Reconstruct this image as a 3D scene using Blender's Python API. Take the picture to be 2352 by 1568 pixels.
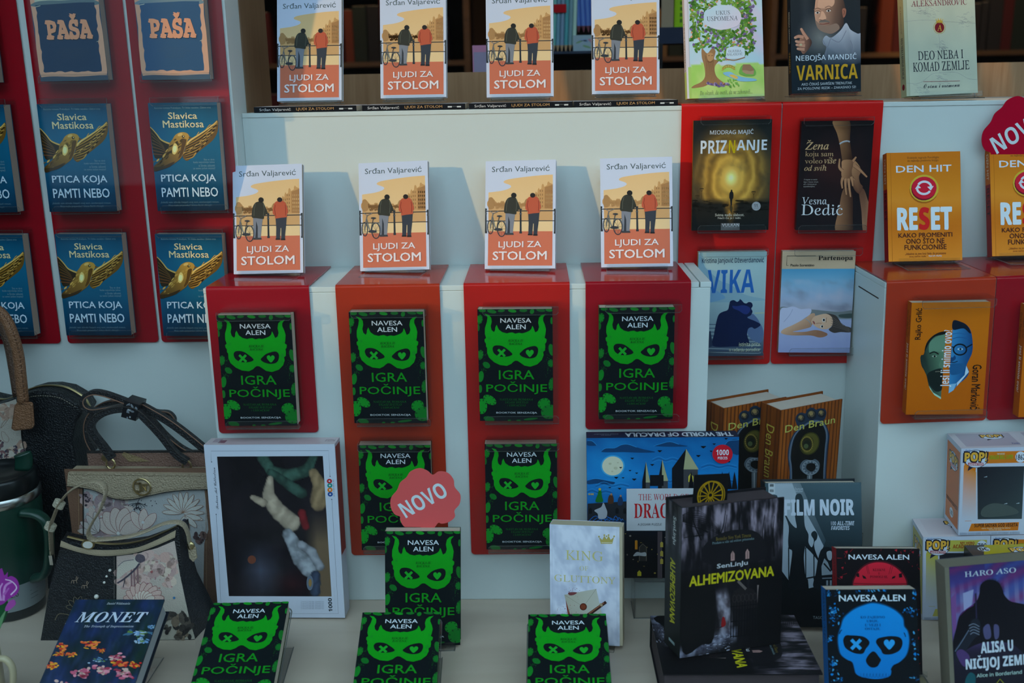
import bpy, math, random
import numpy as np
from mathutils import Vector, Matrix, noise
random.seed(7)
S = bpy.context.scene
COL = S.collection
for o in list(bpy.data.objects):
    bpy.data.objects.remove(o)
RAD = math.radians

# ------------------------------------------------------------------ camera
cam = bpy.data.cameras.new('camera')
cam.sensor_width = 36.0
cam.lens = 2300.0 / 2352.0 * 36.0
cam.clip_start = 0.05
cam.dof.use_dof = True
cam.dof.focus_distance = 1.80
cam.dof.aperture_fstop = 3.2
cam_ob = bpy.data.objects.new('camera', cam)
COL.objects.link(cam_ob)
_yaw, _pitch, _roll = RAD(1.5), RAD(14.2), 0.018
fw = Vector((-math.sin(_yaw) * math.cos(_pitch), math.cos(_yaw) * math.cos(_pitch), -math.sin(_pitch)))
r0 = Vector((math.cos(_yaw), math.sin(_yaw), 0))
u0 = r0.cross(fw)
rt = r0 * math.cos(_roll) - u0 * math.sin(_roll)
up = u0 * math.cos(_roll) + r0 * math.sin(_roll)
cam_ob.matrix_world = Matrix(((rt.x, up.x, -fw.x, 0.0), (rt.y, up.y, -fw.y, 0.0), (rt.z, up.z, -fw.z, 0.9286), (0, 0, 0, 1)))
S.camera = cam_ob

# ------------------------------------------------------------------ exposure, sky, sun
S.view_settings.view_transform = 'Standard'
S.view_settings.look = 'None'
S.view_settings.gamma = 1.0
S.view_settings.use_curve_mapping = False
S.view_settings.exposure = 0.0
S.cycles.transparent_max_bounces = 40

W = bpy.data.worlds.new('street_sky')
S.world = W
W.use_nodes = True
nt = W.node_tree
bg = nt.nodes['Background']
tc = nt.nodes.new('ShaderNodeTexCoord')
sp = nt.nodes.new('ShaderNodeSeparateXYZ')
rp = nt.nodes.new('ShaderNodeValToRGB')
nt.links.new(tc.outputs['Generated'], sp.inputs[0])
nt.links.new(sp.outputs['Z'], rp.inputs[0])
e = rp.color_ramp.elements
e[0].position = 0.0
e[0].color = (0.26, 0.40, 0.50, 1)
e[1].position = 0.6
e[1].color = (0.60, 0.84, 1.02, 1)
nt.links.new(rp.outputs[0], bg.inputs['Color'])
bg.inputs['Strength'].default_value = 2.75

sun = bpy.data.lights.new('low_sun', 'SUN')
sun.energy = 2.5
sun.angle = RAD(1.6)
sun.color = (1.0, 0.60, 0.20)
sun_ob = bpy.data.objects.new('low_sun', sun)
COL.objects.link(sun_ob)
sd = Vector((1.2, 1.0, -0.36)).normalized()
sun_ob.rotation_euler = sd.to_track_quat('-Z', 'Y').to_euler()
sun_ob.location = (-4, -6, 3)
for i, (x, y) in enumerate(((-0.9, 4.2), (0.5, 4.2), (1.8, 4.1))):
    l = bpy.data.lights.new('shop_ceiling_lamp', 'AREA')
    l.energy = 9
    l.size = 0.4
    l.color = (1.0, 0.66, 0.35)
    lo = bpy.data.objects.new('shop_ceiling_lamp', l)
    COL.objects.link(lo)
    lo.location = (x, y, 2.1)

# ------------------------------------------------------------------ colour
G = 1.30


def lin1(c):
    c = max(0.0, c - 3.0) / 252.0
    return c / 12.92 if c <= 0.04045 else ((c + 0.055) / 1.055) ** 2.4


def K(c):
    return (min(0.93, lin1(c[0]) * G), min(0.93, lin1(c[1]) * G), min(0.93, lin1(c[2]) * G), 1.0)


def mixc(a, b, t):
    t = min(1.0, max(0.0, t))
    return tuple(a[i] + (b[i] - a[i]) * t for i in range(3))


def ramp(t, stops):
    if t <= stops[0][0]:
        return stops[0][1]
    for (a, ca), (b, cb) in zip(stops, stops[1:]):
        if t <= b:
            return mixc(ca, cb, (t - a) / (b - a))
    return stops[-1][1]


def nz(x, y, s=0.0, oc=4):
    return noise.fractal((x, y, s), 1.0, 2.0, oc)


# ------------------------------------------------------------------ materials
M = {}


def mat(name, rough=0.5, spec=0.5, col=None, metal=0.0, bump=None, tint=None, coat=0.0):
    """principled; col None reads the mesh's own colours; bump = (kind, scale, strength); tint = (noise scale, amount)"""
    m = bpy.data.materials.new(name)
    m.use_nodes = True
    t = m.node_tree
    b = t.nodes['Principled BSDF']
    b.inputs['Roughness'].default_value = rough
    b.inputs['Specular IOR Level'].default_value = spec
    b.inputs['Metallic'].default_value = metal
    b.inputs['Coat Weight'].default_value = coat
    b.inputs['Coat Roughness'].default_value = 0.12
    if col is None:
        a = t.nodes.new('ShaderNodeAttribute')
        a.attribute_name = 'Col'
        src = a.outputs['Color']
    else:
        a = t.nodes.new('ShaderNodeRGB')
        a.outputs[0].default_value = (col[0], col[1], col[2], 1)
        src = a.outputs[0]
    co = t.nodes.new('ShaderNodeTexCoord')
    if tint:
        n = t.nodes.new('ShaderNodeTexNoise')
        n.inputs['Scale'].default_value = tint[0]
        n.inputs['Detail'].default_value = 5
        t.links.new(co.outputs['Object'], n.inputs['Vector'])
        r = t.nodes.new('ShaderNodeMapRange')
        r.inputs[3].default_value = 1.0 - tint[1]
        r.inputs[4].default_value = 1.0 + tint[1]
        t.links.new(n.outputs[0], r.inputs[0])
        x = t.nodes.new('ShaderNodeVectorMath')
        x.operation = 'SCALE'
        t.links.new(src, x.inputs[0])
        t.links.new(r.outputs[0], x.inputs['Scale'])
        src = x.outputs[0]
    t.links.new(src, b.inputs['Base Color'])
    if bump:
        kind, sc, st = bump
        if kind == 'leather':
            n = t.nodes.new('ShaderNodeTexVoronoi')
            n.inputs['Scale'].default_value = sc
        elif kind == 'lines':
            n = t.nodes.new('ShaderNodeTexWave')
            n.inputs['Scale'].default_value = sc
            n.bands_direction = 'Y'
            n.inputs['Distortion'].default_value = 0.6
        else:
            n = t.nodes.new('ShaderNodeTexNoise')
            n.inputs['Scale'].default_value = sc
        t.links.new(co.outputs['Object'], n.inputs['Vector'])
        bp = t.nodes.new('ShaderNodeBump')
        bp.inputs['Strength'].default_value = st
        bp.inputs['Distance'].default_value = 0.002
        t.links.new(n.outputs[0], bp.inputs['Height'])
        t.links.new(bp.outputs[0], b.inputs['Normal'])
    M[name] = m
    return m


mat('print', 0.38, 0.10)
mat('print_gloss', 0.22, 0.22)
mat('paper', 0.8, 0.2, bump=('lines', 900, 0.15), tint=(60, 0.06))
mat('laminate', 0.42, 0.35, col=(0.68, 0.74, 0.73), tint=(3, 0.03))
mat('panel_red', 0.15, 0.2, col=(0.34, 0.004, 0.012), tint=(4, 0.05))
mat('panel_orange', 0.15, 0.2, col=(0.44, 0.034, 0.010), tint=(4, 0.05))
mat('panel_scarlet', 0.15, 0.2, col=(0.48, 0.014, 0.010), tint=(4, 0.05))
mat('panel_red_sunlit', 0.15, 0.2, col=(0.66, 0.014, 0.012), tint=(4, 0.05))  # red sheet again, sunlight put into a brighter base colour
mat('leather', 0.45, 0.4, bump=('leather', 330, 0.7))
mat('fabric', 0.7, 0.3, bump=('noise', 500, 0.3))
mat('canvas', 0.6, 0.3, bump=('leather', 500, 0.25), tint=(30, 0.10))
mat('matte', 0.6, 0.3)
mat('plastic', 0.3, 0.5)
mat('gold', 0.28, 0.5, col=(0.55, 0.42, 0.20), metal=1.0)
mat('steel', 0.25, 0.5, col=(0.62, 0.62, 0.60), metal=1.0)
mat('pearl', 0.2, 0.6, col=(0.75, 0.72, 0.66))
mat('shop_dark', 0.8, 0.2, col=(0.035, 0.022, 0.016), tint=(5, 0.2))
mat('street', 0.85, 0.2, col=(0.07, 0.075, 0.08), tint=(3, 0.2))
mat('facade', 0.85, 0.2, col=(0.05, 0.047, 0.045), tint=(2, 0.3))


def wood(name, c0, c1, sx, rough=0.45, rot=(0, 0, 0), spec=0.4):
    m = bpy.data.materials.new(name)
    m.use_nodes = True
    t = m.node_tree
    b = t.nodes['Principled BSDF']
    b.inputs['Roughness'].default_value = rough
    b.inputs['Specular IOR Level'].default_value = spec
    co = t.nodes.new('ShaderNodeTexCoord')
    mp = t.nodes.new('ShaderNodeMapping')
    mp.inputs['Scale'].default_value = sx
    mp.inputs['Rotation'].default_value = rot
    n = t.nodes.new('ShaderNodeTexNoise')
    n.inputs['Scale'].default_value = 1.0
    n.inputs['Detail'].default_value = 6
    n.inputs['Distortion'].default_value = 0.4
    r = t.nodes.new('ShaderNodeValToRGB')
    r.color_ramp.elements[0].position = 0.3
    r.color_ramp.elements[0].color = (*c0, 1)
    r.color_ramp.elements[1].position = 0.7
    r.color_ramp.elements[1].color = (*c1, 1)
    t.links.new(co.outputs['Object'], mp.inputs[0])
    t.links.new(mp.outputs[0], n.inputs['Vector'])
    t.links.new(n.outputs[0], r.inputs[0])
    t.links.new(r.outputs[0], b.inputs['Base Color'])
    M[name] = m


wood('wood_panel', (0.36, 0.185, 0.088), (0.48, 0.27, 0.145), (90, 90, 5))
wood('wood_post', (0.24, 0.14, 0.075), (0.30, 0.18, 0.10), (60, 60, 3))
wood('wood_floor', (0.52, 0.42, 0.33), (0.57, 0.47, 0.375), (3, 30, 30), 0.35)
wood('wood_shelf', (0.07, 0.036, 0.014), (0.11, 0.06, 0.026), (4, 40, 40))


def clear(name, tint, refl, rough=0.03):
    m = bpy.data.materials.new(name)
    m.use_nodes = True
    t = m.node_tree
    t.nodes.remove(t.nodes['Principled BSDF'])
    out = t.nodes['Material Output']
    tr = t.nodes.new('ShaderNodeBsdfTransparent')
    tr.inputs[0].default_value = (*tint, 1)
    gl = t.nodes.new('ShaderNodeBsdfGlossy')
    gl.inputs['Roughness'].default_value = rough
    fr = t.nodes.new('ShaderNodeFresnel')
    fr.inputs[0].default_value = 1.49
    mu = t.nodes.new('ShaderNodeMath')
    mu.operation = 'MULTIPLY'
    mu.inputs[1].default_value = refl
    mx = t.nodes.new('ShaderNodeMixShader')
    t.links.new(fr.outputs[0], mu.inputs[0])
    t.links.new(mu.outputs[0], mx.inputs[0])
    t.links.new(tr.outputs[0], mx.inputs[1])
    t.links.new(gl.outputs[0], mx.inputs[2])
    t.links.new(mx.outputs[0], out.inputs[0])
    M[name] = m


clear('acrylic', (0.975, 0.985, 0.985), 0.45)
clear('acrylic_edge', (0.78, 0.80, 0.80), 1.5, 0.45)
clear('window_glass', (0.97, 0.985, 0.98), 0.30, 0.0)


# ------------------------------------------------------------------ mesh builder
class MB:
    """collects faces with per-corner colours and builds ONE mesh object"""

    def __init__(s):
        s.V, s.F, s.C, s.I = [], [], [], []
        s.xf = None

    def face(s, pts, col, mi=0):
        b = len(s.V)
        if s.xf is not None:
            pts = [s.xf @ Vector(p) for p in pts]
        s.V.extend(tuple(p) for p in pts)
        s.F.append(tuple(range(b, b + len(pts))))
        s.C.append(col if isinstance(col, list) else [col] * len(pts))
        s.I.append(mi)

    def mesh(s, vs, fs, col, mi=0):
        b = len(s.V)
        if s.xf is not None:
            vs = [s.xf @ Vector(p) for p in vs]
        s.V.extend(tuple(p) for p in vs)
        for f in fs:
            s.F.append(tuple(b + i for i in f))
            s.C.append([col[i] for i in f] if isinstance(col, list) else [col] * len(f))
            s.I.append(mi)

    def box(s, x0, x1, y0, y1, z0, z1, col=(0.8, 0.8, 0.8, 1), mi=0):
        v = [(x0, y0, z0), (x1, y0, z0), (x1, y1, z0), (x0, y1, z0), (x0, y0, z1), (x1, y0, z1), (x1, y1, z1), (x0, y1, z1)]
        s.mesh(v, [(3, 2, 1, 0), (4, 5, 6, 7), (0, 1, 5, 4), (1, 2, 6, 5), (2, 3, 7, 6), (3, 0, 4, 7)], col, mi)

    def prism(s, outline, a, b, axis='y', col=(0.8, 0.8, 0.8, 1), mi=0):
        """outline (p, q) extruded from a to b along axis"""
        def mk(p, q, t):
            return {'x': (t, p, q), 'y': (p, t, q), 'z': (p, q, t)}[axis]
        n = len(outline)
        v = [mk(p, q, a) for p, q in outline] + [mk(p, q, b) for p, q in outline]
        f = [tuple(range(n)), tuple(range(2 * n - 1, n - 1, -1))] + [(i, i + n, (i + 1) % n + n, (i + 1) % n) for i in range(n)]
        s.mesh(v, f, col, mi)

    def tube(s, path, r, col=(0.8, 0.8, 0.8, 1), n=10, mi=0, flat=1.0, side=None):
        """round (flat = 1) or strap-like tube; side = the direction of the wide axis"""
        P = [Vector(p) for p in path]
        R = r if isinstance(r, (list, tuple)) else [r] * len(P)
        vs = []
        prev = Vector(side) if side else None
        for i, p in enumerate(P):
            t = (P[min(i + 1, len(P) - 1)] - P[max(i - 1, 0)]).normalized()
            if prev is None:
                prev = t.orthogonal()
            a = prev - t * prev.dot(t)
            a = a.normalized() if a.length > 1e-6 else t.orthogonal().normalized()
            if side is None:
                prev = a
            b = t.cross(a)
            for k in range(n):
                q = 2 * math.pi * k / n
                vs.append(p + a * (math.cos(q) * R[i]) + b * (math.sin(q) * R[i] * flat))
        fs = []
        for i in range(len(P) - 1):
            for k in range(n):
                fs.append((i * n + k, i * n + (k + 1) % n, (i + 1) * n + (k + 1) % n, (i + 1) * n + k))
        fs.append(tuple(range(n - 1, -1, -1)))
        fs.append(tuple(range((len(P) - 1) * n, len(P) * n)))
        s.mesh(vs, fs, col, mi)

    def lathe(s, prof, col, n=40, mi=0, c=(0, 0), a0=0.0, a1=2 * math.pi):
        full = abs(a1 - a0 - 2 * math.pi) < 1e-6
        m = n if full else n + 1
        vs = [(c[0] + r * math.cos(a0 + (a1 - a0) * k / n), c[1] + r * math.sin(a0 + (a1 - a0) * k / n), z) for r, z in prof for k in range(m)]
        fs = []
        for i in range(len(prof) - 1):
            for k in range(n):
                k2 = (k + 1) % m
                fs.append((i * m + k, i * m + k2, (i + 1) * m + k2, (i + 1) * m + k))
        s.mesh(vs, fs, col, mi)

    def grid(s, fn, nu, nv, col, mi=0):
        vs = [fn(i / nu, j / nv) for j in range(nv + 1) for i in range(nu + 1)]
        if callable(col):
            col = [col(i / nu, j / nv) for j in range(nv + 1) for i in range(nu + 1)]
        w = nu + 1
        s.mesh(vs, [(j * w + i, j * w + i + 1, (j + 1) * w + i + 1, (j + 1) * w + i) for j in range(nv) for i in range(nu)], col, mi)

    def ball(s, c, r, col, n=10, mi=0, sc=(1, 1, 1)):
        s.grid(lambda u, v: (c[0] + r * sc[0] * math.cos(u * 2 * math.pi) * math.sin(v * math.pi), c[1] + r * sc[1] * math.sin(u * 2 * math.pi) * math.sin(v * math.pi), c[2] - r * sc[2] * math.cos(v * math.pi)), n * 2, n, col, mi)

    def build(s, name, mats, parent=None, smooth=False, bevel=0.0, label=None):
        me = bpy.data.meshes.new(name)
        me.from_pydata(s.V, [], s.F)
        at = me.color_attributes.new('Col', 'FLOAT_COLOR', 'CORNER')
        flat = np.array([x for f in s.C for c in f for x in c], dtype=np.float32)
        at.data.foreach_set('color', flat)
        for m in (mats if isinstance(mats, (list, tuple)) else [mats]):
            me.materials.append(M[m])
        me.polygons.foreach_set('material_index', s.I)
        if smooth:
            me.polygons.foreach_set('use_smooth', [True] * len(s.F))
        me.update()
        o = bpy.data.objects.new(name, me)
        COL.objects.link(o)
        if parent is not None:
            o.parent = parent
        if bevel:
            md = o.modifiers.new('bevel', 'BEVEL')
            md.width = bevel
            md.segments = 2
            md.limit_method = 'ANGLE'
        if label:
            o['label'] = label
        return o


def tag(o, label=None, cat=None, group=None, kind=None):
    if label:
        o['label'] = label
    if cat:
        o['category'] = cat
    if group:
        o['group'] = group
    if kind:
        o['kind'] = kind
    return o


def thing(name, label, cat, loc=(0, 0, 0), rot=(0, 0, 0), group=None):
    o = bpy.data.objects.new(name, None)
    o.empty_display_size = 0.02
    COL.objects.link(o)
    o.location = loc
    o.rotation_euler = tuple(RAD(a) for a in rot)
    return tag(o, label, cat, group)


def dup(root, label, loc, rot, group=None):
    """a copy of a thing with copies of its parts and sub-parts"""
    r = root.copy()
    COL.objects.link(r)
    r.location = loc
    r.rotation_euler = tuple(RAD(a) for a in rot)
    r['label'] = label
    if group:
        r['group'] = group
    for ch in list(root.children):
        c = ch.copy()
        COL.objects.link(c)
        c.parent = r
        for g in list(ch.children):
            d = g.copy()
            COL.objects.link(d)
            d.parent = c
    return r


def spline(pts, n=6, closed=False):
    """Catmull-Rom through points of any dimension"""
    P = [np.array(p, float) for p in pts]
    m = len(P)
    out = []
    for i in range(m if closed else m - 1):
        p1, p2 = P[i], P[(i + 1) % m]
        p0 = P[i - 1] if (closed or i > 0) else 2 * p1 - p2
        p3 = P[(i + 2) % m] if (closed or i + 2 < m) else 2 * p2 - p1
        for k in range(n):
            t = k / n
            out.append(tuple(0.5 * (2 * p1 + (p2 - p0) * t + (2 * p0 - 5 * p1 + 4 * p2 - p3) * t * t + (3 * p1 - p0 - 3 * p2 + p3) * t ** 3)))
    if not closed:
        out.append(tuple(P[-1]))
    return out


# ------------------------------------------------------------------ lettering
_tc = {}
_maps = {'b': (0x1d5d4, 0x1d5ee), 's': (0x1d400, 0x1d41a), 'i': (0x1d434, 0x1d44e), 'bi': (0x1d468, 0x1d482), 'sc': (0x1d4d0, 0x1d4ea), 'm': (0x1d670, 0x1d68a), 'sbi': (0x1d63c, 0x1d656), 'n': (0x1d5a0, 0x1d5ba)}
_dia = {'Š': 'Sv', 'Č': 'Cv', 'Ž': 'Zv', 'Ć': "C'", 'š': 'sv', 'č': 'cv', 'ž': 'zv', 'ć': "c'", 'ü': 'u:', 'đ': 'd-', 'Đ': 'D-'}


def _raw(body, off):
    key = (body, off)
    if key in _tc:
        return _tc[key]
    cu = bpy.data.curves.new('lettering', 'FONT')
    cu.body = body
    cu.resolution_u = 2
    cu.offset = off
    ob = bpy.data.objects.new('lettering', cu)
    me = ob.to_mesh()
    vs = [(v.co.x, v.co.y) for v in me.vertices]
    fs = [tuple(p.vertices) for p in me.polygons]
    ob.to_mesh_clear()
    bpy.data.objects.remove(ob)
    bpy.data.curves.remove(cu)
    _tc[key] = (vs, fs)
    return _tc[key]


def glyphs(st, style, off=0.0):
    """2D triangles of a line of lettering (accents of the mathematical alphabets are drawn here)"""
    if off < -0.001 and style == 's':
        # roman of normal weight: the upright form of the mathematical italic
        vs, fs = glyphs(st, 'i')
        return [(x - 0.27 * y, y) for x, y in vs], fs
    if off <= -0.01 and style == 'b':
        return glyphs(st, 'n')
    off = 0.0
    if style == 'g':
        return _raw(st, off)
    cap, low = _maps[style]
    base, acc = '', []
    for ch in st:
        if ch in _dia:
            acc.append((len(base), _dia[ch]))
            ch = _dia[ch][0]
        base += ch
    conv = ''
    for c in base:
        if 'A' <= c <= 'Z':
            conv += chr(cap + ord(c) - 65)
        elif 'a' <= c <= 'z':
            k = low + ord(c) - 97
            conv += '\u210e' if k == 0x1d455 else chr(k)
        elif style == 'b' and c.isdigit():
            conv += chr(0x1d7ec + int(c))
        elif style == 's' and c.isdigit():
            conv += chr(0x1d7ce + int(c))
        else:
            conv += c
    vs, fs = _raw(conv, off)
    vs, fs = list(vs), list(fs)
    for idx, d in acc:
        one = _raw(conv[idx], off)[0]
        if not one:
            continue
        x1 = max(v[0] for v in _raw(conv[:idx + 1], off)[0])
        wd = max(v[0] for v in one) - min(v[0] for v in one)
        cx, top = x1 - wd / 2, max(v[1] for v in one)
        b = len(vs)
        if d[1] == 'v':
            y, a, t = top + 0.05, 0.15, 0.05
            vs += [(cx, y), (cx + a, y + 0.14), (cx + a - t * 1.6, y + 0.14), (cx, y + 0.07), (cx - a + t * 1.6, y + 0.14), (cx - a, y + 0.14)]
            fs += [(b, b + 1, b + 2, b + 3), (b, b + 3, b + 4, b + 5)]
        elif d[1] == "'":
            y = top + 0.04
            vs += [(cx - 0.06, y), (cx + 0.0, y), (cx + 0.15, y + 0.15), (cx + 0.02, y + 0.15)]
            fs += [(b, b + 1, b + 2, b + 3)]
        elif d[1] == ':':
            y = top + 0.05
            for q in (-0.13, 0.05):
                b = len(vs)
                vs += [(cx + q, y), (cx + q + 0.09, y), (cx + q + 0.09, y + 0.1), (cx + q, y + 0.1)]
                fs += [(b, b + 1, b + 2, b + 3)]
        else:
            y = top - 0.16 if d[0] == 'd' else top / 2
            x = x1 - (0.12 if d[0] == 'd' else wd)
            vs += [(x - 0.12, y), (x + 0.16, y), (x + 0.16, y + 0.06), (x - 0.12, y + 0.06)]
            fs += [(b, b + 1, b + 2, b + 3)]
    return vs, fs


# ------------------------------------------------------------------ printed surfaces
class Art:
    """flat printing on one face of a thing: O lower left corner, ex / ez along width and height, n outwards"""
    STEP = 0.000022

    def __init__(s, mb, w, h, O=None, ex=(1, 0, 0), ez=(0, 0, 1), n=(0, -1, 0), mi=0):
        s.mb, s.w, s.h, s.mi = mb, w, h, mi
        s.O = Vector(O if O is not None else (-w / 2, 0, 0))
        s.ex, s.ez, s.n = Vector(ex), Vector(ez), Vector(n)
        s.lay = 2
        s.hold = False
        s.H = None
        s.box = (0, 0, w, h)
        s.px = w / 1000.0

    def quad(s, tl, tr, br, bl):
        """drawing coordinates: where the four corners of this face lie on the drawing sheet"""
        A, B = [], []
        for (x, y), (u, v) in zip((tl, tr, br, bl), ((0, 0), (1, 0), (1, 1), (0, 1))):
            A.append([x, y, 1, 0, 0, 0, -u * x, -u * y])
            B.append(u)
            A.append([0, 0, 0, x, y, 1, -v * x, -v * y])
            B.append(v)
        s.H = np.append(np.linalg.solve(np.array(A, float), np.array(B, float)), 1).reshape(3, 3)
        s.px = s.w / (0.5 * (abs(tr[0] - tl[0]) + abs(br[0] - bl[0])))
        return s

    def uv(s, p):
        if s.H is None:
            return p[0], p[1]
        q = s.H @ np.array([p[0], p[1], 1.0])
        return q[0] / q[2], q[1] / q[2]

    def P(s, p):
        u, v = s.uv(p)
        return u * s.w, (1 - v) * s.h

    def up(s):
        if not s.hold:
            s.lay += 1

    def emit(s, pts, cols):
        x0, y0, x1, y1 = s.box
        q = [(*p, *c) for p, c in zip(pts, cols)]
        for ax, lim, sg in ((0, x0, 1), (0, x1, -1), (1, y0, 1), (1, y1, -1)):
            if all((p[ax] - lim) * sg >= 0 for p in q):
                continue
            out = []
            for i in range(len(q)):
                a, b = q[i - 1], q[i]
                ia, ib = (a[ax] - lim) * sg >= 0, (b[ax] - lim) * sg >= 0
                if ia != ib:
                    t = (lim - a[ax]) / (b[ax] - a[ax])
                    out.append(tuple(a[k] + (b[k] - a[k]) * t for k in range(5)))
                if ib:
                    out.append(b)
            q = out
            if len(q) < 3:
                return
        ar = sum(q[i - 1][0] * q[i][1] - q[i][0] * q[i - 1][1] for i in range(len(q)))
        flip = s.ex.cross(s.ez).dot(s.n) < 0
        if (ar < 0) != flip:
            q = q[::-1]
        off = s.n * (s.lay * s.STEP)
        s.mb.face([s.O + s.ex * p[0] + s.ez * p[1] + off for p in q], [K2(p[2:5]) for p in q], s.mi)

    def poly(s, pts, col, grad=None):
        """grad = (p0, p1, c0, c1): a colour ramp between two points of the sheet"""
        s.up()
        cols = [col] * len(pts)
        if grad:
            a, b = np.array(grad[0], float), np.array(grad[1], float)
            d = b - a
            cols = [mixc(grad[2], grad[3], float(np.dot(np.array(p, float) - a, d) / np.dot(d, d))) for p in pts]
        s.emit([s.P(p) for p in pts], cols)

    def smooth(s, pts, col, n=4, grad=None):
        s.poly(spline(pts, n, True), col, grad)

    def rect(s, x0, y0, x1, y1, col):
        s.poly([(x0, y0), (x1, y0), (x1, y1), (x0, y1)], col)

    def fill(s, col):
        s.up()
        s.emit([(0, 0), (s.w, 0), (s.w, s.h), (0, s.h)], [col] * 4)

    def ell(s, cx, cy, rx, ry, col, rot=0, n=22):
        c, q = math.cos(RAD(rot)), math.sin(RAD(rot))
        s.poly([(cx + rx * math.cos(a) * c - ry * math.sin(a) * q, cy + rx * math.cos(a) * q + ry * math.sin(a) * c) for a in (2 * math.pi * k / n for k in range(n))], col)

    def line(s, pts, wd, col, sm=0, closed=False):
        s.up()
        if sm:
            pts = spline(pts, sm, closed)
        if closed:
            pts = list(pts) + [pts[0]]
        Q = [np.array(s.P(p)) for p in pts]
        W = wd if isinstance(wd, (list, tuple)) else [wd] * len(Q)
        if len(W) != len(Q):
            W = [W[0] + (W[-1] - W[0]) * i / (len(Q) - 1) for i in range(len(Q))]
        L = []
        for i, p in enumerate(Q):
            a = Q[i - 1] if i else (Q[-2] if closed else p)
            b = Q[i + 1] if i + 1 < len(Q) else (Q[1] if closed else p)
            d = b - a
            d = d / (np.linalg.norm(d) + 1e-12)
            nn = np.array([-d[1], d[0]]) * W[i] * s.px / 2
            L.append((tuple(p + nn), tuple(p - nn)))
        for (a, b), (c, d) in zip(L, L[1:]):
            s.emit([a, b, d, c], [col] * 4)

    def ring(s, cx, cy, rx, ry, wd, col, a0=0, a1=360, n=28):
        full = abs(a1 - a0) >= 360
        s.line([(cx + rx * math.cos(RAD(a0 + (a1 - a0) * k / n)), cy + ry * math.sin(RAD(a0 + (a1 - a0) * k / n))) for k in range(n if full else n + 1)], wd, col, closed=full)

    def text(s, st, style, tl, br, col, rot=0, off=0.0):
        """lettering whose outer box runs from tl to br on the sheet; rot = 90: reads upwards, -90: downwards, 180: upside down"""
        s.up()
        vs, fs = glyphs(st, style, off)
        if not vs:
            return
        u0, v0 = s.uv(tl)
        u1, v1 = s.uv(br)
        xs, ys = [v[0] for v in vs], [v[1] for v in vs]
        ax, bx, ay, by = min(xs), max(xs), min(ys), max(ys)
        if style == 'b' and off <= -0.01:
            off = 0.012
        ink = K2(col)
        nrm = s.n
        flip = s.ex.cross(s.ez).dot(s.n) < 0
        x0, y0, x1, y1 = s.box
        moves = [(0, 0)]
        if off > 0.001:
            moves += [(off, off * 0.5), (-off, -off * 0.5), (off * 0.4, -off * 0.8), (-off * 0.4, off * 0.8)]
        for k, (dx, dy) in enumerate(moves):
            P = []
            for x, y in vs:
                a, b = (x + dx - ax) / (bx - ax), (y + dy - ay) / (by - ay + 1e-9)
                if rot == 0:
                    u, v = u0 + (u1 - u0) * a, v1 + (v0 - v1) * b
                elif rot == 90:
                    u, v = u1 + (u0 - u1) * b, v1 + (v0 - v1) * a
                elif rot == -90:
                    u, v = u0 + (u1 - u0) * b, v0 + (v1 - v0) * a
                else:
                    u, v = u1 + (u0 - u1) * a, v0 + (v1 - v0) * b
                P.append((u * s.w, (1 - v) * s.h))
            lift = nrm * ((s.lay + 0.45 * k) * s.STEP)
            keep = []
            for f in fs:
                if all(x0 <= P[i][0] <= x1 and y0 <= P[i][1] <= y1 for i in f):
                    ar = sum(P[f[q - 1]][0] * P[f[q]][1] - P[f[q]][0] * P[f[q - 1]][1] for q in range(len(f)))
                    keep.append(f if (ar > 0) != flip else f[::-1])
            s.mb.mesh([s.O + s.ex * p[0] + s.ez * p[1] + lift for p in P], keep, ink, s.mi)
        s.lay += 2 if off > 0.001 else 0

    def grid(s, fn, nx, ny, uv=(0, 0, 1, 1)):
        """a painted area: fn(u, v) gives the ink at each point of a fine grid"""
        s.up()
        off = s.n * (s.lay * s.STEP)
        flip = s.ex.cross(s.ez).dot(s.n) < 0
        vs, cs = [], []
        for j in range(ny + 1):
            for i in range(nx + 1):
                u = uv[0] + (uv[2] - uv[0]) * i / nx
                v = uv[1] + (uv[3] - uv[1]) * j / ny
                vs.append(s.O + s.ex * (u * s.w) + s.ez * ((1 - v) * s.h) + off)
                cs.append(K2(fn(u, v)))
        w = nx + 1
        fs = [(j * w + i, (j + 1) * w + i, (j + 1) * w + i + 1, j * w + i + 1) for j in range(ny) for i in range(nx)]
        if flip:
            fs = [f[::-1] for f in fs]
        s.mb.mesh(vs, fs, cs, s.mi)


def K2(c):
    return K(c)


# ------------------------------------------------------------------ books
PAPER = (0.60, 0.52, 0.42, 1)


def book(name, label, loc, rot, w, h, t, draw, edge=(20, 20, 20), spine=None, spine_art=None, hard=False, group=None, cover_mat='print', paper=PAPER, spine_right=False, page_in=0.001):
    """a book standing on its tail: origin at the middle of the lower edge of the front cover, cover facing -y"""
    root = thing(name, label, 'book', loc, rot, group)
    mb = MB()
    c = K(edge)
    cs = K(spine or edge)
    th = 0.0024 if hard else 0.0005
    sx = 1 if spine_right else -1
    mb.box(-w / 2, w / 2, 0, th, 0, h, c)
    mb.box(-w / 2, w / 2, t - th, t, 0, h, c)
    a, b = sorted((sx * w / 2, sx * (w / 2 - th)))
    mb.box(a, b, th, t - th, 0, h, cs)
    draw(Art(mb, w, h))
    if spine_art:
        spine_art(Art(mb, t, h, O=(-w / 2, t, 0), ex=(0, -1, 0), n=(-1, 0, 0)))
    mb.build('cover', cover_mat, root)
    pb = MB()
    ins = 0.004 if hard else page_in
    lo, hi = (-w / 2 + th, w / 2 - ins) if not spine_right else (-w / 2 + ins, w / 2 - th)
    z0, z1 = (0.003, h - 0.004) if hard else (0.0006, h - 0.0006)
    pb.box(lo, hi, th, t - th, z0, z1, paper)
    pb.build('pages', 'paper', root)
    return root
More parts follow.
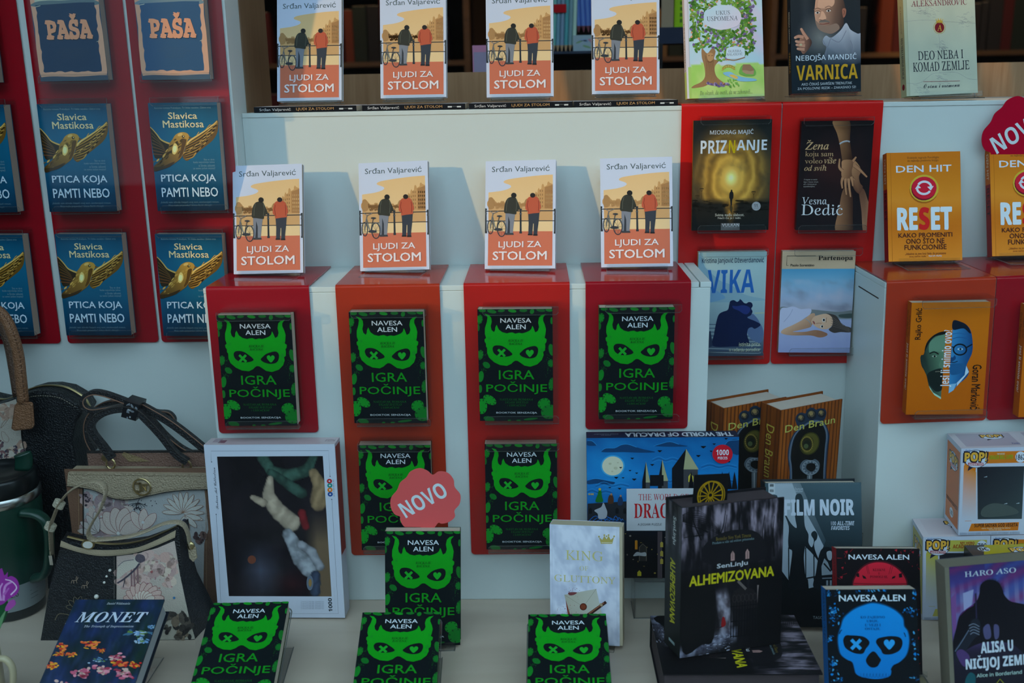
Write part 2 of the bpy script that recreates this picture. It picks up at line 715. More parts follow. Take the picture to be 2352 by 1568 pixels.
# ================================================================== cover printing
def art_bridge(a):
    """two men at a canal railing"""
    a.quad((245, 142), (945, 122), (937, 1212), (230, 1222))
    a.fill((186, 194, 216))
    a.line([(262, 150), (250, 1215)], 2, (190, 193, 206))
    a.text('Srđan Valjarević', 'g', (308, 192), (882, 252), (62, 78, 84))
    tan = [(272, 453), (330, 446), (400, 436), (465, 418), (497, 398), (490, 380), (460, 368), (432, 358), (424, 344), (448, 328), (500, 316), (600, 301), (700, 289), (800, 279), (914, 272)]
    a.poly(spline(tan, 4) + [(912, 845), (268, 848)], (210, 178, 132), grad=((500, 280), (500, 845), (210, 174, 126), (214, 186, 142)))
    a.poly([(271, 600), (912, 600), (911, 735), (270, 740)], (190, 150, 104))
    # far trees and houses
    rnd = random.Random(3)
    a.hold = True
    for x in range(275, 720, 16):
        a.ell(x, 575 + rnd.uniform(-14, 12), 18, rnd.uniform(22, 46) - (x > 480) * 8, (176, 136, 90), n=9)
    a.hold = False
    a.up()
    a.smooth([(272, 520), (300, 500), (322, 520), (330, 560), (326, 610), (272, 618)], (160, 122, 80))
    a.smooth([(630, 560), (645, 520), (665, 515), (680, 540), (690, 580), (660, 600)], (160, 122, 80))
    a.poly([(735, 610), (735, 468), (744, 440), (760, 458), (764, 425), (774, 403), (784, 425), (800, 412), (804, 376), (814, 362), (825, 376), (828, 395), (858, 378), (860, 352), (872, 338), (883, 354), (914, 368), (913, 612)], (184, 141, 92))
    a.poly([(832, 610), (834, 400), (914, 372), (913, 612)], (158, 116, 74))
    a.hold = True
    for i, x in enumerate((746, 766, 786, 806, 843, 862, 881, 900)):
        for y in range(470 if i < 2 else 425, 590, 38):
            a.rect(x, y, x + 9, y + 20, (226, 188, 134) if i > 3 else (142, 104, 68))
    for k in range(40):
        x, y = rnd.uniform(275, 890), rnd.uniform(640, 728)
        a.rect(x, y, x + rnd.uniform(10, 40), y + 3, (190, 148, 98))
    a.hold = False
    a.poly([(269, 736), (911, 731), (910, 842), (268, 847)], (214, 186, 142))
    a.poly([(268, 843), (911, 838), (908, 1183), (262, 1188)], (188, 106, 82))
    dk = (48, 52, 58)
    a.line([(240, 641), (945, 632)], 9, dk)
    a.line([(240, 739), (945, 733)], 8, dk)
    for x in (243, 593, 937):
        a.poly([(x - 8, 628), (x + 8, 628), (x + 10, 850), (x - 10, 850)], dk)
        a.ell(x, 622, 14, 10, dk)
        a.rect(x - 13, 842, x + 13, 862, dk)
        a.rect(x - 12, 660, x + 12, 672, (78, 82, 88))
    # man in the dark jacket
    a.poly([(441, 650), (538, 662), (527, 740), (517, 830), (514, 874), (440, 876), (446, 800), (440, 720)], (118, 122, 134))
    a.poly([(470, 690), (486, 745), (484, 872), (458, 872), (466, 790)], (52, 56, 64))
    a.poly([(440, 858), (520, 858), (524, 876), (440, 878)], (60, 62, 68))
    a.smooth([(500, 497), (466, 510), (442, 548), (430, 602), (431, 655), (480, 663), (545, 670), (553, 640), (585, 616), (581, 588), (562, 540), (546, 508), (524, 494)], (52, 52, 46))
    a.line([(470, 515), (455, 570), (450, 640)], 5, (86, 86, 76))
    a.line([(548, 520), (555, 570), (545, 640)], 5, (86, 86, 76))
    a.ell(525, 481, 27, 26, (38, 36, 36))
    # man in the red jacket
    a.poly([(668, 655), (780, 652), (773, 740), (761, 830), (757, 880), (721, 880), (724, 762), (717, 762), (708, 876), (669, 876), (673, 762)], (54, 58, 68))
    a.rect(665, 866, 712, 880, (36, 36, 40))
    a.rect(718, 868, 762, 884, (36, 36, 40))
    a.smooth([(690, 494), (664, 510), (650, 546), (640, 610), (664, 640), (667, 666), (720, 660), (782, 652), (783, 626), (797, 600), (786, 550), (770, 510), (742, 491)], (176, 84, 60))
    a.line([(668, 530), (660, 580), (672, 645)], 6, (128, 52, 38))
    a.line([(770, 530), (774, 580), (770, 640)], 6, (128, 52, 38))
    a.ell(714, 480, 26, 24, (42, 36, 36))
    # bicycle
    wh = (54, 58, 66)
    a.ring(290, 800, 28, 68, 8, wh)
    a.ring(402, 816, 42, 78, 9, wh)
    for k in range(8):
        q = RAD(k * 45)
        a.line([(402, 816), (402 + 40 * math.cos(q), 816 + 75 * math.sin(q))], 2, wh)
        a.line([(290, 800), (290 + 26 * math.cos(q), 800 + 65 * math.sin(q))], 2, wh)
    a.line([(318, 662), (308, 700), (290, 800)], 7, (94, 100, 110))
    a.line([(312, 700), (330, 780), (352, 828)], 8, (94, 100, 110), sm=4)
    a.line([(380, 695), (364, 760), (352, 830)], 7, wh)
    a.line([(290, 640), (305, 655), (322, 660), (345, 652), (370, 640)], 6, (120, 120, 124), sm=3)
    a.ell(381, 690, 26, 9, wh)
    a.ell(368, 824, 42, 14, wh)
    a.line([(385, 735), (425, 742), (448, 790), (448, 830)], 6, (98, 104, 114), sm=4)
    a.text('LJUDI ZA', 'g', (373, 945), (798, 1017), (214, 208, 214), off=0.012)
    a.text('STOLOM', 'g', (315, 1047), (852, 1124), (214, 208, 214), off=0.016)


def art_bridge_spine(a):
    """the same title along a dark spine (book lying, spine to the front)"""
    a.quad((0, 0), (20, 0), (20, 450), (0, 450))
    a.fill((26, 27, 32))
    a.text('Srđan Valjarević', 'g', (3, 24), (15.5, 162), (205, 200, 200), rot=-90)
    a.text('LJUDI ZA STOLOM', 'g', (4, 186), (15.5, 350), (196, 150, 98), rot=-90)
    a.rect(7, 374, 12, 392, (190, 190, 190))
    a.rect(7, 414, 12, 432, (190, 190, 190))
    a.rect(10.5, 392, 11.2, 414, (150, 150, 150))


GRN, GRN2, INK = (8, 142, 22), (14, 112, 36), (9, 17, 21)


def chip(a, x, y, rx, ry, rot, rnd):
    a.up()
    a.hold = True
    a.ell(x, y, rx, ry, (14 + rnd.randint(-4, 4), 112 + rnd.randint(-20, 24), 32), rot)
    a.hold = False
    if min(rx, ry) > 24:
        a.up()
        a.hold = True
        c, q = math.cos(RAD(rot)), math.sin(RAD(rot))
        for k in range(8):
            t = RAD(k * 45 + 20)
            x1, y1, x2, y2 = (f * rr * g(t) for f in (0.72, 0.97) for rr, g in ((rx, math.cos), (ry, math.sin)))
            a.line([(x + x1 * c - y1 * q, y + x1 * q + y1 * c), (x + x2 * c - y2 * q, y + x2 * q + y2 * c)], 9, (10, 60, 24))
        a.hold = False


HEART = [(0, 32), (-20, 14), (-32, -4), (-30, -20), (-18, -28), (-6, -24), (0, -14), (6, -24), (18, -28), (30, -20), (32, -4), (20, 14)]


def cross_heart(a, xa, ya, xb, yb, s, col):
    q = 28 * s
    a.line([(xa - q, ya - q), (xa + q, ya + q)], 20 * s, col)
    a.line([(xa + q, ya - q), (xa - q, ya + q)], 20 * s, col)
    a.smooth([(xb + x * s, yb + y * s) for x, y in HEART], col)


def art_mask(a):
    """green horned mask on black"""
    a.quad((247, 415), (890, 405), (900, 1370), (267, 1365))
    a.fill(INK)
    rnd = random.Random(5)
    for c in ((266, 500, 26, 40, 10), (255, 570, 12, 30, 0), (272, 800, 26, 42, 8), (324, 887, 34, 24, 35), (276, 985, 24, 48, 8), (270, 1090, 16, 34, 0), (352, 1185, 62, 36, 32), (283, 1240, 46, 66, 0), (345, 1348, 48, 22, 12), (820, 1218, 56, 46, -22), (868, 1290, 74, 62, -10), (888, 1050, 28, 56, 8), (880, 870, 28, 34, 0), (884, 755, 24, 52, -12), (706, 1350, 62, 10, -6), (884, 505, 10, 30, 0),
              (290, 425, 30, 14, 0), (370, 430, 40, 16, 12), (452, 424, 30, 12, -6), (545, 424, 36, 14, 8), (640, 420, 34, 14, 0), (715, 428, 18, 22, 20), (790, 416, 40, 14, 8), (862, 414, 30, 14, 6), (520, 1362, 14, 8, 0), (600, 1362, 20, 7, 0)):
        chip(a, *c, rnd)
    a.hold = True
    for k in range(110):
        sd = rnd.choice((0, 1))
        x = rnd.gauss(300, 26) if sd else rnd.gauss(858, 20)
        y = rnd.choice((rnd.gauss(925, 35), rnd.gauss(850, 60)))
        a.ell(x, y, rnd.uniform(1, 4), rnd.uniform(1, 4), (12, 90, 30), n=6)
    a.hold = False
    a.up()
    m = [(308, 450), (334, 480), (328, 522), (312, 572), (311, 622), (322, 656), (308, 668), (310, 690), (321, 704), (320, 728), (330, 740), (330, 782), (346, 822), (390, 862), (440, 886), (500, 893), (536, 876), (556, 857), (572, 848), (592, 850), (616, 866), (650, 890), (700, 900), (760, 880), (800, 842), (816, 800), (812, 772), (827, 760), (831, 728), (828, 702), (839, 690), (842, 664), (824, 652), (830, 628), (836, 580), (826, 540), (810, 502), (812, 476), (836, 447),
         (800, 455), (776, 480), (768, 520), (776, 560), (766, 592), (744, 606), (736, 588), (728, 566), (718, 548), (710, 575), (694, 592), (662, 606), (630, 615), (602, 610), (572, 618), (546, 607), (520, 610), (500, 616), (460, 606), (430, 584), (420, 562), (412, 543), (400, 566), (398, 590), (388, 606), (368, 588), (361, 556), (370, 518), (366, 486), (344, 460)]
    a.poly(m, GRN, grad=((330, 450), (330, 900), (10, 146, 26), (6, 136, 16)))
    for x, y, r in ((800, 760, 22), (790, 810, 16), (812, 640, 10), (348, 660, 12)):
        a.ell(x, y, r * 0.7, r, (14, 128, 32), rot=20, n=10)
    a.smooth([(377, 742), (392, 722), (430, 718), (470, 728), (512, 757), (540, 782), (545, 797), (520, 810), (480, 815), (430, 812), (393, 790), (379, 765)], INK)
    a.smooth([(608, 790), (625, 770), (655, 745), (700, 728), (740, 722), (763, 736), (769, 765), (759, 800), (735, 822), (690, 829), (650, 821), (622, 808)], INK)
    cross_heart(a, 453, 782, 696, 784, 1.04, (20, 150, 36))
    a.text('NAVESA', 'g', (443, 487), (708, 523), (198, 206, 212), off=0.006)
    a.text('ALEN', 'g', (488, 541), (660, 578), (198, 206, 212), off=0.006)
    a.text('KOCKA JE', 'i', (510, 667), (642, 686), (10, 44, 14), off=0.008)
    a.text('BAČENA.', 'i', (517, 690), (635, 713), (10, 44, 14), off=0.008)
    a.text('IGRA', 'g', (430, 930), (735, 1008), (10, 128, 22), off=0.006)
    a.text('POČINJE', 'g', (322, 1027), (847, 1136), (10, 128, 22), off=0.006)
    a.text('NASTAVAK ROMANA', 's', (437, 1171), (725, 1190), (16, 92, 30), off=-0.004)
    a.text('UGASI SVETLO', 'i', (485, 1196), (682, 1215), (16, 92, 30))
    a.text('i UHVAĆENI', 'i', (503, 1219), (663, 1240), (16, 92, 30))
    a.text('BOOKTOK SENZACIJA', 'g', (408, 1286), (760, 1307), (176, 182, 186), off=0.01)


def art_bird(a):
    """golden bird on teal"""
    a.quad((490, 535), (1090, 530), (1180, 1450), (605, 1450))
    a.grid(lambda u, v: ramp(v + 0.10 * nz(u * 3, v * 3, 2), [(0, (12, 72, 100)), (0.3, (16, 92, 124)), (0.6, (14, 84, 114)), (0.85, (12, 62, 90)), (1, (8, 40, 60))]), 14, 20)
    a.text('Autorka romana Preludijum, Tri hleba nasušna i Zakon srca', 'g', (545, 571), (1040, 588), (120, 150, 156))
    a.smooth([(518, 742), (545, 768), (580, 808), (612, 848), (652, 870), (694, 884), (690, 925), (652, 985), (600, 1012), (566, 1002), (545, 930), (528, 830)], (46, 36, 22))
    for k in range(7):
        a.line([(530 + k * 3, 790 + k * 30), (590 + k * 10, 850 + k * 22), (640 + k * 6, 905 + k * 14)], [7, 3], (92 + k * 4, 68, 30), sm=3)
    a.line([(518, 742), (545, 768), (580, 808), (612, 848), (652, 870), (690, 884)], [6, 14], (196, 158, 84), sm=3)
    # right wing
    wing = [(834, 892), (872, 850), (920, 815), (962, 790), (1010, 755), (1060, 720), (1098, 684), (1108, 735), (1098, 800), (1062, 858), (1012, 900), (962, 940), (902, 985), (852, 1030), (822, 1020), (806, 990), (824, 940)]
    a.smooth(wing, (104, 74, 26))
    for k in range(13):
        t = k / 12
        p0 = (826 + 4 * t, 905 + 112 * t)
        p1 = (1100 - 178 * t ** 1.5, 700 + 262 * t)
        mid = ((p0[0] + p1[0]) / 2 + 14, (p0[1] + p1[1]) / 2 + 12)
        a.line([p0, mid, p1], [4, 11], ((176, 134, 56), (52, 36, 14), (136, 98, 36), (40, 28, 12))[k % 4], sm=4)
    for k in range(16):
        t = k / 15
        x, y = 1104 - 60 * t - 200 * t * t, 720 + 250 * t
        a.line([(x, y), (x - 46, y + 4), (x - 70, y + 26)], [2, 7], ((206, 164, 84), (60, 42, 16))[k % 2], sm=3)
    a.line([(836, 892), (872, 855), (940, 812), (1000, 772), (1060, 728), (1098, 692)], [16, 6], (214, 178, 100), sm=3)
    a.line([(920, 820), (940, 790), (945, 785)], 5, (196, 152, 64))
    a.line([(1000, 768), (1030, 730), (1042, 722)], 5, (196, 152, 64))
    body = [(690, 884), (714, 850), (735, 815), (770, 792), (810, 787), (845, 800), (862, 824), (886, 836), (862, 843), (850, 852), (840, 880), (826, 920), (812, 968), (790, 1010), (740, 1050), (680, 1085), (620, 1106), (572, 1118), (560, 1082), (598, 1040), (650, 990), (682, 930)]
    a.smooth(body, (140, 102, 38), grad=((780, 800), (600, 1110), (178, 136, 58), (84, 58, 22)))
    a.hold = True
    rnd = random.Random(4)
    for k in range(46):
        t = rnd.random()
        x, y = 790 - 190 * t + rnd.gauss(0, 24), 860 + 210 * t + rnd.gauss(0, 18)
        a.ell(x, y, rnd.uniform(3, 9), rnd.uniform(10, 26), rnd.choice(((196, 156, 76), (112, 78, 30), (164, 122, 48))), rot=48 + rnd.uniform(-15, 15), n=8)
    a.hold = False
    a.up()
    a.smooth([(735, 880), (758, 900), (762, 940), (740, 975), (718, 965), (716, 920)], (224, 192, 112))
    a.smooth([(728, 905), (750, 910), (750, 945), (735, 960), (722, 940)], (240, 222, 160))
    a.smooth([(800, 860), (836, 852), (818, 930), (800, 985), (770, 1010), (790, 940)], (88, 60, 22))
    a.smooth([(560, 1085), (640, 1075), (740, 1036), (700, 1078), (620, 1106), (570, 1118)], (60, 42, 18))
    a.ell(780, 808, 22, 12, (206, 170, 96), rot=-20)
    a.ell(808, 824, 12, 11, (44, 32, 14))
    a.ell(810, 822, 5, 5, (220, 200, 140))
    a.poly([(858, 824), (888, 836), (856, 842)], (92, 70, 36))
    a.text('Slavica', 'g', (668, 618), (925, 673), (206, 194, 150), off=0.012)
    a.text('Mastikosa', 'g', (625, 688), (985, 746), (206, 194, 150), off=0.012)
    for s, l, y, r in (('Šta se desi', 987, 1008, 1084), ('kada najvažnija istina', 899, 1034, 1086), ('u životu zakasni', 946, 1060, 1089), ('za samo jedan treptaj?', 899, 1086, 1092)):
        a.text(s, 's', (l, y), (r, y + 20), (120, 148, 156), off=-0.006)
    a.text('PTICA KOJA', 'g', (625, 1146), (1102, 1222), (186, 206, 222), off=0.012)
    a.text('PAMTI NEBO', 'g', (633, 1256), (1122, 1332), (186, 206, 222), off=0.012)
    a.text('„Istinski sam uživala čitajući ovaj novi, osvežavajući roman.', 's', (628, 1369), (1133, 1388), (104, 134, 146), off=-0.006)
    a.text('Moja topla preporuka.” Jelena Bačić Alimpić', 's', (697, 1395), (1070, 1414), (104, 134, 146), off=-0.006)


def mk_frontier(blue, sky):
    def art(a):
        """rider over a torn paper field"""
        a.quad((1246, -240), (1877, -243), (1890, 715), (1283, 720))
        a.fill((52, 70, 92))
        a.smooth([(1262, -225), (1560, -232), (1862, -228), (1874, 200), (1882, 680), (1600, 690), (1292, 686), (1278, 300)], (196, 148, 122), n=3)
        a.poly([(1285, -200), (1842, -204), (1846, 100), (1300, 112)], sky, grad=((1560, -200), (1560, 110), (150, 165, 170), sky))
        a.smooth([(1300, 88), (1420, 76), (1560, 78), (1700, 72), (1842, 80), (1844, 120), (1302, 124)], mixc(blue, sky, 0.45))
        tear = [(1302, 112), (1500, 104), (1700, 96), (1841, 98)]
        rnd = random.Random(9)
        tear += [(1844 + rnd.choice((0, -3, 4, -9)), y) for y in range(130, 640, 26)] + [(x, 648 - rnd.choice((0, 3, 8, -2))) for x in range(1840, 1310, -30)] + [(1316 + rnd.choice((0, 2, -4, 9)) - (640 - y) * 0.026, y) for y in range(640, 120, -26)]
        a.poly(tear, blue)
        a.line([(1300, 126), (1348, 116)], 5, sky)
        a.line([(1846, 404), (1822, 412)], 4, sky)
        # horse and rider
        d = (48, 62, 78)
        a.smooth([(1546, 28), (1562, 24), (1592, 24), (1600, 34), (1600, 50), (1590, 54), (1562, 52), (1552, 46)], d)
        a.poly([(1556, 34), (1546, 4), (1538, 14), (1540, 22), (1548, 36), (1552, 44)], d)
        for x in (1562, 1570, 1592, 1598):
            a.line([(x, 48), (x - 3, 74)], 5, d)
        a.poly([(1566, 30), (1564, 4), (1574, -8), (1586, 4), (1588, 28)], d)
        a.ell(1575, -10, 8, 7, d)
        a.line([(1600, 36), (1604, 58)], 4, d)
        sh = mixc(blue, (0, 0, 0), 0.45)
        a.text('PAŠA', 'm', (1384, 200), (1794, 388), sh, off=0.05)
        a.text('PAŠA', 'm', (1378, 194), (1788, 382), (208, 142, 108), off=0.05)
        for l, y, r in ((1490, 466, 1690), (1445, 490, 1738), (1500, 514, 1700), (1500, 536, 1670)):
            x = l
            a.hold = False
            while x < r:
                k = rnd.uniform(10, 34)
                a.line([(x, y), (min(r, x + k), y)], 5, mixc(blue, (150, 120, 100), 0.16))
                a.hold = True
                x += k + 7
            a.hold = False
        a.smooth([(1284, 690), (1400, 680), (1600, 686), (1886, 676), (1889, 714), (1284, 718)], (66, 80, 98), n=3)
    return art


def art_tree(a):
    """watercolour fruit tree, children's hardcover"""
    a.quad((135, -190), (905, -195), (945, 945), (165, 980))

    def sky(u, v):
        t = nz(u * 3.2, v * 3.2, 8)
        c = mixc((196, 202, 216), (206, 180, 206), 0.5 + 1.1 * t)
        c = mixc(c, (170, 200, 214), 0.5 + 0.9 * nz(u * 2, v * 4, 3))
        hill = 0.735 - 0.03 * math.sin(u * 3.0 + 0.2) - 0.015 * math.sin(u * 9)
        if v > hill:
            c = mixc((156, 196, 96), (184, 206, 124), 0.5 + nz(u * 5, v * 5, 1) + (v - 0.85))
        return c
    a.grid(sky, 40, 60)
    a.rect(135, -190, 188, 980, (206, 196, 204))
    a.line([(170, -185), (200, 975)], 6, (170, 166, 176))
    a.poly([(176, 660), (205, 655), (212, 975), (186, 978)], (160, 190, 100))
    # trunk
    br = (150, 112, 76)
    a.smooth([(318, 470), (370, 520), (420, 470), (455, 500), (440, 580), (500, 580), (452, 640), (446, 700), (470, 760), (540, 815), (598, 846), (500, 836), (430, 846), (390, 830), (330, 856), (214, 872), (230, 845), (310, 806), (348, 745), (338, 640), (316, 560)], br)
    for k in range(8):
        a.line([(350 + k * 12, 540 + k * 6), (362 + k * 10, 660), (352 + k * 16, 790)], [5, 2], (116, 82, 54), sm=3)
    a.smooth([(372, 520), (425, 520), (430, 575), (395, 600), (370, 570)], (178, 134, 92))
    a.line([(380, 545), (396, 540)], 5, (90, 60, 40))
    a.line([(412, 545), (428, 540)], 5, (90, 60, 40))
    a.line([(372, 600), (400, 610), (428, 596)], 6, (110, 74, 48), sm=3)
    rnd = random.Random(12)

    def inside(x, y):
        if ((x - 520) / 195.0) ** 2 + ((y - 170) / 118.0) ** 2 < 1.0:
            return False
        if ((x - 655) / 95.0) ** 2 + ((y - 515) / 62.0) ** 2 < 1.0:
            return False
        if 300 < x < 470 and y > 470:
            return False
        return -190 < y < 590 - (abs(x - 520) / 330.0) ** 2 * 120 and 205 < x < 845
    a.line([(350, 210), (340, 150), (390, 80), (470, 55)], 8, br, sm=3)
    a.line([(380, 265), (430, 295), (500, 298)], 9, br, sm=3)
    a.line([(300, 380), (270, 340), (300, 400), (330, 470)], 10, br, sm=3)
    for lay in range(6):
        a.up()
        a.hold = True
        for k in range(150):
            x, y = rnd.uniform(205, 845), rnd.uniform(-190, 590)
            if not inside(x, y):
                continue
            r = rnd.uniform(0, 180)
            kind = rnd.random()
            if kind < 0.72:
                g = rnd.choice(((120, 172, 74), (150, 196, 84), (178, 210, 104), (98, 152, 66)))
                a.ell(x, y, 27, 12, mixc(g, (50, 96, 36), 0.5), r, n=8)
                a.ell(x, y, 23, 9, g, r, n=8)
            elif kind < 0.88:
                a.ell(x, y, 14, 19, (122, 98, 150), r, n=9)
                a.ell(x + 3, y - 2, 8, 12, (170, 150, 190), r, n=8)
            else:
                a.ell(x, y, 10, 10, (210, 148, 104), 0, n=8)
        a.hold = False
    a.smooth([(336, 160), (352, 100), (400, 80), (450, 52), (540, 44), (640, 66), (700, 120), (706, 190), (680, 245), (600, 275), (500, 288), (420, 268), (352, 225)], (190, 206, 220), grad=((400, 80), (560, 280), (178, 202, 218), (206, 196, 214)))
    a.text('UKUS', 's', (455, 101), (598, 139), (70, 74, 88), off=-0.006)
    a.text('USPOMENA', 's', (366, 156), (675, 196), (70, 74, 88), off=-0.006)
    a.smooth([(560, 520), (572, 470), (640, 456), (730, 466), (746, 505), (736, 560), (650, 576), (568, 572)], (192, 206, 220))
    a.line([(568, 580), (640, 590), (700, 575), (748, 560)], 9, br, sm=3)
    a.text('OLIVERA', 's', (581, 489), (710, 509), (80, 84, 98), off=-0.006)
    a.text('BALAŠEVIĆ', 's', (568, 515), (725, 540), (80, 84, 98), off=-0.006)
    # bridge, stream, house
    a.smooth([(530, 715), (600, 705), (660, 740), (740, 760), (850, 775), (850, 796), (700, 800), (610, 765), (550, 740)], (128, 178, 206))
    a.smooth([(590, 740), (640, 735), (680, 765), (650, 775)], (214, 178, 92))
    a.line([(520, 690), (550, 660), (600, 655), (650, 680)], 10, (190, 158, 70), sm=3)
    a.line([(520, 670), (550, 642), (600, 638), (650, 662)], 6, (178, 140, 62), sm=3)
    for k in range(6):
        a.line([(528 + k * 22, 690 - 30 * math.sin(k * 0.6)), (528 + k * 22, 664 - 28 * math.sin(k * 0.6))], 5, (170, 136, 64))
    a.smooth([(690, 700), (720, 640), (800, 640), (850, 690), (846, 740), (760, 748), (700, 730)], (112, 164, 76))
    a.poly([(722, 705), (728, 640), (800, 636), (838, 690), (832, 732), (760, 728)], (168, 138, 108))
    a.poly([(715, 690), (728, 632), (798, 632), (842, 690), (800, 700), (760, 690)], (146, 112, 86))
    a.hold = True
    for k in range(26):
        x = rnd.uniform(365, 600)
        a.ell(x, 838 + rnd.uniform(-16, 14) - abs(x - 480) * 0.1, 13, 12, rnd.choice(((134, 110, 164), (168, 150, 190), (206, 148, 106), (116, 96, 146))), n=9)
    for k in range(14):
        a.ell(rnd.uniform(580, 690), rnd.uniform(780, 860), 16, 7, (118, 170, 76), rnd.uniform(0, 90), n=8)
    a.hold = False
    a.text('Da okusiš, da osetiš, da ne zaboraviš...', 'i', (290, 898), (822, 928), (118, 134, 96))


def art_tree_spine(a):
    a.quad((0, 0), (30, 0), (30, 430), (0, 430))
    a.fill((196, 190, 200))
    a.rect(0, 330, 30, 430, (172, 192, 112))
    a.text('UKUS USPOMENA', 's', (8, 150), (22, 330), (90, 84, 96), rot=-90)


def art_speaker(a):
    """portrait of a bald man in a white shirt raising a finger"""
    a.quad((1197, -170), (1894, -196), (1908, 912), (1213, 940))

    def back(u, v):
        c = mixc((34, 38, 44), (120, 118, 116), max(0, 1 - math.hypot((u - 0.42) / 0.36, (v - 0.50) / 0.26)))
        c = mixc(c, (74, 78, 84), max(0, 1 - abs(u - 0.22) / 0.10) * 0.35 * (v < 0.7))
        return mixc(c, (20, 32, 42), (v - 0.60) / 0.22)
    a.grid(back, 24, 34)
    # shirt
    a.smooth([(1532, 560), (1560, 470), (1530, 440), (1523, 396), (1556, 352), (1610, 372), (1700, 300), (1756, 224), (1800, 290), (1870, 330), (1912, 350), (1912, 620), (1540, 640)], (160, 160, 172), grad=((1600, 330), (1640, 640), (172, 172, 184), (40, 50, 62)))
    for p in (((1600, 380), (1690, 415), (1758, 300)), ((1523, 396), (1566, 468), (1600, 385)), ((1800, 400), (1820, 460), (1812, 540)), ((1560, 470), (1552, 560))):
        a.line(list(p), 6, (118, 118, 132), sm=3)
    # head
    head = [(1446, 180), (1440, 110), (1452, -10), (1470, -90), (1530, -140), (1610, -146), (1690, -100), (1730, 0), (1745, 60), (1755, 95), (1748, 140), (1730, 160), (1732, 230), (1690, 288), (1620, 332), (1556, 326), (1496, 300), (1462, 256)]
    a.smooth(head, (186, 138, 114), grad=((1480, 120), (1760, 150), (192, 144, 120), (52, 38, 34)))
    a.smooth([(1470, 60), (1500, -60), (1560, -100), (1620, -80), (1640, 20), (1600, 70), (1520, 80)], (198, 152, 128))
    a.smooth([(1450, 200), (1500, 240), (1580, 250), (1660, 230), (1690, 280), (1620, 330), (1556, 325), (1496, 300), (1462, 256)], (140, 112, 98))
    a.smooth([(1484, 222), (1498, 202), (1536, 192), (1580, 204), (1594, 222), (1560, 218), (1520, 222)], (110, 98, 92))
    a.line([(1490, 234), (1530, 238), (1588, 226)], 8, (116, 62, 56), sm=3)
    a.smooth([(1510, 110), (1498, 160), (1480, 184), (1506, 196), (1548, 190), (1556, 170), (1534, 120)], (206, 156, 130))
    a.line([(1490, 192), (1520, 198), (1548, 190)], 5, (96, 62, 52), sm=3)
    for x, y in ((1470, 124), (1580, 104)):
        a.ell(x, y, 23, 11, (196, 186, 180), rot=-8)
        a.ell(x, y, 10, 10, (48, 40, 40))
        a.line([(x - 28, y - 12), (x, y - 20), (x + 28, y - 12)], 5, (96, 66, 54), sm=3)
        a.line([(x - 36, y - 30), (x, y - 46), (x + 34, y - 34)], 8, (132, 98, 82), sm=3)
    a.smooth([(1716, 90), (1744, 78), (1756, 100), (1748, 150), (1726, 170)], (150, 96, 78))
    a.line([(1728, 100), (1740, 112), (1730, 145)], 5, (84, 50, 42), sm=3)
    # hand: palm, four curled fingers, raised forefinger and thumb
    a.smooth([(1285, 430), (1310, 350), (1360, 350), (1405, 395), (1410, 440), (1372, 500), (1330, 540), (1300, 500)], (160, 106, 84), grad=((1290, 430), (1410, 440), (176, 120, 98), (70, 46, 40)))
    for p in (((1372, 392), (1330, 330), (1308, 290)), ((1330, 372), (1280, 362), (1246, 376)), ((1340, 420), (1290, 420), (1256, 412)), ((1345, 455), (1295, 452), (1262, 448)), ((1340, 492), (1300, 490), (1272, 486))):
        a.line(list(p), [38, 28], (130, 84, 68), sm=4)
        a.line(list(p), [30, 22], (190, 134, 110), sm=4)
        a.ell(p[-1][0], p[-1][1], 12, 12, (198, 144, 120))
    a.ell(1302, 446, 14, 10, (190, 176, 140))
    a.text('NEBOJŠA MANDIĆ', 'b', (1253, 544), (1860, 598), (206, 210, 218), off=-0.012)
    a.text('VARNICA', 'b', (1257, 655), (1873, 783), (196, 148, 34), off=-0.006)
    a.text('AKO ČEKAŠ SAVRŠEN TRENUTAK', 'b', (1307, 826), (1815, 838), (176, 184, 190), off=-0.012)
    a.text('ZA POSLOVNI RIZIK – ZAKASNIO SI!', 'b', (1270, 878), (1853, 878), (176, 184, 190), off=-0.012)


def art_speaker_spine(a):
    a.quad((0, 0), (24, 0), (24, 260), (0, 260))
    a.fill((22, 26, 32))
    a.text('NEBOJŠA MANDIĆ', 'b', (7, 66), (17, 140), (170, 168, 160), rot=-90)
    a.text('VARNICA', 'b', (7, 160), (18, 210), (150, 112, 40), rot=-90)


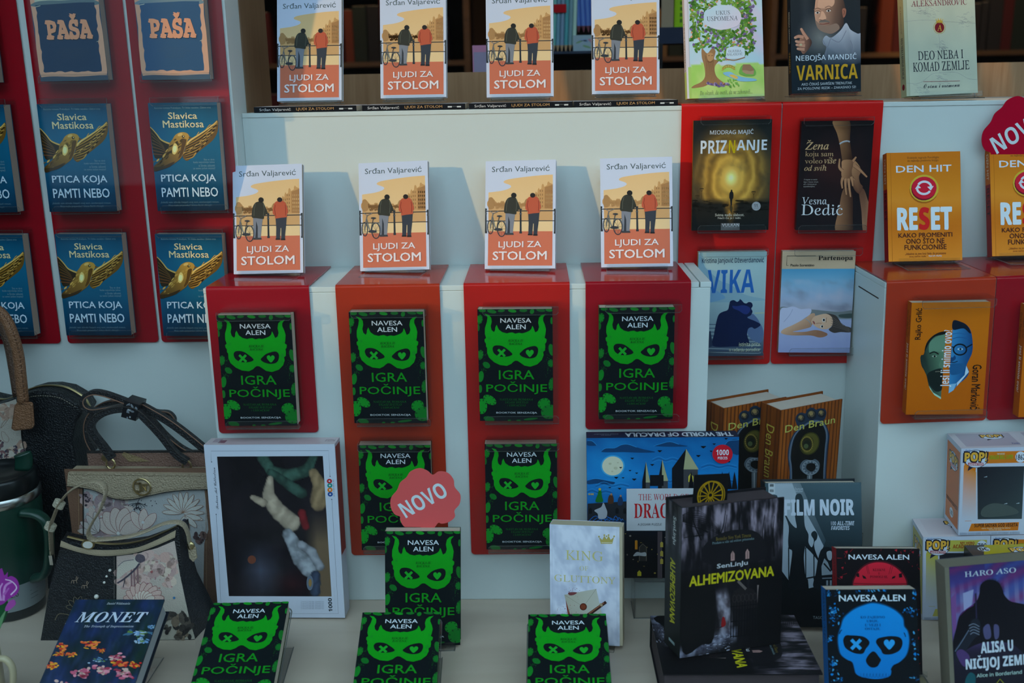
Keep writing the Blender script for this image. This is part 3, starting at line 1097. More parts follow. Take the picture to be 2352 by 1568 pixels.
def art_emblem(a):
    """cream hardcover with a crowned red seal"""
    a.quad((522, -190), (1244, -215), (1280, 920), (570, 960))
    a.grid(lambda u, v: mixc((186, 186, 166), (176, 178, 160), 0.5 + nz(u * 4, v * 4, 6)), 12, 16)
    a.poly([(522, -190), (552, -191), (598, 958), (570, 960)], (168, 170, 146))
    a.line([(556, -190), (602, 958)], 5, (146, 148, 128))
    rnd = random.Random(21)
    pen = (148, 148, 144)
    for bx, by, sx, n in ((720, 120, 150, 40), (1120, 205, 90, 26), (895, 470, 80, 34), (900, 800, 130, 22), (720, 900, 120, 14)):
        for k in range(n):
            x, y = bx + rnd.gauss(0, sx * 0.45), by + rnd.gauss(0, 32)
            a.hold = k > 0
            a.line([(x, y), (x + rnd.uniform(6, 20), y + rnd.uniform(-14, 8)), (x + rnd.uniform(20, 44), y + rnd.uniform(-8, 14))], 2.5, pen, sm=3)
        a.hold = False
    a.line([(540, 215), (760, 200), (950, 215), (1258, 232)], 2.5, pen, sm=4)
    a.line([(560, 830), (700, 828), (820, 740), (900, 728), (1060, 720), (1180, 780), (1274, 792)], 2.5, pen, sm=4)
    a.line([(890, 340), (898, 430), (890, 560), (900, 725)], 2.5, pen, sm=4)
    a.text('ALEKSANDROVIĆ', 's', (610, -8), (1172, 46), (122, 34, 54), off=-0.012)
    for k in range(36):
        q = RAD(k * 10)
        a.hold = k > 0
        a.ell(897 + 60 * math.cos(q), 275 + 62 * math.sin(q), 4, 4, (176, 140, 62), n=6)
    a.hold = False
    a.ell(897, 275, 50, 54, (192, 156, 70))
    a.ell(897, 275, 47, 51, (118, 22, 34))
    a.text('A', 's', (872, 248), (922, 306), (200, 160, 62), off=-0.006)
    a.poly([(868, 224), (862, 196), (876, 208), (884, 190), (896, 206), (908, 190), (918, 208), (930, 196), (926, 224)], (190, 152, 60))
    a.rect(866, 222, 928, 230, (170, 132, 50))
    for x, y in ((862, 194), (884, 188), (896, 202), (908, 188), (930, 194)):
        a.ell(x, y, 5, 5, (206, 170, 80))
    a.text('DEO NEBA I', 's', (680, 513), (1135, 580), (24, 30, 48), off=-0.004)
    a.text('KOMAD ZEMLJE', 's', (630, 626), (1195, 690), (24, 30, 48), off=-0.004)
    a.line([(735, 815), (1100, 805)], 4, (150, 90, 90))
    a.text('O vinu i vremenu', 'sc', (738, 838), (1098, 862), (54, 56, 66), off=-0.014)


def art_emblem_spine(a):
    a.quad((0, 0), (30, 0), (30, 260), (0, 260))
    a.fill((160, 152, 116))
    a.text('ALEKSANDROVIĆ', 's', (11, 52), (19, 118), (90, 60, 56), rot=-90, off=-0.01)
    a.text('DEO NEBA I KOMAD ZEMLJE', 's', (9, 126), (21, 220), (26, 30, 40), rot=-90)
    a.ell(15, 238, 7, 7, (118, 22, 34))


def art_light(a):
    """lone figure before a golden vortex of light"""
    a.quad((195, 262), (1033, 248), (990, 1420), (180, 1425))

    def sky(u, v):
        x, y = (u - 0.50) / 0.62, (v - 0.52) / 0.56
        r = math.hypot(x, y)
        an = math.atan2(y, x)
        w = 0.5 + 0.5 * math.sin(r * 30 + 2.2 * nz(u * 5, v * 5, 2) + an * 1.0)
        c = ramp(r, [(0, (255, 246, 200)), (0.07, (246, 216, 130)), (0.16, (214, 168, 80)), (0.34, (184, 136, 58)), (0.55, (146, 106, 48)), (0.80, (84, 68, 44)), (1.0, (36, 38, 38))])
        c = mixc(c, (222, 172, 78), 0.75 * w ** 3 * max(0, 1 - abs(r - 0.40) / 0.42))
        c = mixc(c, (70, 54, 30), 0.35 * (1 - w) ** 2 * max(0, 1 - abs(r - 0.5) / 0.4))
        c = mixc(c, (48, 46, 44), max(0, 0.6 * nz(u * 6, v * 6, 4)) * (r > 0.2))
        if v > 0.70:
            g = (v - 0.70) / 0.06
            gr = mixc((34, 32, 28), (196, 134, 50), max(0, 1 - abs(u - 0.505) / (0.05 + 0.42 * max(0, 0.92 - v))) * (0.75 + 0.5 * nz(u * 22, v * 26, 5)))
            c = mixc(c, gr, g)
            c = mixc(c, (26, 28, 28), (v - 0.84) / 0.12)
        return c
    a.grid(sky, 54, 76)
    rnd = random.Random(2)
    a.hold = True
    for k in range(60):
        x, y = rnd.uniform(190, 1000), rnd.uniform(1105, 1240)
        if abs(x - 600) > 40:
            a.ell(x, y, rnd.uniform(8, 46), rnd.uniform(4, 16), (34, 32, 28), n=9)
    a.hold = False
    a.up()
    for x, y in ((285, 985), (240, 1060), (835, 1020)):
        a.line([(x, 1090), (x, y)], 3, (60, 48, 30))
        for dx in (-22, 20):
            a.line([(x, y + 30), (x + dx, y)], 3, (60, 48, 30))
        a.ell(x, y - 2, 24, 5, (60, 48, 30))
    sil = (34, 34, 34)
    a.ell(601, 1006, 9, 11, sil)
    a.smooth([(588, 1018), (601, 1014), (614, 1018), (622, 1042), (619, 1084), (610, 1098), (606, 1160), (597, 1160), (590, 1160), (586, 1098), (578, 1084), (578, 1042)], sil)
    a.smooth([(586, 1165), (606, 1165), (612, 1200), (602, 1240), (590, 1228), (582, 1200)], (70, 56, 34))
    a.ell(862, 1170, 47, 47, (150, 150, 154))
    a.text('11.', 'b', (840, 1148), (886, 1182), (80, 80, 86))
    a.text('IZDANJE', 'g', (836, 1190), (888, 1200), (100, 100, 106))
    a.text('MIODRAG MAJIĆ', 'b', (372, 356), (832, 413), (206, 208, 214), off=-0.02)
    a.text('PRIZ', 'b', (273, 475), (548, 610), (206, 208, 214), off=-0.008)
    a.text('N', 'b', (573, 472), (638, 608), (196, 164, 20), off=-0.008)
    a.text('ANJE', 'b', (655, 470), (973, 607), (206, 208, 214), off=-0.008)
    a.text('Svima nađu slabost.', 'g', (428, 1246), (735, 1273), (190, 184, 170), off=0.006)
    a.text('Naći će je i tebi.', 'g', (458, 1281), (700, 1309), (190, 184, 170), off=0.006)
    a.rect(489, 1348, 687, 1432, (92, 90, 92))
    a.text('VULKAN', 'b', (503, 1353), (681, 1382), (196, 196, 202), off=-0.016)
    a.text('IZDAVAŠTVO', 'g', (525, 1389), (655, 1399), (150, 150, 154))


def art_hands(a):
    """an arm with a bracelet and two entwined hands on dark brown"""
    a.quad((1340, 270), (2115, 262), (2028, 1425), (1285, 1420))
    a.grid(lambda u, v: mixc((30, 25, 28), (54, 32, 32), max(0, 1 - math.hypot((u - 0.45) / 0.5, (v - 0.45) / 0.45)) + 0.3 * nz(u * 4, v * 4, 1)), 16, 24)
    sk = (158, 108, 74)
    arm = [(1672, 262), (1848, 258), (1854, 470), (1868, 580), (1880, 690), (1860, 740), (1790, 744), (1774, 700), (1762, 620), (1744, 512), (1716, 400)]
    a.smooth(arm, sk, grad=((1700, 400), (1880, 420), (168, 118, 80), (62, 40, 30)))
    # forearms that come from below
    a.smooth([(1700, 1430), (1738, 1200), (1776, 1010), (1830, 980), (1880, 1060), (1884, 1300), (1872, 1430)], sk, grad=((1720, 1200), (1880, 1200), (150, 104, 74), (60, 38, 30)))
    a.smooth([(1950, 1020), (1998, 990), (2040, 1100), (2062, 1200), (2040, 1430), (1990, 1430), (1976, 1230)], (138, 94, 70), grad=((1960, 1100), (2062, 1150), (96, 62, 48), (150, 106, 80)))
    # back hand
    a.smooth([(1838, 760), (1850, 716), (1900, 690), (1950, 740), (1972, 800), (1950, 860), (1962, 930), (1990, 970), (1955, 1040), (1910, 1010), (1880, 950), (1846, 850)], (146, 100, 72), grad=((1850, 760), (1970, 980), (168, 118, 84), (92, 60, 46)))
    for p in (((1900, 740), (1960, 790), (2035, 865)), ((1890, 900), (1866, 860), (1845, 820)), ((1860, 720), (1890, 690), (1920, 650))):
        a.line(list(p), [44, 20], (86, 54, 42), sm=4)
        a.line(list(p), [36, 14], (168, 118, 86), sm=4)
    # front hand: palm, four fingers, thumb
    a.smooth([(1774, 690), (1872, 684), (1886, 740), (1872, 800), (1876, 870), (1850, 900), (1790, 900), (1764, 850), (1766, 760)], sk, grad=((1770, 760), (1885, 790), (176, 124, 88), (108, 72, 52)))
    for p in (((1778, 870), (1766, 920), (1774, 985)), ((1806, 880), (1806, 960), (1816, 1052)), ((1838, 880), (1846, 970), (1860, 1075)), ((1866, 860), (1878, 910), (1884, 960)), ((1776, 800), (1740, 760), (1744, 670))):
        a.line(list(p), [38, 20], (84, 54, 42), sm=4)
        a.line(list(p), [30, 13], (172, 122, 88), sm=4)
    a.line([(1742, 514), (1780, 492), (1826, 482), (1852, 490)], 15, (150, 150, 156), sm=4)
    a.line([(1744, 506), (1780, 485), (1824, 476)], 4, (210, 210, 214), sm=4)
    cr = (190, 152, 112)
    a.text('Žena', 'i', (1383, 472), (1625, 572), cr, off=0.012)
    a.text('koju sam', 's', (1380, 590), (1678, 660), cr, off=-0.012)
    a.text('voleo', 's', (1377, 668), (1560, 719), cr, off=-0.012)
    a.text('više', 'i', (1582, 656), (1705, 720), cr, off=0.01)
    a.text('od svih', 'i', (1372, 736), (1603, 796), cr, off=0.01)
    for s, l, y, r in (('S tugom se može', 1366, 882, 1508), ('lepo i časno živeti,', 1364, 907, 1520), ('ali s krivicom je', 1362, 931, 1500), ('nepodnošljivo.', 1361, 955, 1484)):
        a.text(s, 'bi', (l, y), (r, y + 18), (150, 142, 138))
    a.text('Vesna', 's', (1350, 1076), (1608, 1152), (206, 206, 210), off=-0.014)
    a.text('Dedić', 's', (1344, 1148), (1776, 1266), (206, 206, 210), off=-0.014)


def art_family(a):
    """navy silhouettes before a pale lake"""
    a.quad((235, 175), (928, 165), (880, 1205), (218, 1210))
    a.grid(lambda u, v: ramp(v, [(0, (160, 182, 184)), (0.45, (146, 168, 174)), (0.75, (120, 140, 152)), (0.86, (82, 98, 116)), (1, (52, 64, 82))]), 6, 20)
    a.smooth([(232, 200), (270, 230), (300, 320), (380, 400), (470, 470), (560, 500), (700, 600), (880, 640), (880, 660), (218, 660), (220, 400)], (128, 156, 170))
    a.smooth([(220, 300), (260, 420), (340, 520), (420, 560), (500, 640), (216, 660)], (108, 146, 178))
    for k in range(16):
        a.hold = k > 0
        a.line([(225 + 9 * k, 900 + 18 * k), (330 + 30 * k, 896 + 19 * k), (860, 905 + 18 * k)], 7, ((60, 76, 98), (138, 152, 160))[k % 2], sm=3)
    a.hold = False
    nv = (16, 28, 62)
    a.smooth([(715, 845), (770, 790), (820, 830), (850, 880), (880, 940), (884, 1010), (850, 1080), (760, 1040), (720, 960)], (82, 100, 134))
    a.smooth([(545, 700), (556, 666), (590, 655), (622, 672), (640, 664), (664, 652), (690, 680), (716, 688), (740, 674), (770, 682), (780, 712), (766, 740), (778, 770), (760, 806), (726, 830), (800, 862), (850, 890), (852, 910), (800, 940), (770, 925), (735, 940), (722, 1000), (736, 1100), (560, 1116), (380, 1108), (392, 1000), (414, 880), (440, 800), (480, 772), (530, 752)], nv)
    a.smooth([(576, 712), (620, 716), (680, 706), (740, 722), (756, 752), (730, 792), (690, 792), (640, 760), (590, 740)], (34, 48, 104))
    a.line([(648, 660), (654, 646), (664, 658)], 8, nv)
    a.line([(800, 785), (895, 782)], 7, (176, 176, 128))
    a.poly([(270, 1150), (300, 990), (360, 960), (380, 1110)], (40, 52, 76))
    a.text('Kristina Janjović Dževerdanović', 'b', (272, 233), (893, 290), (24, 44, 74), off=-0.018)
    a.text('VIKA', 'b', (330, 353), (795, 580), (38, 92, 162))
    a.text('istinita priča', 'b', (643, 1076), (845, 1120), (180, 184, 158), off=-0.022)
    a.text('o rađanju porodice', 'b', (545, 1128), (845, 1168), (180, 184, 158), off=-0.022)


def art_sleeper(a):
    """a woman lying on a white sheet under a wide sky"""
    a.quad((1075, 160), (1813, 160), (1747, 1175), (1035, 1172))

    def sky(u, v):
        c = ramp(v, [(0.17, (76, 140, 176)), (0.30, (120, 160, 188)), (0.45, (150, 164, 190)), (0.58, (160, 156, 172)), (0.66, (128, 136, 148))])
        n = nz(u * 3.5 + 2, v * 6, 9)
        if 0.28 < v < 0.62:
            c = mixc(c, (120, 122, 138), max(0, n * 1.2 - 0.08))
            c = mixc(c, (176, 172, 188), max(0, -n * 0.9))
        if v > 0.66:
            c = mixc((160, 166, 198), (146, 152, 192), (v - 0.66) / 0.3 + 0.4 * nz(u * 6, v * 6, 3))
        return c
    a.fill((184, 158, 132))
    a.grid(sky, 24, 36, uv=(0, 0.17, 1, 1))
    a.smooth([(1060, 720), (1200, 735), (1370, 745), (1500, 758), (1650, 770), (1780, 756), (1776, 830), (1600, 832), (1350, 800), (1060, 800)], (112, 116, 118))
    a.smooth([(1640, 800), (1700, 790), (1776, 788), (1774, 828), (1660, 826)], (64, 76, 74))
    a.smooth([(1055, 752), (1130, 726), (1190, 716), (1260, 740), (1360, 738), (1356, 790), (1300, 830), (1240, 870), (1150, 930), (1050, 975)], (180, 180, 204))
    a.line([(1180, 740), (1150, 800), (1090, 870)], 6, (150, 152, 182), sm=3)
    sk = (190, 146, 118)
    a.smooth([(1300, 836), (1360, 790), (1400, 786), (1400, 830), (1372, 900), (1350, 924), (1250, 950), (1180, 968), (1300, 968), (1362, 956), (1410, 950), (1470, 960), (1528, 990), (1500, 1016), (1440, 1024), (1360, 1004), (1200, 1004), (1110, 996), (1062, 976), (1090, 940), (1180, 900)], sk, grad=((1200, 860), (1300, 1010), (204, 162, 134), (150, 106, 82)))
    for k in range(4):
        a.line([(1420, 966 + k * 11), (1480, 968 + k * 11), (1524, 984 + k * 6)], 4, (140, 96, 76), sm=3)
    a.smooth([(1366, 870), (1390, 820), (1440, 800), (1510, 788), (1560, 806), (1584, 850), (1572, 906), (1530, 938), (1470, 940), (1410, 916)], (204, 164, 138))
    a.smooth([(1514, 784), (1560, 790), (1610, 806), (1646, 850), (1680, 900), (1764, 930), (1756, 972), (1660, 970), (1590, 978), (1540, 946), (1572, 910), (1580, 850), (1556, 806)], (66, 58, 56))
    for k in range(5):
        a.line([(1560, 810 + k * 24), (1630, 860 + k * 16), (1748, 940 + k * 7)], 4, (98, 88, 84), sm=3)
    a.ell(1490, 850, 17, 19, (214, 206, 202))
    a.ell(1491, 850, 11, 13, (44, 38, 38))
    a.ell(1472, 914, 16, 15, (214, 206, 202))
    a.ell(1474, 914, 10, 11, (44, 38, 38))
    a.line([(1520, 826), (1514, 850), (1516, 874)], 4, (110, 80, 64), sm=3)
    a.line([(1412, 886), (1440, 880), (1470, 884)], 6, (168, 118, 96), sm=3)
    a.smooth([(1378, 860), (1396, 866), (1404, 890), (1388, 886)], (150, 84, 78))
    a.line([(1310, 838), (1350, 870), (1362, 912)], 5, (130, 150, 160), sm=3)
    a.text('Partenopa', 's', (1437, 204), (1780, 263), (44, 38, 36), off=0.006)
    a.text('Paolo Sorentino', 'g', (1157, 287), (1393, 312), (52, 46, 44), off=0.02)
    a.line([(1410, 206), (1120, 206), (1116, 302), (1134, 303)], 5, (60, 54, 50))


def art_reset(a):
    """orange cover with a red push button"""
    a.quad((145, 533), (800, 517), (828, 1490), (160, 1508))
    a.grid(lambda u, v: ramp(v + 0.05 * nz(u * 2, v * 2, 5), [(0, (198, 108, 10)), (0.2, (200, 116, 16)), (0.45, (214, 132, 36)), (0.66, (196, 106, 8)), (1, (220, 134, 40))]), 8, 16)
    a.line([(180, 533), (194, 1506)], 4, (176, 96, 12))
    a.text('Dobitnik nagrade Porchlight', 'g', (330, 567), (612, 584), (120, 66, 20), off=0.012)
    a.text('za najbolju poslovnu knjigu', 'g', (330, 592), (607, 609), (120, 66, 20), off=0.012)
    a.text('DEN HIT', 'g', (230, 648), (723, 694), (206, 206, 214), off=0.012)
    a.ell(478, 856, 130, 124, (160, 90, 14))
    a.ell(481, 845, 130, 121, (196, 164, 50))
    a.ell(476, 850, 112, 104, (110, 14, 34))
    a.ell(481, 841, 111, 99, (196, 22, 50))
    a.ring(482, 840, 62, 54, 20, (206, 204, 212), a0=-150, a1=-8)
    a.ring(478, 842, 62, 54, 20, (206, 204, 212), a0=30, a1=172)
    a.poly([(508, 832), (566, 824), (540, 866)], (206, 204, 212))
    a.poly([(398, 852), (452, 842), (424, 812)], (206, 204, 212))
    wt = (206, 214, 228)
    a.text('RE', 'b', (240, 1026), (420, 1213), wt, off=0.03)
    a.text('S', 'b', (437, 1020), (526, 1211), (200, 26, 26), off=0.03)
    a.text('ET', 'b', (544, 1018), (730, 1208), wt, off=0.03)
    dk = (74, 30, 22)
    a.text('KAKO PROMENITI', 'g', (248, 1250), (735, 1277), dk, off=0.014)
    a.text('ONO ŠTO NE', 'g', (317, 1288), (664, 1336), dk, off=0.014)
    a.text('FUNKCIONIŠE', 'g', (303, 1344), (683, 1391), dk, off=0.014)
    a.text('„Idealno za sve koji žele da promene', 'g', (308, 1426), (678, 1442), (134, 70, 26), off=0.012)
    a.text('svoj način rada.”', 'g', (347, 1451), (512, 1467), (134, 70, 26), off=0.012)
    a.text('Oprah Daily', 'b', (521, 1446), (641, 1462), (204, 196, 190))


def art_reset_spine(a):
    a.quad((0, 0), (30, 0), (30, 480), (0, 480))
    a.fill((128, 20, 24))
    a.rect(0, 0, 30, 160, (170, 84, 14))
    a.text('DEN HIT', 'g', (9, 26), (21, 140), (190, 170, 150), rot=-90)
    a.text('RESET', 'b', (7, 175), (23, 300), (60, 10, 16), rot=-90)


def art_halves(a):
    """two half faces, green and blue, on orange"""
    a.quad((540, 432), (1215, 420), (1147, 1390), (487, 1390))
    a.grid(lambda u, v: mixc((192, 104, 8), (176, 88, 2), v + 0.3 * nz(u * 2, v * 2, 1)), 6, 8)
    L = [(826, 676), (770, 686), (710, 722), (664, 780), (642, 870), (620, 880), (612, 910), (622, 970), (640, 1004), (664, 1056), (676, 1110), (690, 1160), (730, 1218), (787, 1258)]
    a.poly(spline(L, 4), (40, 62, 52), grad=((640, 900), (820, 880), (30, 44, 40), (92, 128, 102)))
    a.poly(spline([(826, 676), (770, 686), (710, 722), (664, 780), (648, 850), (690, 770), (740, 720), (823, 700)], 3, True), (16, 20, 20))
    a.smooth([(690, 780), (740, 730), (818, 716), (814, 840), (740, 850), (690, 860)], (92, 126, 104))
    a.smooth([(800, 900), (812, 900), (806, 990), (780, 985), (770, 960)], (84, 116, 94))
    a.line([(690, 866), (730, 852), (768, 872)], 12, (20, 26, 24), sm=3)
    a.ell(732, 890, 22, 8, (130, 150, 130))
    a.ell(734, 890, 9, 8, (14, 18, 18))
    a.smooth([(668, 1050), (720, 1010), (800, 1000), (797, 1110), (792, 1180), (740, 1190), (690, 1130)], (22, 32, 30))
    a.line([(738, 1022), (770, 1020), (800, 1024)], 9, (96, 92, 80), sm=3)
    a.poly([(684, 1140), (720, 1200), (787, 1240), (787, 1258), (730, 1222), (694, 1170)], (150, 190, 170))
    R = [(893, 584), (950, 590), (1010, 622), (1046, 680), (1060, 780), (1054, 860), (1030, 915), (1008, 968), (1026, 1010), (1020, 1050), (985, 1092), (930, 1135), (895, 1180), (852, 1208)]
    a.poly(spline(R, 4), (36, 104, 156), grad=((880, 800), (1050, 820), (52, 126, 176), (16, 62, 112)))
    a.smooth([(893, 584), (950, 590), (1010, 622), (1046, 685), (1030, 690), (980, 650), (891, 662)], (12, 24, 40))
    a.line([(888, 740), (940, 726), (1010, 736)], 6, (26, 80, 130), sm=3)
    a.line([(884, 700), (940, 690), (1000, 702)], 5, (30, 86, 136), sm=3)
    a.ring(950, 832, 56, 46, 13, (10, 20, 30))
    a.line([(1005, 815), (1056, 786)], 12, (10, 20, 30))
    a.line([(880, 808), (896, 812)], 10, (10, 20, 30))
    a.ell(952, 828, 24, 10, (150, 186, 206))
    a.ell(954, 828, 10, 9, (10, 26, 46))
    a.smooth([(872, 900), (890, 898), (905, 880), (915, 905), (900, 925), (872, 935)], (22, 66, 110))
    a.line([(866, 940), (900, 942), (930, 932)], 8, (12, 34, 60), sm=3)
    a.smooth([(866, 960), (930, 950), (1000, 960), (960, 1030), (890, 1050), (862, 1030)], (28, 84, 130))
    a.poly([(1004, 970), (1026, 1024), (940, 1126), (924, 1146), (922, 1118), (990, 1050)], (170, 196, 214))
    a.poly([(860, 1130), (920, 1122), (895, 1180), (852, 1208)], (120, 168, 200))
    a.text('Jesi li snimio ovo?', 'b', (806, 664), (874, 1152), (206, 208, 214), rot=90)
    a.text('Rajko Grlić', 'g', (575, 478), (628, 746), (22, 16, 12), rot=90, off=0.01)
    a.text('Goran Marković', 'g', (1060, 962), (1118, 1346), (22, 16, 12), rot=-90, off=0.01)


def art_halves_spine(a):
    a.quad((0, 0), (30, 0), (30, 510), (0, 510))
    a.fill((160, 78, 6))
    a.text('Rajko Grlić', 'g', (16, 60), (27, 150), (50, 26, 10), rot=-90)
    a.text('Goran Marković', 'g', (3, 40), (14, 160), (50, 26, 10), rot=-90)
    a.text('Jesi li snimio ovo?', 'b', (8, 186), (22, 400), (196, 188, 178), rot=-90)


def planks(u, v, s=0.0):
    k = math.floor(u * 17 + 0.25 * nz(u * 3, v * 0.6, s))
    t = nz(u * 30, v * 2.2, s + k, 3)
    c = mixc((150, 82, 24), (110, 54, 16), 0.5 + 0.6 * t)
    e = abs((u * 17) % 1.0 - 0.5)
    return mixc(c, (62, 28, 10), max(0, (e - 0.36) / 0.14))


def art_lock(a):
    """wooden planks with an antique lock plate and key"""
    a.quad((948, 601), (1642, 471), (1533, 1838), (859, 2007))
    a.grid(planks, 68, 30)
    steel, deep, brass = (52, 66, 84), (16, 16, 16), (96, 84, 36)
    a.smooth([(1052, 1700), (1046, 1300), (1026, 1140), (1036, 1000), (1080, 880), (1150, 790), (1128, 760), (1112, 700), (1128, 650), (1176, 622), (1226, 632), (1244, 590), (1300, 566), (1346, 590), (1376, 578), (1436, 580), (1462, 620), (1446, 690), (1428, 716), (1474, 800), (1494, 900), (1476, 1040), (1456, 1300), (1446, 1600)], (30, 44, 62))
    a.smooth([(1084, 1700), (1080, 1300), (1064, 1130), (1078, 1000), (1116, 890), (1180, 810), (1280, 750), (1370, 745), (1426, 790), (1450, 880), (1440, 1030), (1424, 1300), (1410, 1600)], deep)
    for o_, cc in ((0, (70, 86, 108)), (10, (112, 122, 132))):
        a.line([(1062 + o_, 1600), (1056 + o_, 1250), (1042 + o_, 1130), (1056 + o_, 1000), (1100, 880 + o_), (1176, 790 + o_), (1290, 722 + o_), (1390, 722 + o_), (1450 - o_, 790), (1472 - o_, 890), (1456 - o_, 1040), (1440 - o_, 1300), (1430 - o_, 1600)], 12 - o_ * 0.7, cc, sm=5)
    for x, y, r in ((1176, 688, 46), (1294, 646, 56), (1404, 634, 46)):
        a.ell(x, y, r, r, (24, 30, 40))
        a.ell(x - 4, y - 6, r * 0.72, r * 0.72, (84, 76, 58))
        a.ell(x - 8, y - 14, r * 0.42, r * 0.42, (134, 114, 74))
        a.ring(x, y + 4, r * 0.5, r * 0.5, 7, (24, 26, 30), a0=-40, a1=200)
    a.ell(1270, 970, 108, 134, (50, 50, 20), rot=25)
    a.ell(1270, 970, 96, 120, (76, 72, 28), rot=25)
    a.ell(1240, 976, 72, 92, (38, 36, 18), rot=25)
    a.ring(1240, 976, 64, 82, 16, brass)
    for k in range(22):
        q = RAD(k * 16.4)
        a.hold = k > 0
        a.line([(1240 + 56 * math.cos(q), 976 + 74 * math.sin(q)), (1240 + 70 * math.cos(q), 976 + 90 * math.sin(q))], 4, (140, 124, 60))
    a.hold = False
    a.ell(1236, 980, 38, 50, (26, 30, 22), rot=20)
    a.ell(1230, 1000, 26, 28, (70, 80, 50), rot=20)
    # ornate key bow
    a.smooth([(1270, 1330), (1200, 1300), (1160, 1240), (1180, 1180), (1230, 1150), (1290, 1160), (1330, 1145), (1376, 1180), (1382, 1240), (1350, 1300)], (78, 88, 98))
    a.smooth([(1280, 1284), (1232, 1250), (1240, 1206), (1282, 1190), (1326, 1200), (1336, 1240), (1314, 1276)], deep)
    a.ring(1276, 1240, 90, 78, 8, (126, 134, 142))
    for k in range(12):
        q = RAD(k * 30)
        a.hold = k > 0
        a.ell(1276 + 74 * math.cos(q), 1240 + 64 * math.sin(q), 10, 9, (120, 128, 136), n=8)
    a.hold = False
    a.poly([(1240, 1330), (1300, 1320), (1290, 1600), (1236, 1610)], (90, 98, 104))
    a.poly([(1262, 1328), (1276, 1326), (1270, 1600), (1258, 1602)], (140, 146, 152))
    a.text('Den Braun', 'g', (998, 768), (1552, 738), (166, 160, 78), off=0.008)


def art_lock_spine(a):
    a.quad((0, 0), (60, 0), (60, 300), (0, 300))
    a.grid(lambda u, v: mixc(planks(u * 0.35 + 0.3, v, 7.0), (60, 26, 8), 0.25), 16, 20)
    a.text('Den Braun', 'g', (20, 44), (44, 170), (170, 150, 60), rot=-90)
def art_noir(a):
    """black film-book cover with the shadow of a standing figure"""
    a.quad((28, 128), (995, 118), (1019, 1571), (58, 1565))
    a.grid(lambda u, v: ramp(v + 0.1 * (0.6 - u), [(0, (66, 84, 92)), (0.18, (50, 66, 74)), (0.4, (34, 46, 52)), (0.55, (16, 22, 26)), (1, (7, 9, 12))]), 8, 16)
    lt = (146, 156, 166)
    a.poly([(112, 120), (300, 124), (352, 260), (450, 440), (540, 600), (618, 756), (590, 830), (560, 900), (545, 1000), (520, 1168), (470, 1180), (462, 1090), (444, 1085), (300, 1130), (262, 1090), (196, 1000), (214, 430), (150, 250), (66, 218), (62, 122)], lt, grad=((200, 150), (420, 1000), (150, 160, 170), (132, 142, 154)))
    bk, sh = (18, 23, 28), (40, 52, 58)
    a.poly([(300, 124), (380, 120), (640, 700), (618, 756), (540, 600), (450, 440), (352, 260)], (70, 84, 92), grad=((420, 400), (520, 380), (110, 122, 130), (48, 62, 70)))
    a.smooth([(330, 300), (345, 240), (390, 236), (414, 300), (420, 420), (430, 560), (466, 640), (466, 720), (500, 770), (520, 700), (494, 650), (500, 620), (530, 605), (556, 640), (548, 690), (524, 720), (530, 790), (575, 900), (640, 1000), (690, 1060), (670, 1075), (600, 960), (510, 840), (440, 770), (432, 770), (420, 880), (436, 1060), (446, 1180), (270, 1180), (276, 1060), (300, 860), (300, 800), (270, 780), (262, 700), (268, 560), (225, 440), (232, 432), (290, 530), (348, 575), (330, 460)], sh, n=3, grad=((340, 450), (350, 900), (38, 50, 56), (14, 18, 22)))
    for x in (268, 438, 520):
        a.line([(x, 770), (x + 2, 1090)], 11, bk)
    a.line([(445, 1080), (640, 1045)], 16, bk)
    # seated figure
    a.smooth([(560, 900), (590, 800), (640, 766), (690, 780), (714, 830), (716, 1180), (520, 1176), (545, 1010)], bk)
    a.smooth([(648, 820), (690, 806), (704, 850), (690, 900), (660, 886)], (132, 140, 150))
    a.poly([(626, 880), (660, 920), (690, 1000), (716, 1010), (716, 1040), (600, 1050), (596, 960)], (120, 130, 140))
    a.line([(620, 930), (690, 1010)], 16, bk)
    a.line([(604, 1080), (700, 1076)], 12, (100, 108, 118))
    a.rect(644, 1100, 700, 1160, (110, 118, 128))
    a.rect(664, 1100, 680, 1160, bk)
    a.rect(64, 120, 130, 240, (170, 176, 182))
    a.hold = True
    for y in range(136, 240, 54):
        a.rect(76, y, 116, y + 26, (30, 40, 46))
    for k in range(50):
        a.rect(136 + k * 17, 122, 139 + k * 17, 136, (96, 110, 116))
    a.hold = False
    a.text('Eds. Paul Duncan', 'b', (222, 170), (410, 196), (150, 160, 168))
    a.text('& Jürgen Müller', 'b', (228, 198), (408, 224), (150, 160, 168))
    a.text('FILM NOIR', 'b', (226, 294), (922, 445), (176, 184, 198), off=0.03)
    a.text('100 ALL-TIME', 'sbi', (692, 508), (926, 548), (168, 176, 190), off=0.01)
    a.text('FAVORITES', 'sbi', (692, 556), (879, 595), (168, 176, 190), off=0.01)
    a.text('TASCHEN', 'g', (511, 1456), (690, 1486), (120, 128, 134))


def forest(u, v, s=0.0):
    """pale winter trees over a dark drive"""
    t = nz(u * 16, v * 4.5, s, 5) + 0.4 * nz(u * 40, v * 9, s + 3, 3)
    top = max(0, 1 - v / 0.42)
    c = mixc((18, 16, 20), (132, 120, 134), min(1, max(0, t * 1.1 + 0.28)) * min(1, top * 1.7 + 0.12))
    c = mixc(c, (12, 11, 13), 0.6 if v > 0.42 and abs(u - 0.45) > 0.22 else 0)
    if v > 0.62:
        c = mixc(c, (20, 18, 20), 0.4)
    return c


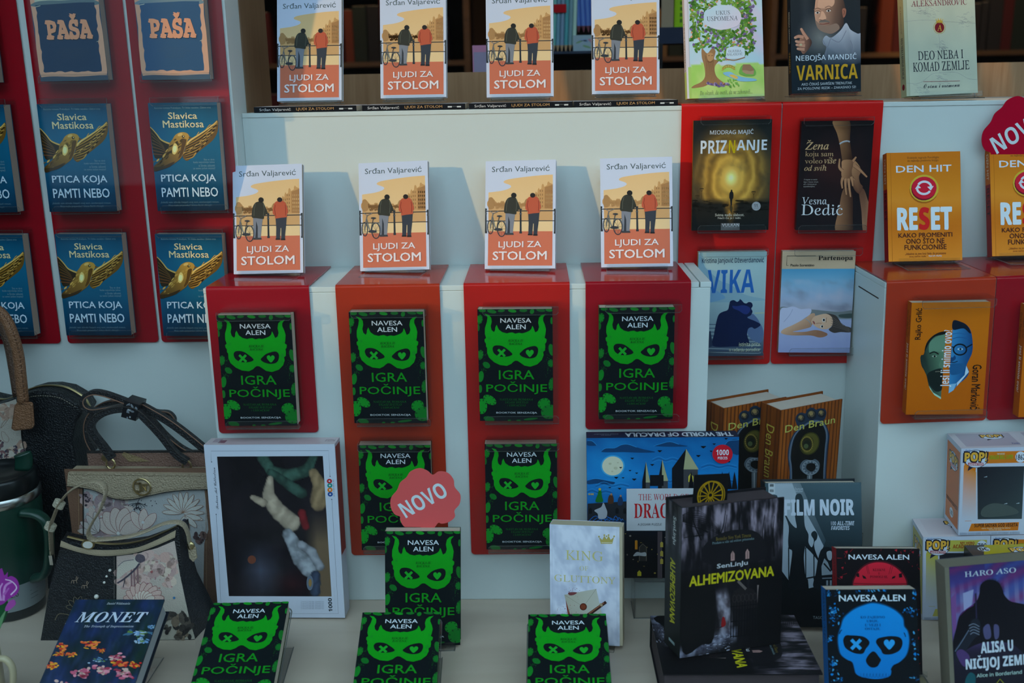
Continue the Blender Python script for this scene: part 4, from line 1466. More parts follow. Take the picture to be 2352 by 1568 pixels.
def art_gate(a):
    """dark forest drive with an open iron gate and a small red-cloaked walker"""
    a.quad((275, 280), (1033, 203), (1000, 1277), (262, 1391))
    def scene(u, v):
        c = forest(u, v)
        n = 0.5 + 0.9 * nz(u * 14, v * 12, 6, 5) + 0.4 * nz(u * 40, v * 40, 2, 2)
        ctr = 0.425 + 0.03 * math.sin(v * 9)
        wd = 0.075 + 0.10 * max(0, v - 0.86) / 0.14
        if 0.56 < v < 0.90:
            k = max(0, 1 - (abs(u - ctr) / wd) ** 3) * min(1, (v - 0.56) / 0.06)
            c = mixc(c, mixc((70, 62, 68), (140, 136, 150), n), k)
        low = 0.985 - 0.19 * u
        if v > 0.84 and u < 0.56:
            k = max(0, 1 - abs(v - low) / 0.075)
            c = mixc(c, mixc((60, 58, 72), (146, 148, 168), n), k)
        return c
    a.grid(scene, 90, 120)
    bk = (13, 12, 15)
    rnd = random.Random(8)
    for x0, y0, x1, y1 in ((340, 280, 420, 520), (600, 300, 520, 560), (610, 330, 606, 640), (700, 260, 690, 560), (890, 330, 885, 640), (960, 340, 958, 640), (300, 400, 470, 460), (290, 500, 440, 480), (760, 330, 750, 600)):
        a.line([(x0, y0), ((x0 + x1) / 2 + rnd.uniform(-20, 20), (y0 + y1) / 2), (x1, y1)], [4, 11], bk, sm=4)
    for k in range(9):
        a.line([(280, 330 + k * 6), (400 + k * 20, 300 + k * 22), (560 + k * 14, 420 + k * 26)], [5, 1], bk, sm=3)
    a.smooth([(440, 560), (560, 470), (700, 440), (830, 460), (900, 560), (880, 660), (600, 700), (440, 680)], (22, 20, 24))
    for x in (652, 760):
        a.poly([(x - 14, 672 - (x - 652) * 0.13), (x - 14, 622 - (x - 652) * 0.13), (x, 596 - (x - 652) * 0.13), (x + 14, 618 - (x - 652) * 0.13), (x + 14, 668 - (x - 652) * 0.13)], (150, 116, 112))
        a.line([(x, 600), (x, 660)], 3, bk)
    a.hold = True
    for k in range(140):
        x, y = rnd.uniform(300, 650), rnd.uniform(1210, 1370)
        a.ell(x, y, rnd.uniform(4, 15), rnd.uniform(1.5, 4), rnd.choice(((150, 150, 166), (52, 52, 64), (90, 92, 108))), rot=-14, n=6)
    a.hold = False
    a.up()
    # gate posts and leaves
    a.smooth([(640, 980), (660, 900), (720, 870), (800, 880), (826, 920), (832, 1010), (660, 1020)], (28, 24, 26))
    a.line([(690, 820), (720, 850), (750, 880)], 18, (92, 82, 80), sm=3)
    a.poly([(832, 850), (850, 848), (848, 1000), (834, 1002)], (120, 106, 104))
    for k in range(10):
        x = 642 + k * 20
        a.line([(x, 960), (x - 6, 1240 - k * 3)], 6, bk)
    for y in (1010, 1120, 1230):
        a.line([(634, y), (830, y - 20)], 7, bk)
    for k in range(6):
        a.ring(665 + k * 30, 950 - k * 3, 14, 26, 4, (44, 38, 40))
    a.smooth([(572, 1100), (582, 1082), (594, 1096), (600, 1140), (580, 1158), (566, 1156)], (120, 22, 24))
    a.line([(572, 1154), (532, 1174)], 7, (40, 30, 34))
    a.smooth([(850, 800), (930, 790), (1020, 800), (1000, 1290), (840, 1250)], (14, 13, 15))
    a.smooth([(280, 850), (400, 840), (516, 850), (510, 1240), (420, 1290), (280, 1340)], (14, 13, 15))
    a.text('Bestseler New York Timesa', 's', (527, 495), (786, 492), (112, 96, 40), off=-0.004)
    a.text('Prodato u više od milion primeraka', 's', (500, 530), (808, 518), (110, 132, 138), off=-0.004)
    a.text('SenLinJu', 'g', (535, 694), (760, 708), (168, 170, 176), off=0.02)
    a.text('ALHEMIZOVANA', 'g', (331, 786), (952, 780), (168, 160, 24), off=0.03)


def art_gate_spine(a):
    a.quad((125, 185), (275, 280), (262, 1391), (125, 1245))
    a.grid(lambda u, v: mixc(forest(u * 0.3, v * 0.8, 4), (18, 22, 18), 0.72 if v > 0.3 else 0.4), 12, 40)
    a.text('SenLinJu', 'g', (190, 330), (222, 566), (160, 162, 160), rot=-90, off=0.02)
    a.text('ALHEMIZOVANA', 'g', (174, 648), (214, 1152), (164, 158, 22), rot=-90, off=0.03)
    a.line([(165, 1228), (216, 1284)], 12, (120, 136, 136))


def art_helmet(a):
    """black cover with a red helmet"""
    a.quad((317, 176), (1178, 177), (1212, 1480), (345, 1476))
    a.fill((14, 9, 13))
    rnd = random.Random(6)
    rd = (168, 30, 44)
    for k in range(60):
        sd = rnd.random()
        x = rnd.uniform(325, 440) if sd < 0.42 else (rnd.uniform(1060, 1190) if sd < 0.84 else rnd.uniform(330, 1170))
        y = rnd.uniform(190, 1460) if sd < 0.84 else rnd.uniform(180, 215)
        q = rnd.uniform(0, 6.28)
        l = rnd.uniform(18, 60)
        a.hold = k % 6 != 0
        if k % 3:
            a.line([(x, y), (x + l * math.cos(q), y + l * math.sin(q))], [5, 1], mixc(rd, (60, 12, 20), rnd.random() * 0.7))
        else:
            a.poly([(x, y), (x + l * 0.6, y - l * 0.2), (x + l * 0.5, y + l * 0.35)], mixc(rd, (70, 14, 22), rnd.random() * 0.6))
    a.hold = False
    dome = [(495, 540), (520, 470), (556, 410), (620, 355), (690, 328), (760, 320), (840, 330), (920, 366), (985, 420), (1025, 480), (1045, 545), (1040, 700), (960, 900), (770, 980), (580, 900), (500, 700)]
    a.smooth([(770 + (x - 770) * 1.05, 640 + (y - 640) * 1.05) for x, y in dome], (70, 14, 24))
    a.smooth(dome, (182, 28, 48), grad=((770, 330), (770, 900), (190, 30, 50), (150, 20, 36)))
    for x0, x1 in ((625, 645), (905, 880), (640, 660), (885, 862)):
        a.line([(x0, 350), (x1, 440)], 5, (110, 16, 30))
    for p in ([(584, 450), (618, 468), (630, 492), (596, 486)], [(520, 440), (552, 430), (556, 474), (530, 470)], [(890, 492), (898, 468), (930, 458), (924, 480)], [(962, 440), (996, 430), (1000, 474), (968, 478)]):
        a.poly(p, (16, 8, 12))
    a.line([(500, 540), (770, 545), (1044, 540)], 9, (110, 16, 30))
    a.text('KLEKNI', 's', (694, 385), (822, 410), (84, 10, 22))
    a.text('I', 's', (752, 424), (764, 446), (84, 10, 22))
    a.text('POMOLI SE.', 's', (665, 456), (852, 482), (84, 10, 22))
    a.text('NAVESA ALEN', 'g', (443, 239), (1070, 291), (196, 202, 212), off=0.012)


def art_helmet_spine(a):
    a.quad((0, 0), (30, 0), (30, 300), (0, 300))
    a.fill((150, 18, 26))
    a.text('NAVESA ALEN', 'g', (9, 20), (21, 120), (80, 8, 14), rot=-90)


def art_skull(a):
    """black cover with a blue skull"""
    a.quad((209, 603), (1150, 596), (1199, 1939), (255, 1936))
    a.fill((6, 12, 18))
    rnd = random.Random(14)
    bl = (4, 112, 184)
    for cx, cy, sx, sy, n in ((300, 850, 45, 90, 60), (1080, 830, 55, 40, 24), (290, 1380, 40, 70, 40), (1130, 1180, 30, 100, 20), (1120, 1520, 50, 20, 14), (250, 1130, 40, 30, 14), (350, 1540, 50, 30, 14), (320, 625, 20, 14, 7), (820, 612, 18, 9, 6), (1130, 640, 20, 50, 14), (240, 650, 20, 40, 14), (620, 612, 200, 10, 12)):
        for k in range(n):
            a.hold = k % 8 != 0
            x, y = rnd.gauss(cx, sx * 0.6), rnd.gauss(cy, sy * 0.6)
            a.ell(x, y, rnd.uniform(6, 20), rnd.uniform(4, 11), rnd.choice((bl, (60, 140, 186), (6, 44, 76), (10, 70, 116), (8, 20, 32))), rnd.uniform(0, 180), n=7)
    a.hold = False
    sk = [(680, 745), (600, 768), (520, 800), (450, 848), (396, 905), (370, 985), (356, 1025), (340, 1095), (344, 1180), (368, 1270), (430, 1324), (486, 1352), (508, 1420), (522, 1468), (570, 1500), (660, 1520), (740, 1526), (820, 1514), (872, 1490), (884, 1446), (880, 1425), (906, 1382), (966, 1352), (1030, 1290), (1058, 1215), (1068, 1120), (1052, 1030), (1016, 980), (1004, 900), (940, 830), (850, 780), (760, 752)]
    for k in range(5):
        f = 1.05 - k * 0.01
        a.smooth([(700 + (x - 700) * f, 1150 + (y - 1150) * (f if y < 1000 else 1)) for x, y in sk], mixc((6, 12, 18), bl, 0.12 + k * 0.14))
    a.smooth(sk, (4, 114, 188), grad=((700, 760), (700, 1500), (10, 122, 192), (2, 104, 176)))
    ey = (8, 13, 18)
    a.smooth([(390, 1115), (416, 1076), (470, 1074), (540, 1078), (610, 1092), (658, 1134), (656, 1172), (622, 1216), (600, 1258), (560, 1268), (490, 1254), (420, 1212), (394, 1165)], ey)
    a.smooth([(728, 1140), (746, 1108), (800, 1092), (880, 1082), (960, 1090), (998, 1122), (1000, 1180), (970, 1232), (910, 1264), (850, 1274), (800, 1264), (778, 1222), (740, 1172)], ey)
    cross_heart(a, 522, 1168, 866, 1166, 1.72, (38, 138, 200))
    a.smooth([(696, 1240), (726, 1252), (760, 1298), (780, 1326), (766, 1360), (744, 1394), (704, 1408), (660, 1396), (626, 1350), (630, 1310), (664, 1262)], ey)
    a.line([(350, 1060), (362, 1030), (376, 1018)], 9, ey, sm=3)
    a.line([(1034, 1090), (1028, 1064), (1016, 1046)], 9, ey, sm=3)
    for k in range(9):
        x = 570 + k * 33
        a.line([(x, 1466), (x + 3, 1500), (x + 22, 1506), (x + 28, 1470)], 3, (4, 62, 108), sm=3)
    for s, l, y, r in (('KO ZAJEDNO', 566, 874, 820), ('UBIJE,', 630, 914, 752), ('U VEZI I', 612, 954, 778), ('OSTAJE.', 614, 994, 774)):
        a.text(s, 's', (l, y), (r, y + 27), (4, 62, 112))
    a.text('NAVESA ALEN', 'g', (344, 657), (1032, 718), (190, 202, 212), off=0.012)


def art_skull_spine(a):
    a.quad((0, 0), (30, 0), (30, 300), (0, 300))
    a.fill((6, 84, 146))
    a.text('NAVESA ALEN', 'g', (9, 14), (21, 130), (6, 30, 60), rot=-90)


def art_borderland(a):
    """violet cover with a dark crouching silhouette"""
    a.quad((1487, 369), (2385, 289), (2438, 1731), (1557, 1806))

    def sky(u, v):
        c = ramp(v, [(0, (52, 40, 90)), (0.12, (58, 52, 112)), (0.35, (96, 92, 140)), (0.5, (84, 66, 116)), (0.62, (30, 26, 44)), (1, (12, 14, 22))])
        b = math.sin((u * 0.9 + v * 3.2) * 13 + 2 * nz(u * 2, v * 2, 4))
        if v < 0.34:
            c = mixc(c, (116, 36, 84), 0.55 * max(0, b))
            c = mixc(c, (50, 84, 146), 0.5 * max(0, -b) * (u > 0.4))
        if 0.1 < v < 0.4:
            c = mixc(c, (120, 124, 160), 0.6 * (math.sin(u * 60) > 0.1) * max(0, 1 - abs(v - 0.24) / 0.14))
        return c
    a.grid(sky, 60, 44)
    a.poly([(1500, 700), (1560, 620), (1560, 1000), (1530, 1060)], (104, 66, 120))
    a.poly([(1630, 640), (1740, 600), (1720, 760), (1640, 830)], (132, 136, 172))
    d = (14, 12, 20)
    a.smooth([(1520, 1180), (1560, 1000), (1600, 860), (1700, 780), (1770, 720), (1800, 640), (1810, 560), (1860, 510), (1930, 500), (2000, 530), (2040, 600), (2060, 660), (2120, 720), (2200, 740), (2300, 760), (2420, 800), (2430, 1400), (2300, 1300), (2160, 1180), (2000, 1140), (1800, 1160), (1640, 1240), (1540, 1320)], d)
    a.line([(1600, 870), (1660, 810), (1740, 760)], [5, 12], (84, 28, 92), sm=4)
    a.hold = True
    rnd = random.Random(3)
    for k in range(34):
        q = RAD(180 + k * 180 / 33)
        x, y = 1926 + 112 * math.cos(q), 620 + 118 * math.sin(q)
        a.line([(x, y), (x + 26 * math.cos(q) + rnd.uniform(-8, 8), y + 26 * math.sin(q))], [7, 1], d)
    a.hold = False
    a.up()
    for p in ([(1840, 1000), (1900, 960), (1920, 1090), (1860, 1110)], [(1950, 970), (2000, 980), (2000, 1090), (1960, 1110)]):
        a.smooth(p, (72, 70, 104))
    # sleeve and gloved fist
    a.smooth([(1540, 1230), (1600, 1140), (1680, 1020), (1720, 920), (1780, 905), (1810, 960), (1800, 1060), (1740, 1120), (1640, 1260), (1560, 1350)], (26, 30, 40))
    for k in range(4):
        a.line([(1690 + k * 5, 975 + k * 30), (1740, 955 + k * 30), (1800, 985 + k * 28)], 8, (104, 112, 128), sm=3)
    a.line([(1548, 1240), (1610, 1150), (1690, 1020)], 8, (92, 104, 124), sm=3)
    a.line([(1760, 640), (1770, 900)], 16, (36, 32, 56))
    a.smooth([(1650, 1560), (1700, 1460), (1760, 1500), (1740, 1640), (1680, 1720)], (20, 76, 84))
    a.smooth([(1560, 1260), (1620, 1220), (1700, 1300), (1640, 1400)], (70, 50, 96))
    tx = (182, 192, 204)
    a.text('HARO ASO', 's', (1645, 417), (2178, 424), tx, off=-0.002)
    a.text('ALISA U', 'b', (1812, 1148), (2148, 1232), tx, off=0.02)
    a.text('NIČIJOJ ZEMLJI', 'b', (1655, 1296), (2372, 1394), tx, off=0.02)
    a.text('Alice in Borderland', 'b', (1770, 1472), (2238, 1470), (160, 186, 180), off=-0.01)
    a.line([(1965, 1585), (2012, 1525), (2060, 1580)], 7, (150, 150, 30))


def art_king(a):
    """white marbled cover with gold lettering and an envelope"""
    a.quad((338, 90), (972, 127), (992, 1225), (333, 1190))
    a.grid(lambda u, v: mixc((176, 180, 198), (204, 206, 220), 0.5 + 1.2 * nz(u * 5, v * 6, 2) + 0.5 * nz(u * 20, v * 20, 5)), 36, 50)
    fr = (166, 168, 182)
    a.line([(360, 130), (950, 150), (966, 1190), (356, 1160)], 2, fr, closed=True)
    gd = (166, 150, 84)
    a.text('KING', 's', (484, 324), (830, 432), (186, 176, 118), off=-0.012)
    a.text('OF', 's', (613, 470), (692, 516), (186, 178, 130), off=-0.016)
    a.text('GLUTTONY', 's', (378, 546), (944, 642), (186, 176, 118), off=-0.016)
    a.poly([(808, 272), (790, 212), (820, 238), (838, 200), (858, 232), (876, 200), (896, 238), (926, 212), (910, 274)], gd)
    for x, y in ((790, 208), (838, 196), (858, 206), (876, 196), (926, 208)):
        a.ell(x, y, 8, 8, gd)
    a.line([(812, 262), (908, 264)], 5, (206, 202, 180))
    a.poly([(470, 737), (768, 682), (824, 930), (520, 968)], (178, 174, 160), grad=((470, 740), (820, 900), (164, 158, 142), (188, 186, 176)))
    a.line([(470, 737), (648, 850), (768, 682)], 3, (130, 122, 108))
    a.smooth([(505, 720), (540, 712), (590, 716), (560, 738), (520, 742)], (112, 58, 60))
    a.smooth([(484, 790), (500, 840), (520, 910), (540, 960), (510, 950), (494, 880)], (130, 66, 52))
    rnd = random.Random(1)
    a.hold = True
    for k in range(60):
        bx, by = rnd.choice(((550, 705), (440, 880), (510, 900)))
        a.ell(rnd.gauss(bx, 40), rnd.gauss(by, 26), rnd.uniform(1, 4), rnd.uniform(1, 4), (128, 60, 66), n=6)
    a.hold = False
    a.ell(648, 850, 34, 34, (88, 40, 26))
    a.ell(648, 850, 24, 24, (120, 58, 36))
    a.line([(640, 968), (860, 804)], [34, 26], (60, 34, 30))
    a.line([(700, 915), (840, 812)], [10, 8], (150, 92, 66))
    a.line([(640, 970), (690, 930)], [24, 22], (130, 110, 80))
    a.line([(806, 838), (822, 824)], 30, (160, 140, 110))


def art_lilies(a):
    """dark pond colours with loose orange, red and pink dabs (plain brush-work)"""
    a.quad((538, 985), (1165, 985), (883, 1791), (190, 1789))

    def pond(u, v):
        c = mixc((14, 26, 38), (30, 46, 88), 0.5 + 0.9 * nz(u * 4, v * 3, 3))
        c = mixc(c, (22, 44, 34), max(0, 0.4 + nz(u * 6, v * 5, 7)) * (0.9 if v < 0.25 or u > 0.6 else 0.5))
        return mixc(c, (52, 66, 110), max(0, nz(u * 18, v * 6, 1)) * 0.6)
    a.grid(pond, 40, 44)
    rnd = random.Random(31)
    cl = {'o': ((190, 70, 30), (214, 150, 40), (176, 36, 34), (220, 110, 60)), 'p': ((178, 84, 108), (206, 130, 146), (150, 50, 70), (196, 160, 150)), 'b': ((104, 140, 180), (150, 170, 190), (60, 96, 120), (92, 120, 60))}
    for cx, cy, rx, ry, k in ((436, 1322, 46, 30, 'o'), (650, 1300, 70, 28, 'o'), (505, 1374, 50, 24, 'o'), (420, 1372, 44, 18, 'o'), (716, 1348, 30, 14, 'o'), (1000, 1222, 86, 26, 'b'), (1010, 1278, 52, 30, 'b'), (1080, 1180, 40, 18, 'b'), (376, 1454, 46, 26, 'o'), (696, 1418, 50, 20, 'b'), (830, 1400, 70, 30, 'p'), (860, 1444, 76, 32, 'o'), (960, 1450, 46, 26, 'o'), (590, 1510, 78, 42, 'p'), (740, 1494, 74, 40, 'p'), (890, 1510, 76, 36, 'p'), (460, 1600, 60, 40, 'p'), (640, 1620, 70, 36, 'o'), (800, 1640, 70, 40, 'p'), (330, 1640, 60, 40, 'b'), (520, 1720, 80, 40, 'p')):
        for j in range(26):
            a.hold = j % 7 != 0
            a.ell(rnd.gauss(cx, rx * 0.42), rnd.gauss(cy, ry * 0.42), rx * rnd.uniform(0.14, 0.34), ry * rnd.uniform(0.14, 0.3), rnd.choice(cl[k]), rnd.uniform(-25, 25), n=7)
    a.hold = False
    a.text('Daniel Wildenstein', 'bi', (765, 1010), (922, 1026), (160, 166, 172))
    a.text('MONET', 'bi', (562, 1078), (1030, 1152), (182, 190, 206))
    a.text('The Triumph of Impressionism', 'bi', (604, 1172), (945, 1192), (160, 166, 178))


def art_jigsaw(a):
    """white box with a plain dark draped still-life picture"""
    a.quad((92, 205), (1098, 198), (1175, 1530), (205, 1528))
    a.fill((186, 190, 204))

    def cap(x, y, pts):
        """distance to a chain of tapering rolls of cloth, as a share of their width"""
        best = 9.0
        for (x0, y0, r0_), (x1, y1, r1_) in zip(pts, pts[1:]):
            dx, dy = x1 - x0, y1 - y0
            t = max(0.0, min(1.0, ((x - x0) * dx + (y - y0) * dy) / (dx * dx + dy * dy)))
            d = math.hypot(x - x0 - dx * t, y - y0 - dy * t) / (r0_ + (r1_ - r0_) * t)
            best = min(best, d)
        return best
    cloths = (((62, 92, 80), [(500, 300, 46), (560, 400, 40), (700, 440, 52), (840, 400, 46), (890, 300, 30)], 24, 0.9),
              ((56, 84, 74), [(560, 410, 30), (690, 500, 40), (800, 570, 44)], 26, 0.9),
              ((150, 124, 92), [(890, 420, 40), (940, 520, 60), (930, 640, 70)], 9, 0.5),
              ((178, 160, 140), [(556, 460, 26), (540, 580, 52), (600, 690, 66), (720, 790, 74)], 16, 0.45),
              ((170, 152, 132), [(420, 600, 22), (500, 640, 34)], 14, 0.4),
              ((120, 30, 36), [(800, 720, 34), (830, 820, 30)], 12, 0.5),
              ((160, 164, 172), [(690, 880, 46), (740, 960, 62), (800, 1080, 74), (860, 1160, 60)], 30, 0.8),
              ((150, 152, 160), [(790, 960, 34), (880, 1020, 40), (940, 1130, 36)], 26, 0.7),
              ((62, 72, 92), [(905, 1200, 42), (905, 1320, 46)], 8, 0.4))

    def room(u, v):
        x, y = 92 + (u + 0.09 * (v - 0.5)) * 1003, 205 + v * 1325
        c = mixc((28, 24, 30), (16, 14, 18), 0.5 + nz(u * 4, v * 4, 2))
        c = mixc(c, (112, 92, 70), min(1, max(0, (u - 0.72) / 0.1)) * max(0, min(1, (v - 0.36) / 0.2)) * 0.9)
        c = mixc(c, (66, 30, 32), max(0, 1 - math.hypot((u - 0.6) / 0.2, (v - 0.80) / 0.1)) * 0.6)
        c = mixc(c, (84, 90, 110), 0.7 * max(0, 1 - abs(v - 0.72) / 0.2) * max(0, 1 - abs(u - 0.36) / 0.2))
        for k, (base, pts, f, fold) in enumerate(cloths):
            d = cap(x, y, pts) + 0.12 * nz(x / 60, y / 60, k)
            if d < 1.0:
                w = 0.5 + 0.5 * math.sin((x * 0.8 + y * 0.35) / f + 3 * nz(x / 90, y / 90, k + 5))
                sh = (0.50 + 0.50 * math.sqrt(1 - max(0, d) ** 2)) * (1 - 0.35 * fold * w)
                c = mixc(c, tuple(q * sh for q in base), min(1, (1 - d) * 7))
        return c
    a.grid(room, 90, 120, uv=(0.095, 0.066, 0.905, 0.873))
    a.ell(906, 1262, 26, 58, (96, 104, 118))
    a.ell(908, 1262, 12, 30, (140, 110, 66))
    a.ell(460, 1085, 32, 32, (104, 58, 42))
    ln = (110, 116, 128)
    for p in ([(150, 335), (148, 252), (1052, 248), (1062, 446)], [(188, 738), (226, 1500), (1124, 1498), (1076, 622)]):
        a.line(p, 2.5, ln)
    for x, y in ((153, 336), (187, 738), (1063, 446), (1075, 622)):
        a.ell(x, y, 4, 4, (60, 64, 76))
    a.text('Serbian Art Collection', 'sc', (160, 378), (206, 698), (40, 42, 56), rot=90, off=-0.016)
    for x, y, c in ((1058, 482, (176, 36, 44)), (1061, 515, (30, 128, 120)), (1062, 549, (206, 112, 34)), (1064, 582, (34, 74, 140))):
        a.ell(x, y, 20, 18, c)
        a.ell(x, y, 7, 6, (190, 194, 206))
    a.text('PUZZLE', 'g', (1084, 470), (1098, 598), (100, 106, 118), rot=90)
    a.text('1000', 'b', (1044, 1378), (1080, 1482), (18, 24, 32), rot=90)
    a.text('pieces / puzzle size 68x48cm', 'g', (1090, 1282), (1103, 1474), (60, 66, 76), rot=90)
    for k in range(5):
        a.text('VLAHO BUKOVAC', 'g', (835, 1402 + k * 13), (1015, 1411 + k * 13), (140, 146, 158), rot=180)


def art_castle(a):
    """blue night sky with a full moon, bats and castle towers"""
    a.quad((65, 178), (1443, 170), (1410, 1440), (85, 1440))
    a.grid(lambda u, v: mixc(ramp(v, [(0, (14, 84, 142)), (0.25, (22, 112, 178)), (0.45, (18, 96, 160)), (0.56, (14, 48, 84)), (0.68, (12, 14, 20)), (1, (10, 9, 10))]), (30, 140, 200), max(0, 1 - math.hypot((u - 0.17) * 1.1, v - 0.2) / 0.22) * 0.7 + 0.3 * nz(u * 6, v * 14, 2) * (v < 0.5)), 40, 36)
    cd, cl = (16, 58, 98), (42, 130, 190)
    for p in ([(195, 300), (240, 270), (320, 268), (380, 240), (440, 235), (520, 262), (580, 280), (690, 306), (560, 312), (400, 306), (260, 308)], [(672, 250), (740, 230), (820, 212), (900, 236), (980, 254), (820, 258)], [(75, 200), (120, 206), (160, 244), (75, 244)], [(80, 560), (150, 546), (240, 560), (320, 575), (300, 600), (180, 590), (80, 596)], [(1290, 300), (1340, 210), (1440, 196), (1440, 330), (1340, 300)]):
        a.smooth(p, cd)
        a.line(p[:len(p) // 2 + 1], 4, cl, sm=3)
    for x, y, w in ((780, 370, 120), (300, 600, 150), (1200, 560, 200), (820, 560, 90), (1260, 430, 160), (180, 660, 120)):
        for j in range(3):
            a.line([(x - w, y + j * 16), (x - w / 2, y - 24 + j * 16), (x, y + j * 14), (x + w / 2, y - 18 + j * 16), (x + w, y + j * 14)], 4, (cl, (20, 70, 116))[j % 2], sm=3)
    a.ell(304, 430, 108, 98, (60, 150, 196), n=30)
    a.ell(304, 430, 95, 86, (190, 188, 166), n=30)
    for x, y, r in ((280, 410, 14), (330, 450, 18), (300, 480, 10), (350, 400, 9)):
        a.ell(x, y, r, r * 0.7, (172, 170, 146))
    bk = (14, 16, 22)
    for x, y, s in ((480, 365, 18), (376, 448, 15), (460, 474, 14), (520, 498, 15), (498, 556, 22), (336, 540, 20), (398, 540, 14), (660, 424, 20), (728, 300, 22), (1122, 264, 26), (1218, 236, 16), (1076, 344, 22), (1326, 188, 18), (1190, 300, 14), (366, 638, 18), (278, 628, 14), (1352, 396, 14)):
        a.hold = s != 18
        a.poly([(x, y + s * 0.35), (x - s, y - s * 0.5), (x - s * 0.55, y - s * 0.05), (x - s * 0.15, y - s * 0.15), (x, y - s * 0.32), (x + s * 0.15, y - s * 0.15), (x + s * 0.55, y - s * 0.05), (x + s, y - s * 0.5)], bk)
    a.hold = False
    st, ro, wl = (18, 20, 26), (152, 150, 116), (62, 62, 66)
    for tip, l, m, r, y0, y1 in (((603, 392), 570, 602, 642, 580, 640), ((750, 372), 712, 746, 804, 566, 640), ((965, 276), 838, 942, 1078, 462, 640)):
        a.poly([tip, (l, y0 - 10), (l, y1), (m, y1), (m, y0)], st)
        a.poly([tip, (m, y0), (r, y0)], ro)
        a.poly([(m, y0), (r - (r - m) * 0.06, y0), (r - (r - m) * 0.06, y1), (m, y1)], wl)
    a.rect(640, 512, 762, 610, st)
    a.poly([(985, 575), (985, 525), (1005, 500), (1030, 525), (1030, 575)], (190, 170, 60))
    for x in (1010, 1350, 1290, 1400):
        a.poly([(x - 26, 640), (x - 8, 520), (x, 480), (x + 8, 520), (x + 26, 640)], bk)
    # revellers on the wall, river spray, lower hall
    a.poly([(80, 770), (430, 750), (430, 920), (80, 930)], (34, 36, 42))
    for x in (90, 200, 330, 400):
        a.poly([(x, 860), (x, 820), (x + 14, 806), (x + 28, 820), (x + 28, 860)], (16, 18, 22))
    a.smooth([(150, 752), (168, 690), (180, 650), (200, 650), (206, 700), (216, 752)], (22, 96, 30))
    a.ell(188, 640, 12, 12, (176, 150, 60))
    a.smooth([(262, 764), (270, 700), (300, 690), (312, 730), (306, 768)], (70, 44, 28))
    a.ell(292, 686, 9, 10, (150, 110, 80))
    a.smooth([(350, 780), (356, 720), (380, 704), (396, 740), (388, 782)], (30, 48, 76))
    a.ell(376, 700, 9, 9, (150, 110, 80))
    for x in (92, 110, 126):
        a.ell(x, 684, 5, 9, (206, 160, 50))
    for k in range(9):
        a.line([(90 + k * 36, 926), (150 + k * 30, 880 + (k % 3) * 14), (240 + k * 20, 918)], 6, (30, 90, 160), sm=3)
    a.smooth([(140, 830), (200, 800), (220, 760), (240, 800), (256, 850), (240, 900), (180, 905), (170, 860)], (150, 152, 160))
    for k in range(30):
        a.hold = k > 0
        x, y = 420 + (k * 97) % 900, 1040 + (k * 61) % 380
        a.ell(x, y, 5 + k % 7, 4 + k % 5, ((150, 130, 60), (120, 110, 100), (92, 76, 40))[k % 3], n=8)
    a.hold = False
    a.poly([(545, 1285), (545, 1160), (575, 1130), (608, 1160), (608, 1285)], (40, 36, 34))
    a.line([(545, 1285), (545, 1160), (575, 1130), (608, 1160), (608, 1285)], 5, (96, 88, 76))
    a.smooth([(490, 1240), (520, 1204), (560, 1210), (600, 1206), (604, 1240), (540, 1236)], (150, 150, 152))
    a.rect(505, 1100, 528, 1180, (170, 110, 24))
    a.poly([(527, 1418), (527, 1385), (545, 1366), (563, 1385), (563, 1418)], (166, 150, 34))
    a.rect(708, 1020, 750, 1440, (70, 60, 64))
    for y in (1110, 1190, 1260):
        a.poly([(732, y + 50), (732, y + 10), (745, y), (758, y + 10), (758, y + 50)], (160, 140, 60))
    # title plate and badge
    a.poly([(429, 634), (1090, 630), (1086, 1012), (430, 1012)], (178, 180, 186))
    rd = (168, 30, 34)
    a.text('THE WORLD OF', 's', (536, 682), (985, 738), rd, off=-0.006)
    a.text('DRACULA', 's', (496, 766), (1030, 900), rd, off=0.0)
    a.text('A JIGSAW PUZZLE', 'b', (530, 946), (745, 970), (44, 44, 50), off=-0.02)
    a.ell(1292, 322, 91, 86, (184, 26, 42), n=30)
    a.text('1000', 'b', (1236, 282), (1348, 332), (200, 206, 216))
    a.text('PIECES', 'b', (1250, 346), (1336, 370), (200, 206, 216))


def art_castle_top(a):
    a.quad((62, 105), (1418, 100), (1443, 170), (65, 178))
    a.fill((20, 34, 58))
    a.text('THE WORLD OF DRACULA', 'g', (428, 119), (1395, 158), (176, 180, 188), rot=180, off=0.04)
    a.text('TEXT BY', 'g', (200, 138), (298, 150), (120, 128, 140), rot=180)
    a.text('ROGER LUCKHURST', 'g', (134, 126), (364, 137), (120, 128, 140), rot=180)


def pop_logo(a, x, y, s, sub=True):
    """speech bubble with block letters"""
    a.poly([(x - 0.62 * s, y + 0.62 * s), (x - 0.72 * s, y + 1.0 * s), (x - 0.2 * s, y + 0.7 * s)], (30, 32, 52))
    a.ell(x, y, 1.02 * s, 0.74 * s, (30, 32, 52), n=30)
    a.ell(x, y, 0.98 * s, 0.70 * s, (186, 192, 204), n=30)
    a.text('POP!', 'b', (x - 0.98 * s, y - 0.56 * s), (x + 0.98 * s, y + 0.22 * s), (28, 26, 40), off=0.10)
    a.text('POP!', 'b', (x - 0.92 * s, y - 0.50 * s), (x + 0.92 * s, y + 0.16 * s), (206, 156, 56), off=0.03)
    if sub:
        a.rect(x - 0.66 * s, y + 0.30 * s, x + 0.66 * s, y + 0.54 * s, (150, 44, 60))
        a.text('ANIMATION', 'b', (x - 0.6 * s, y + 0.34 * s), (x + 0.6 * s, y + 0.50 * s), (206, 196, 200))


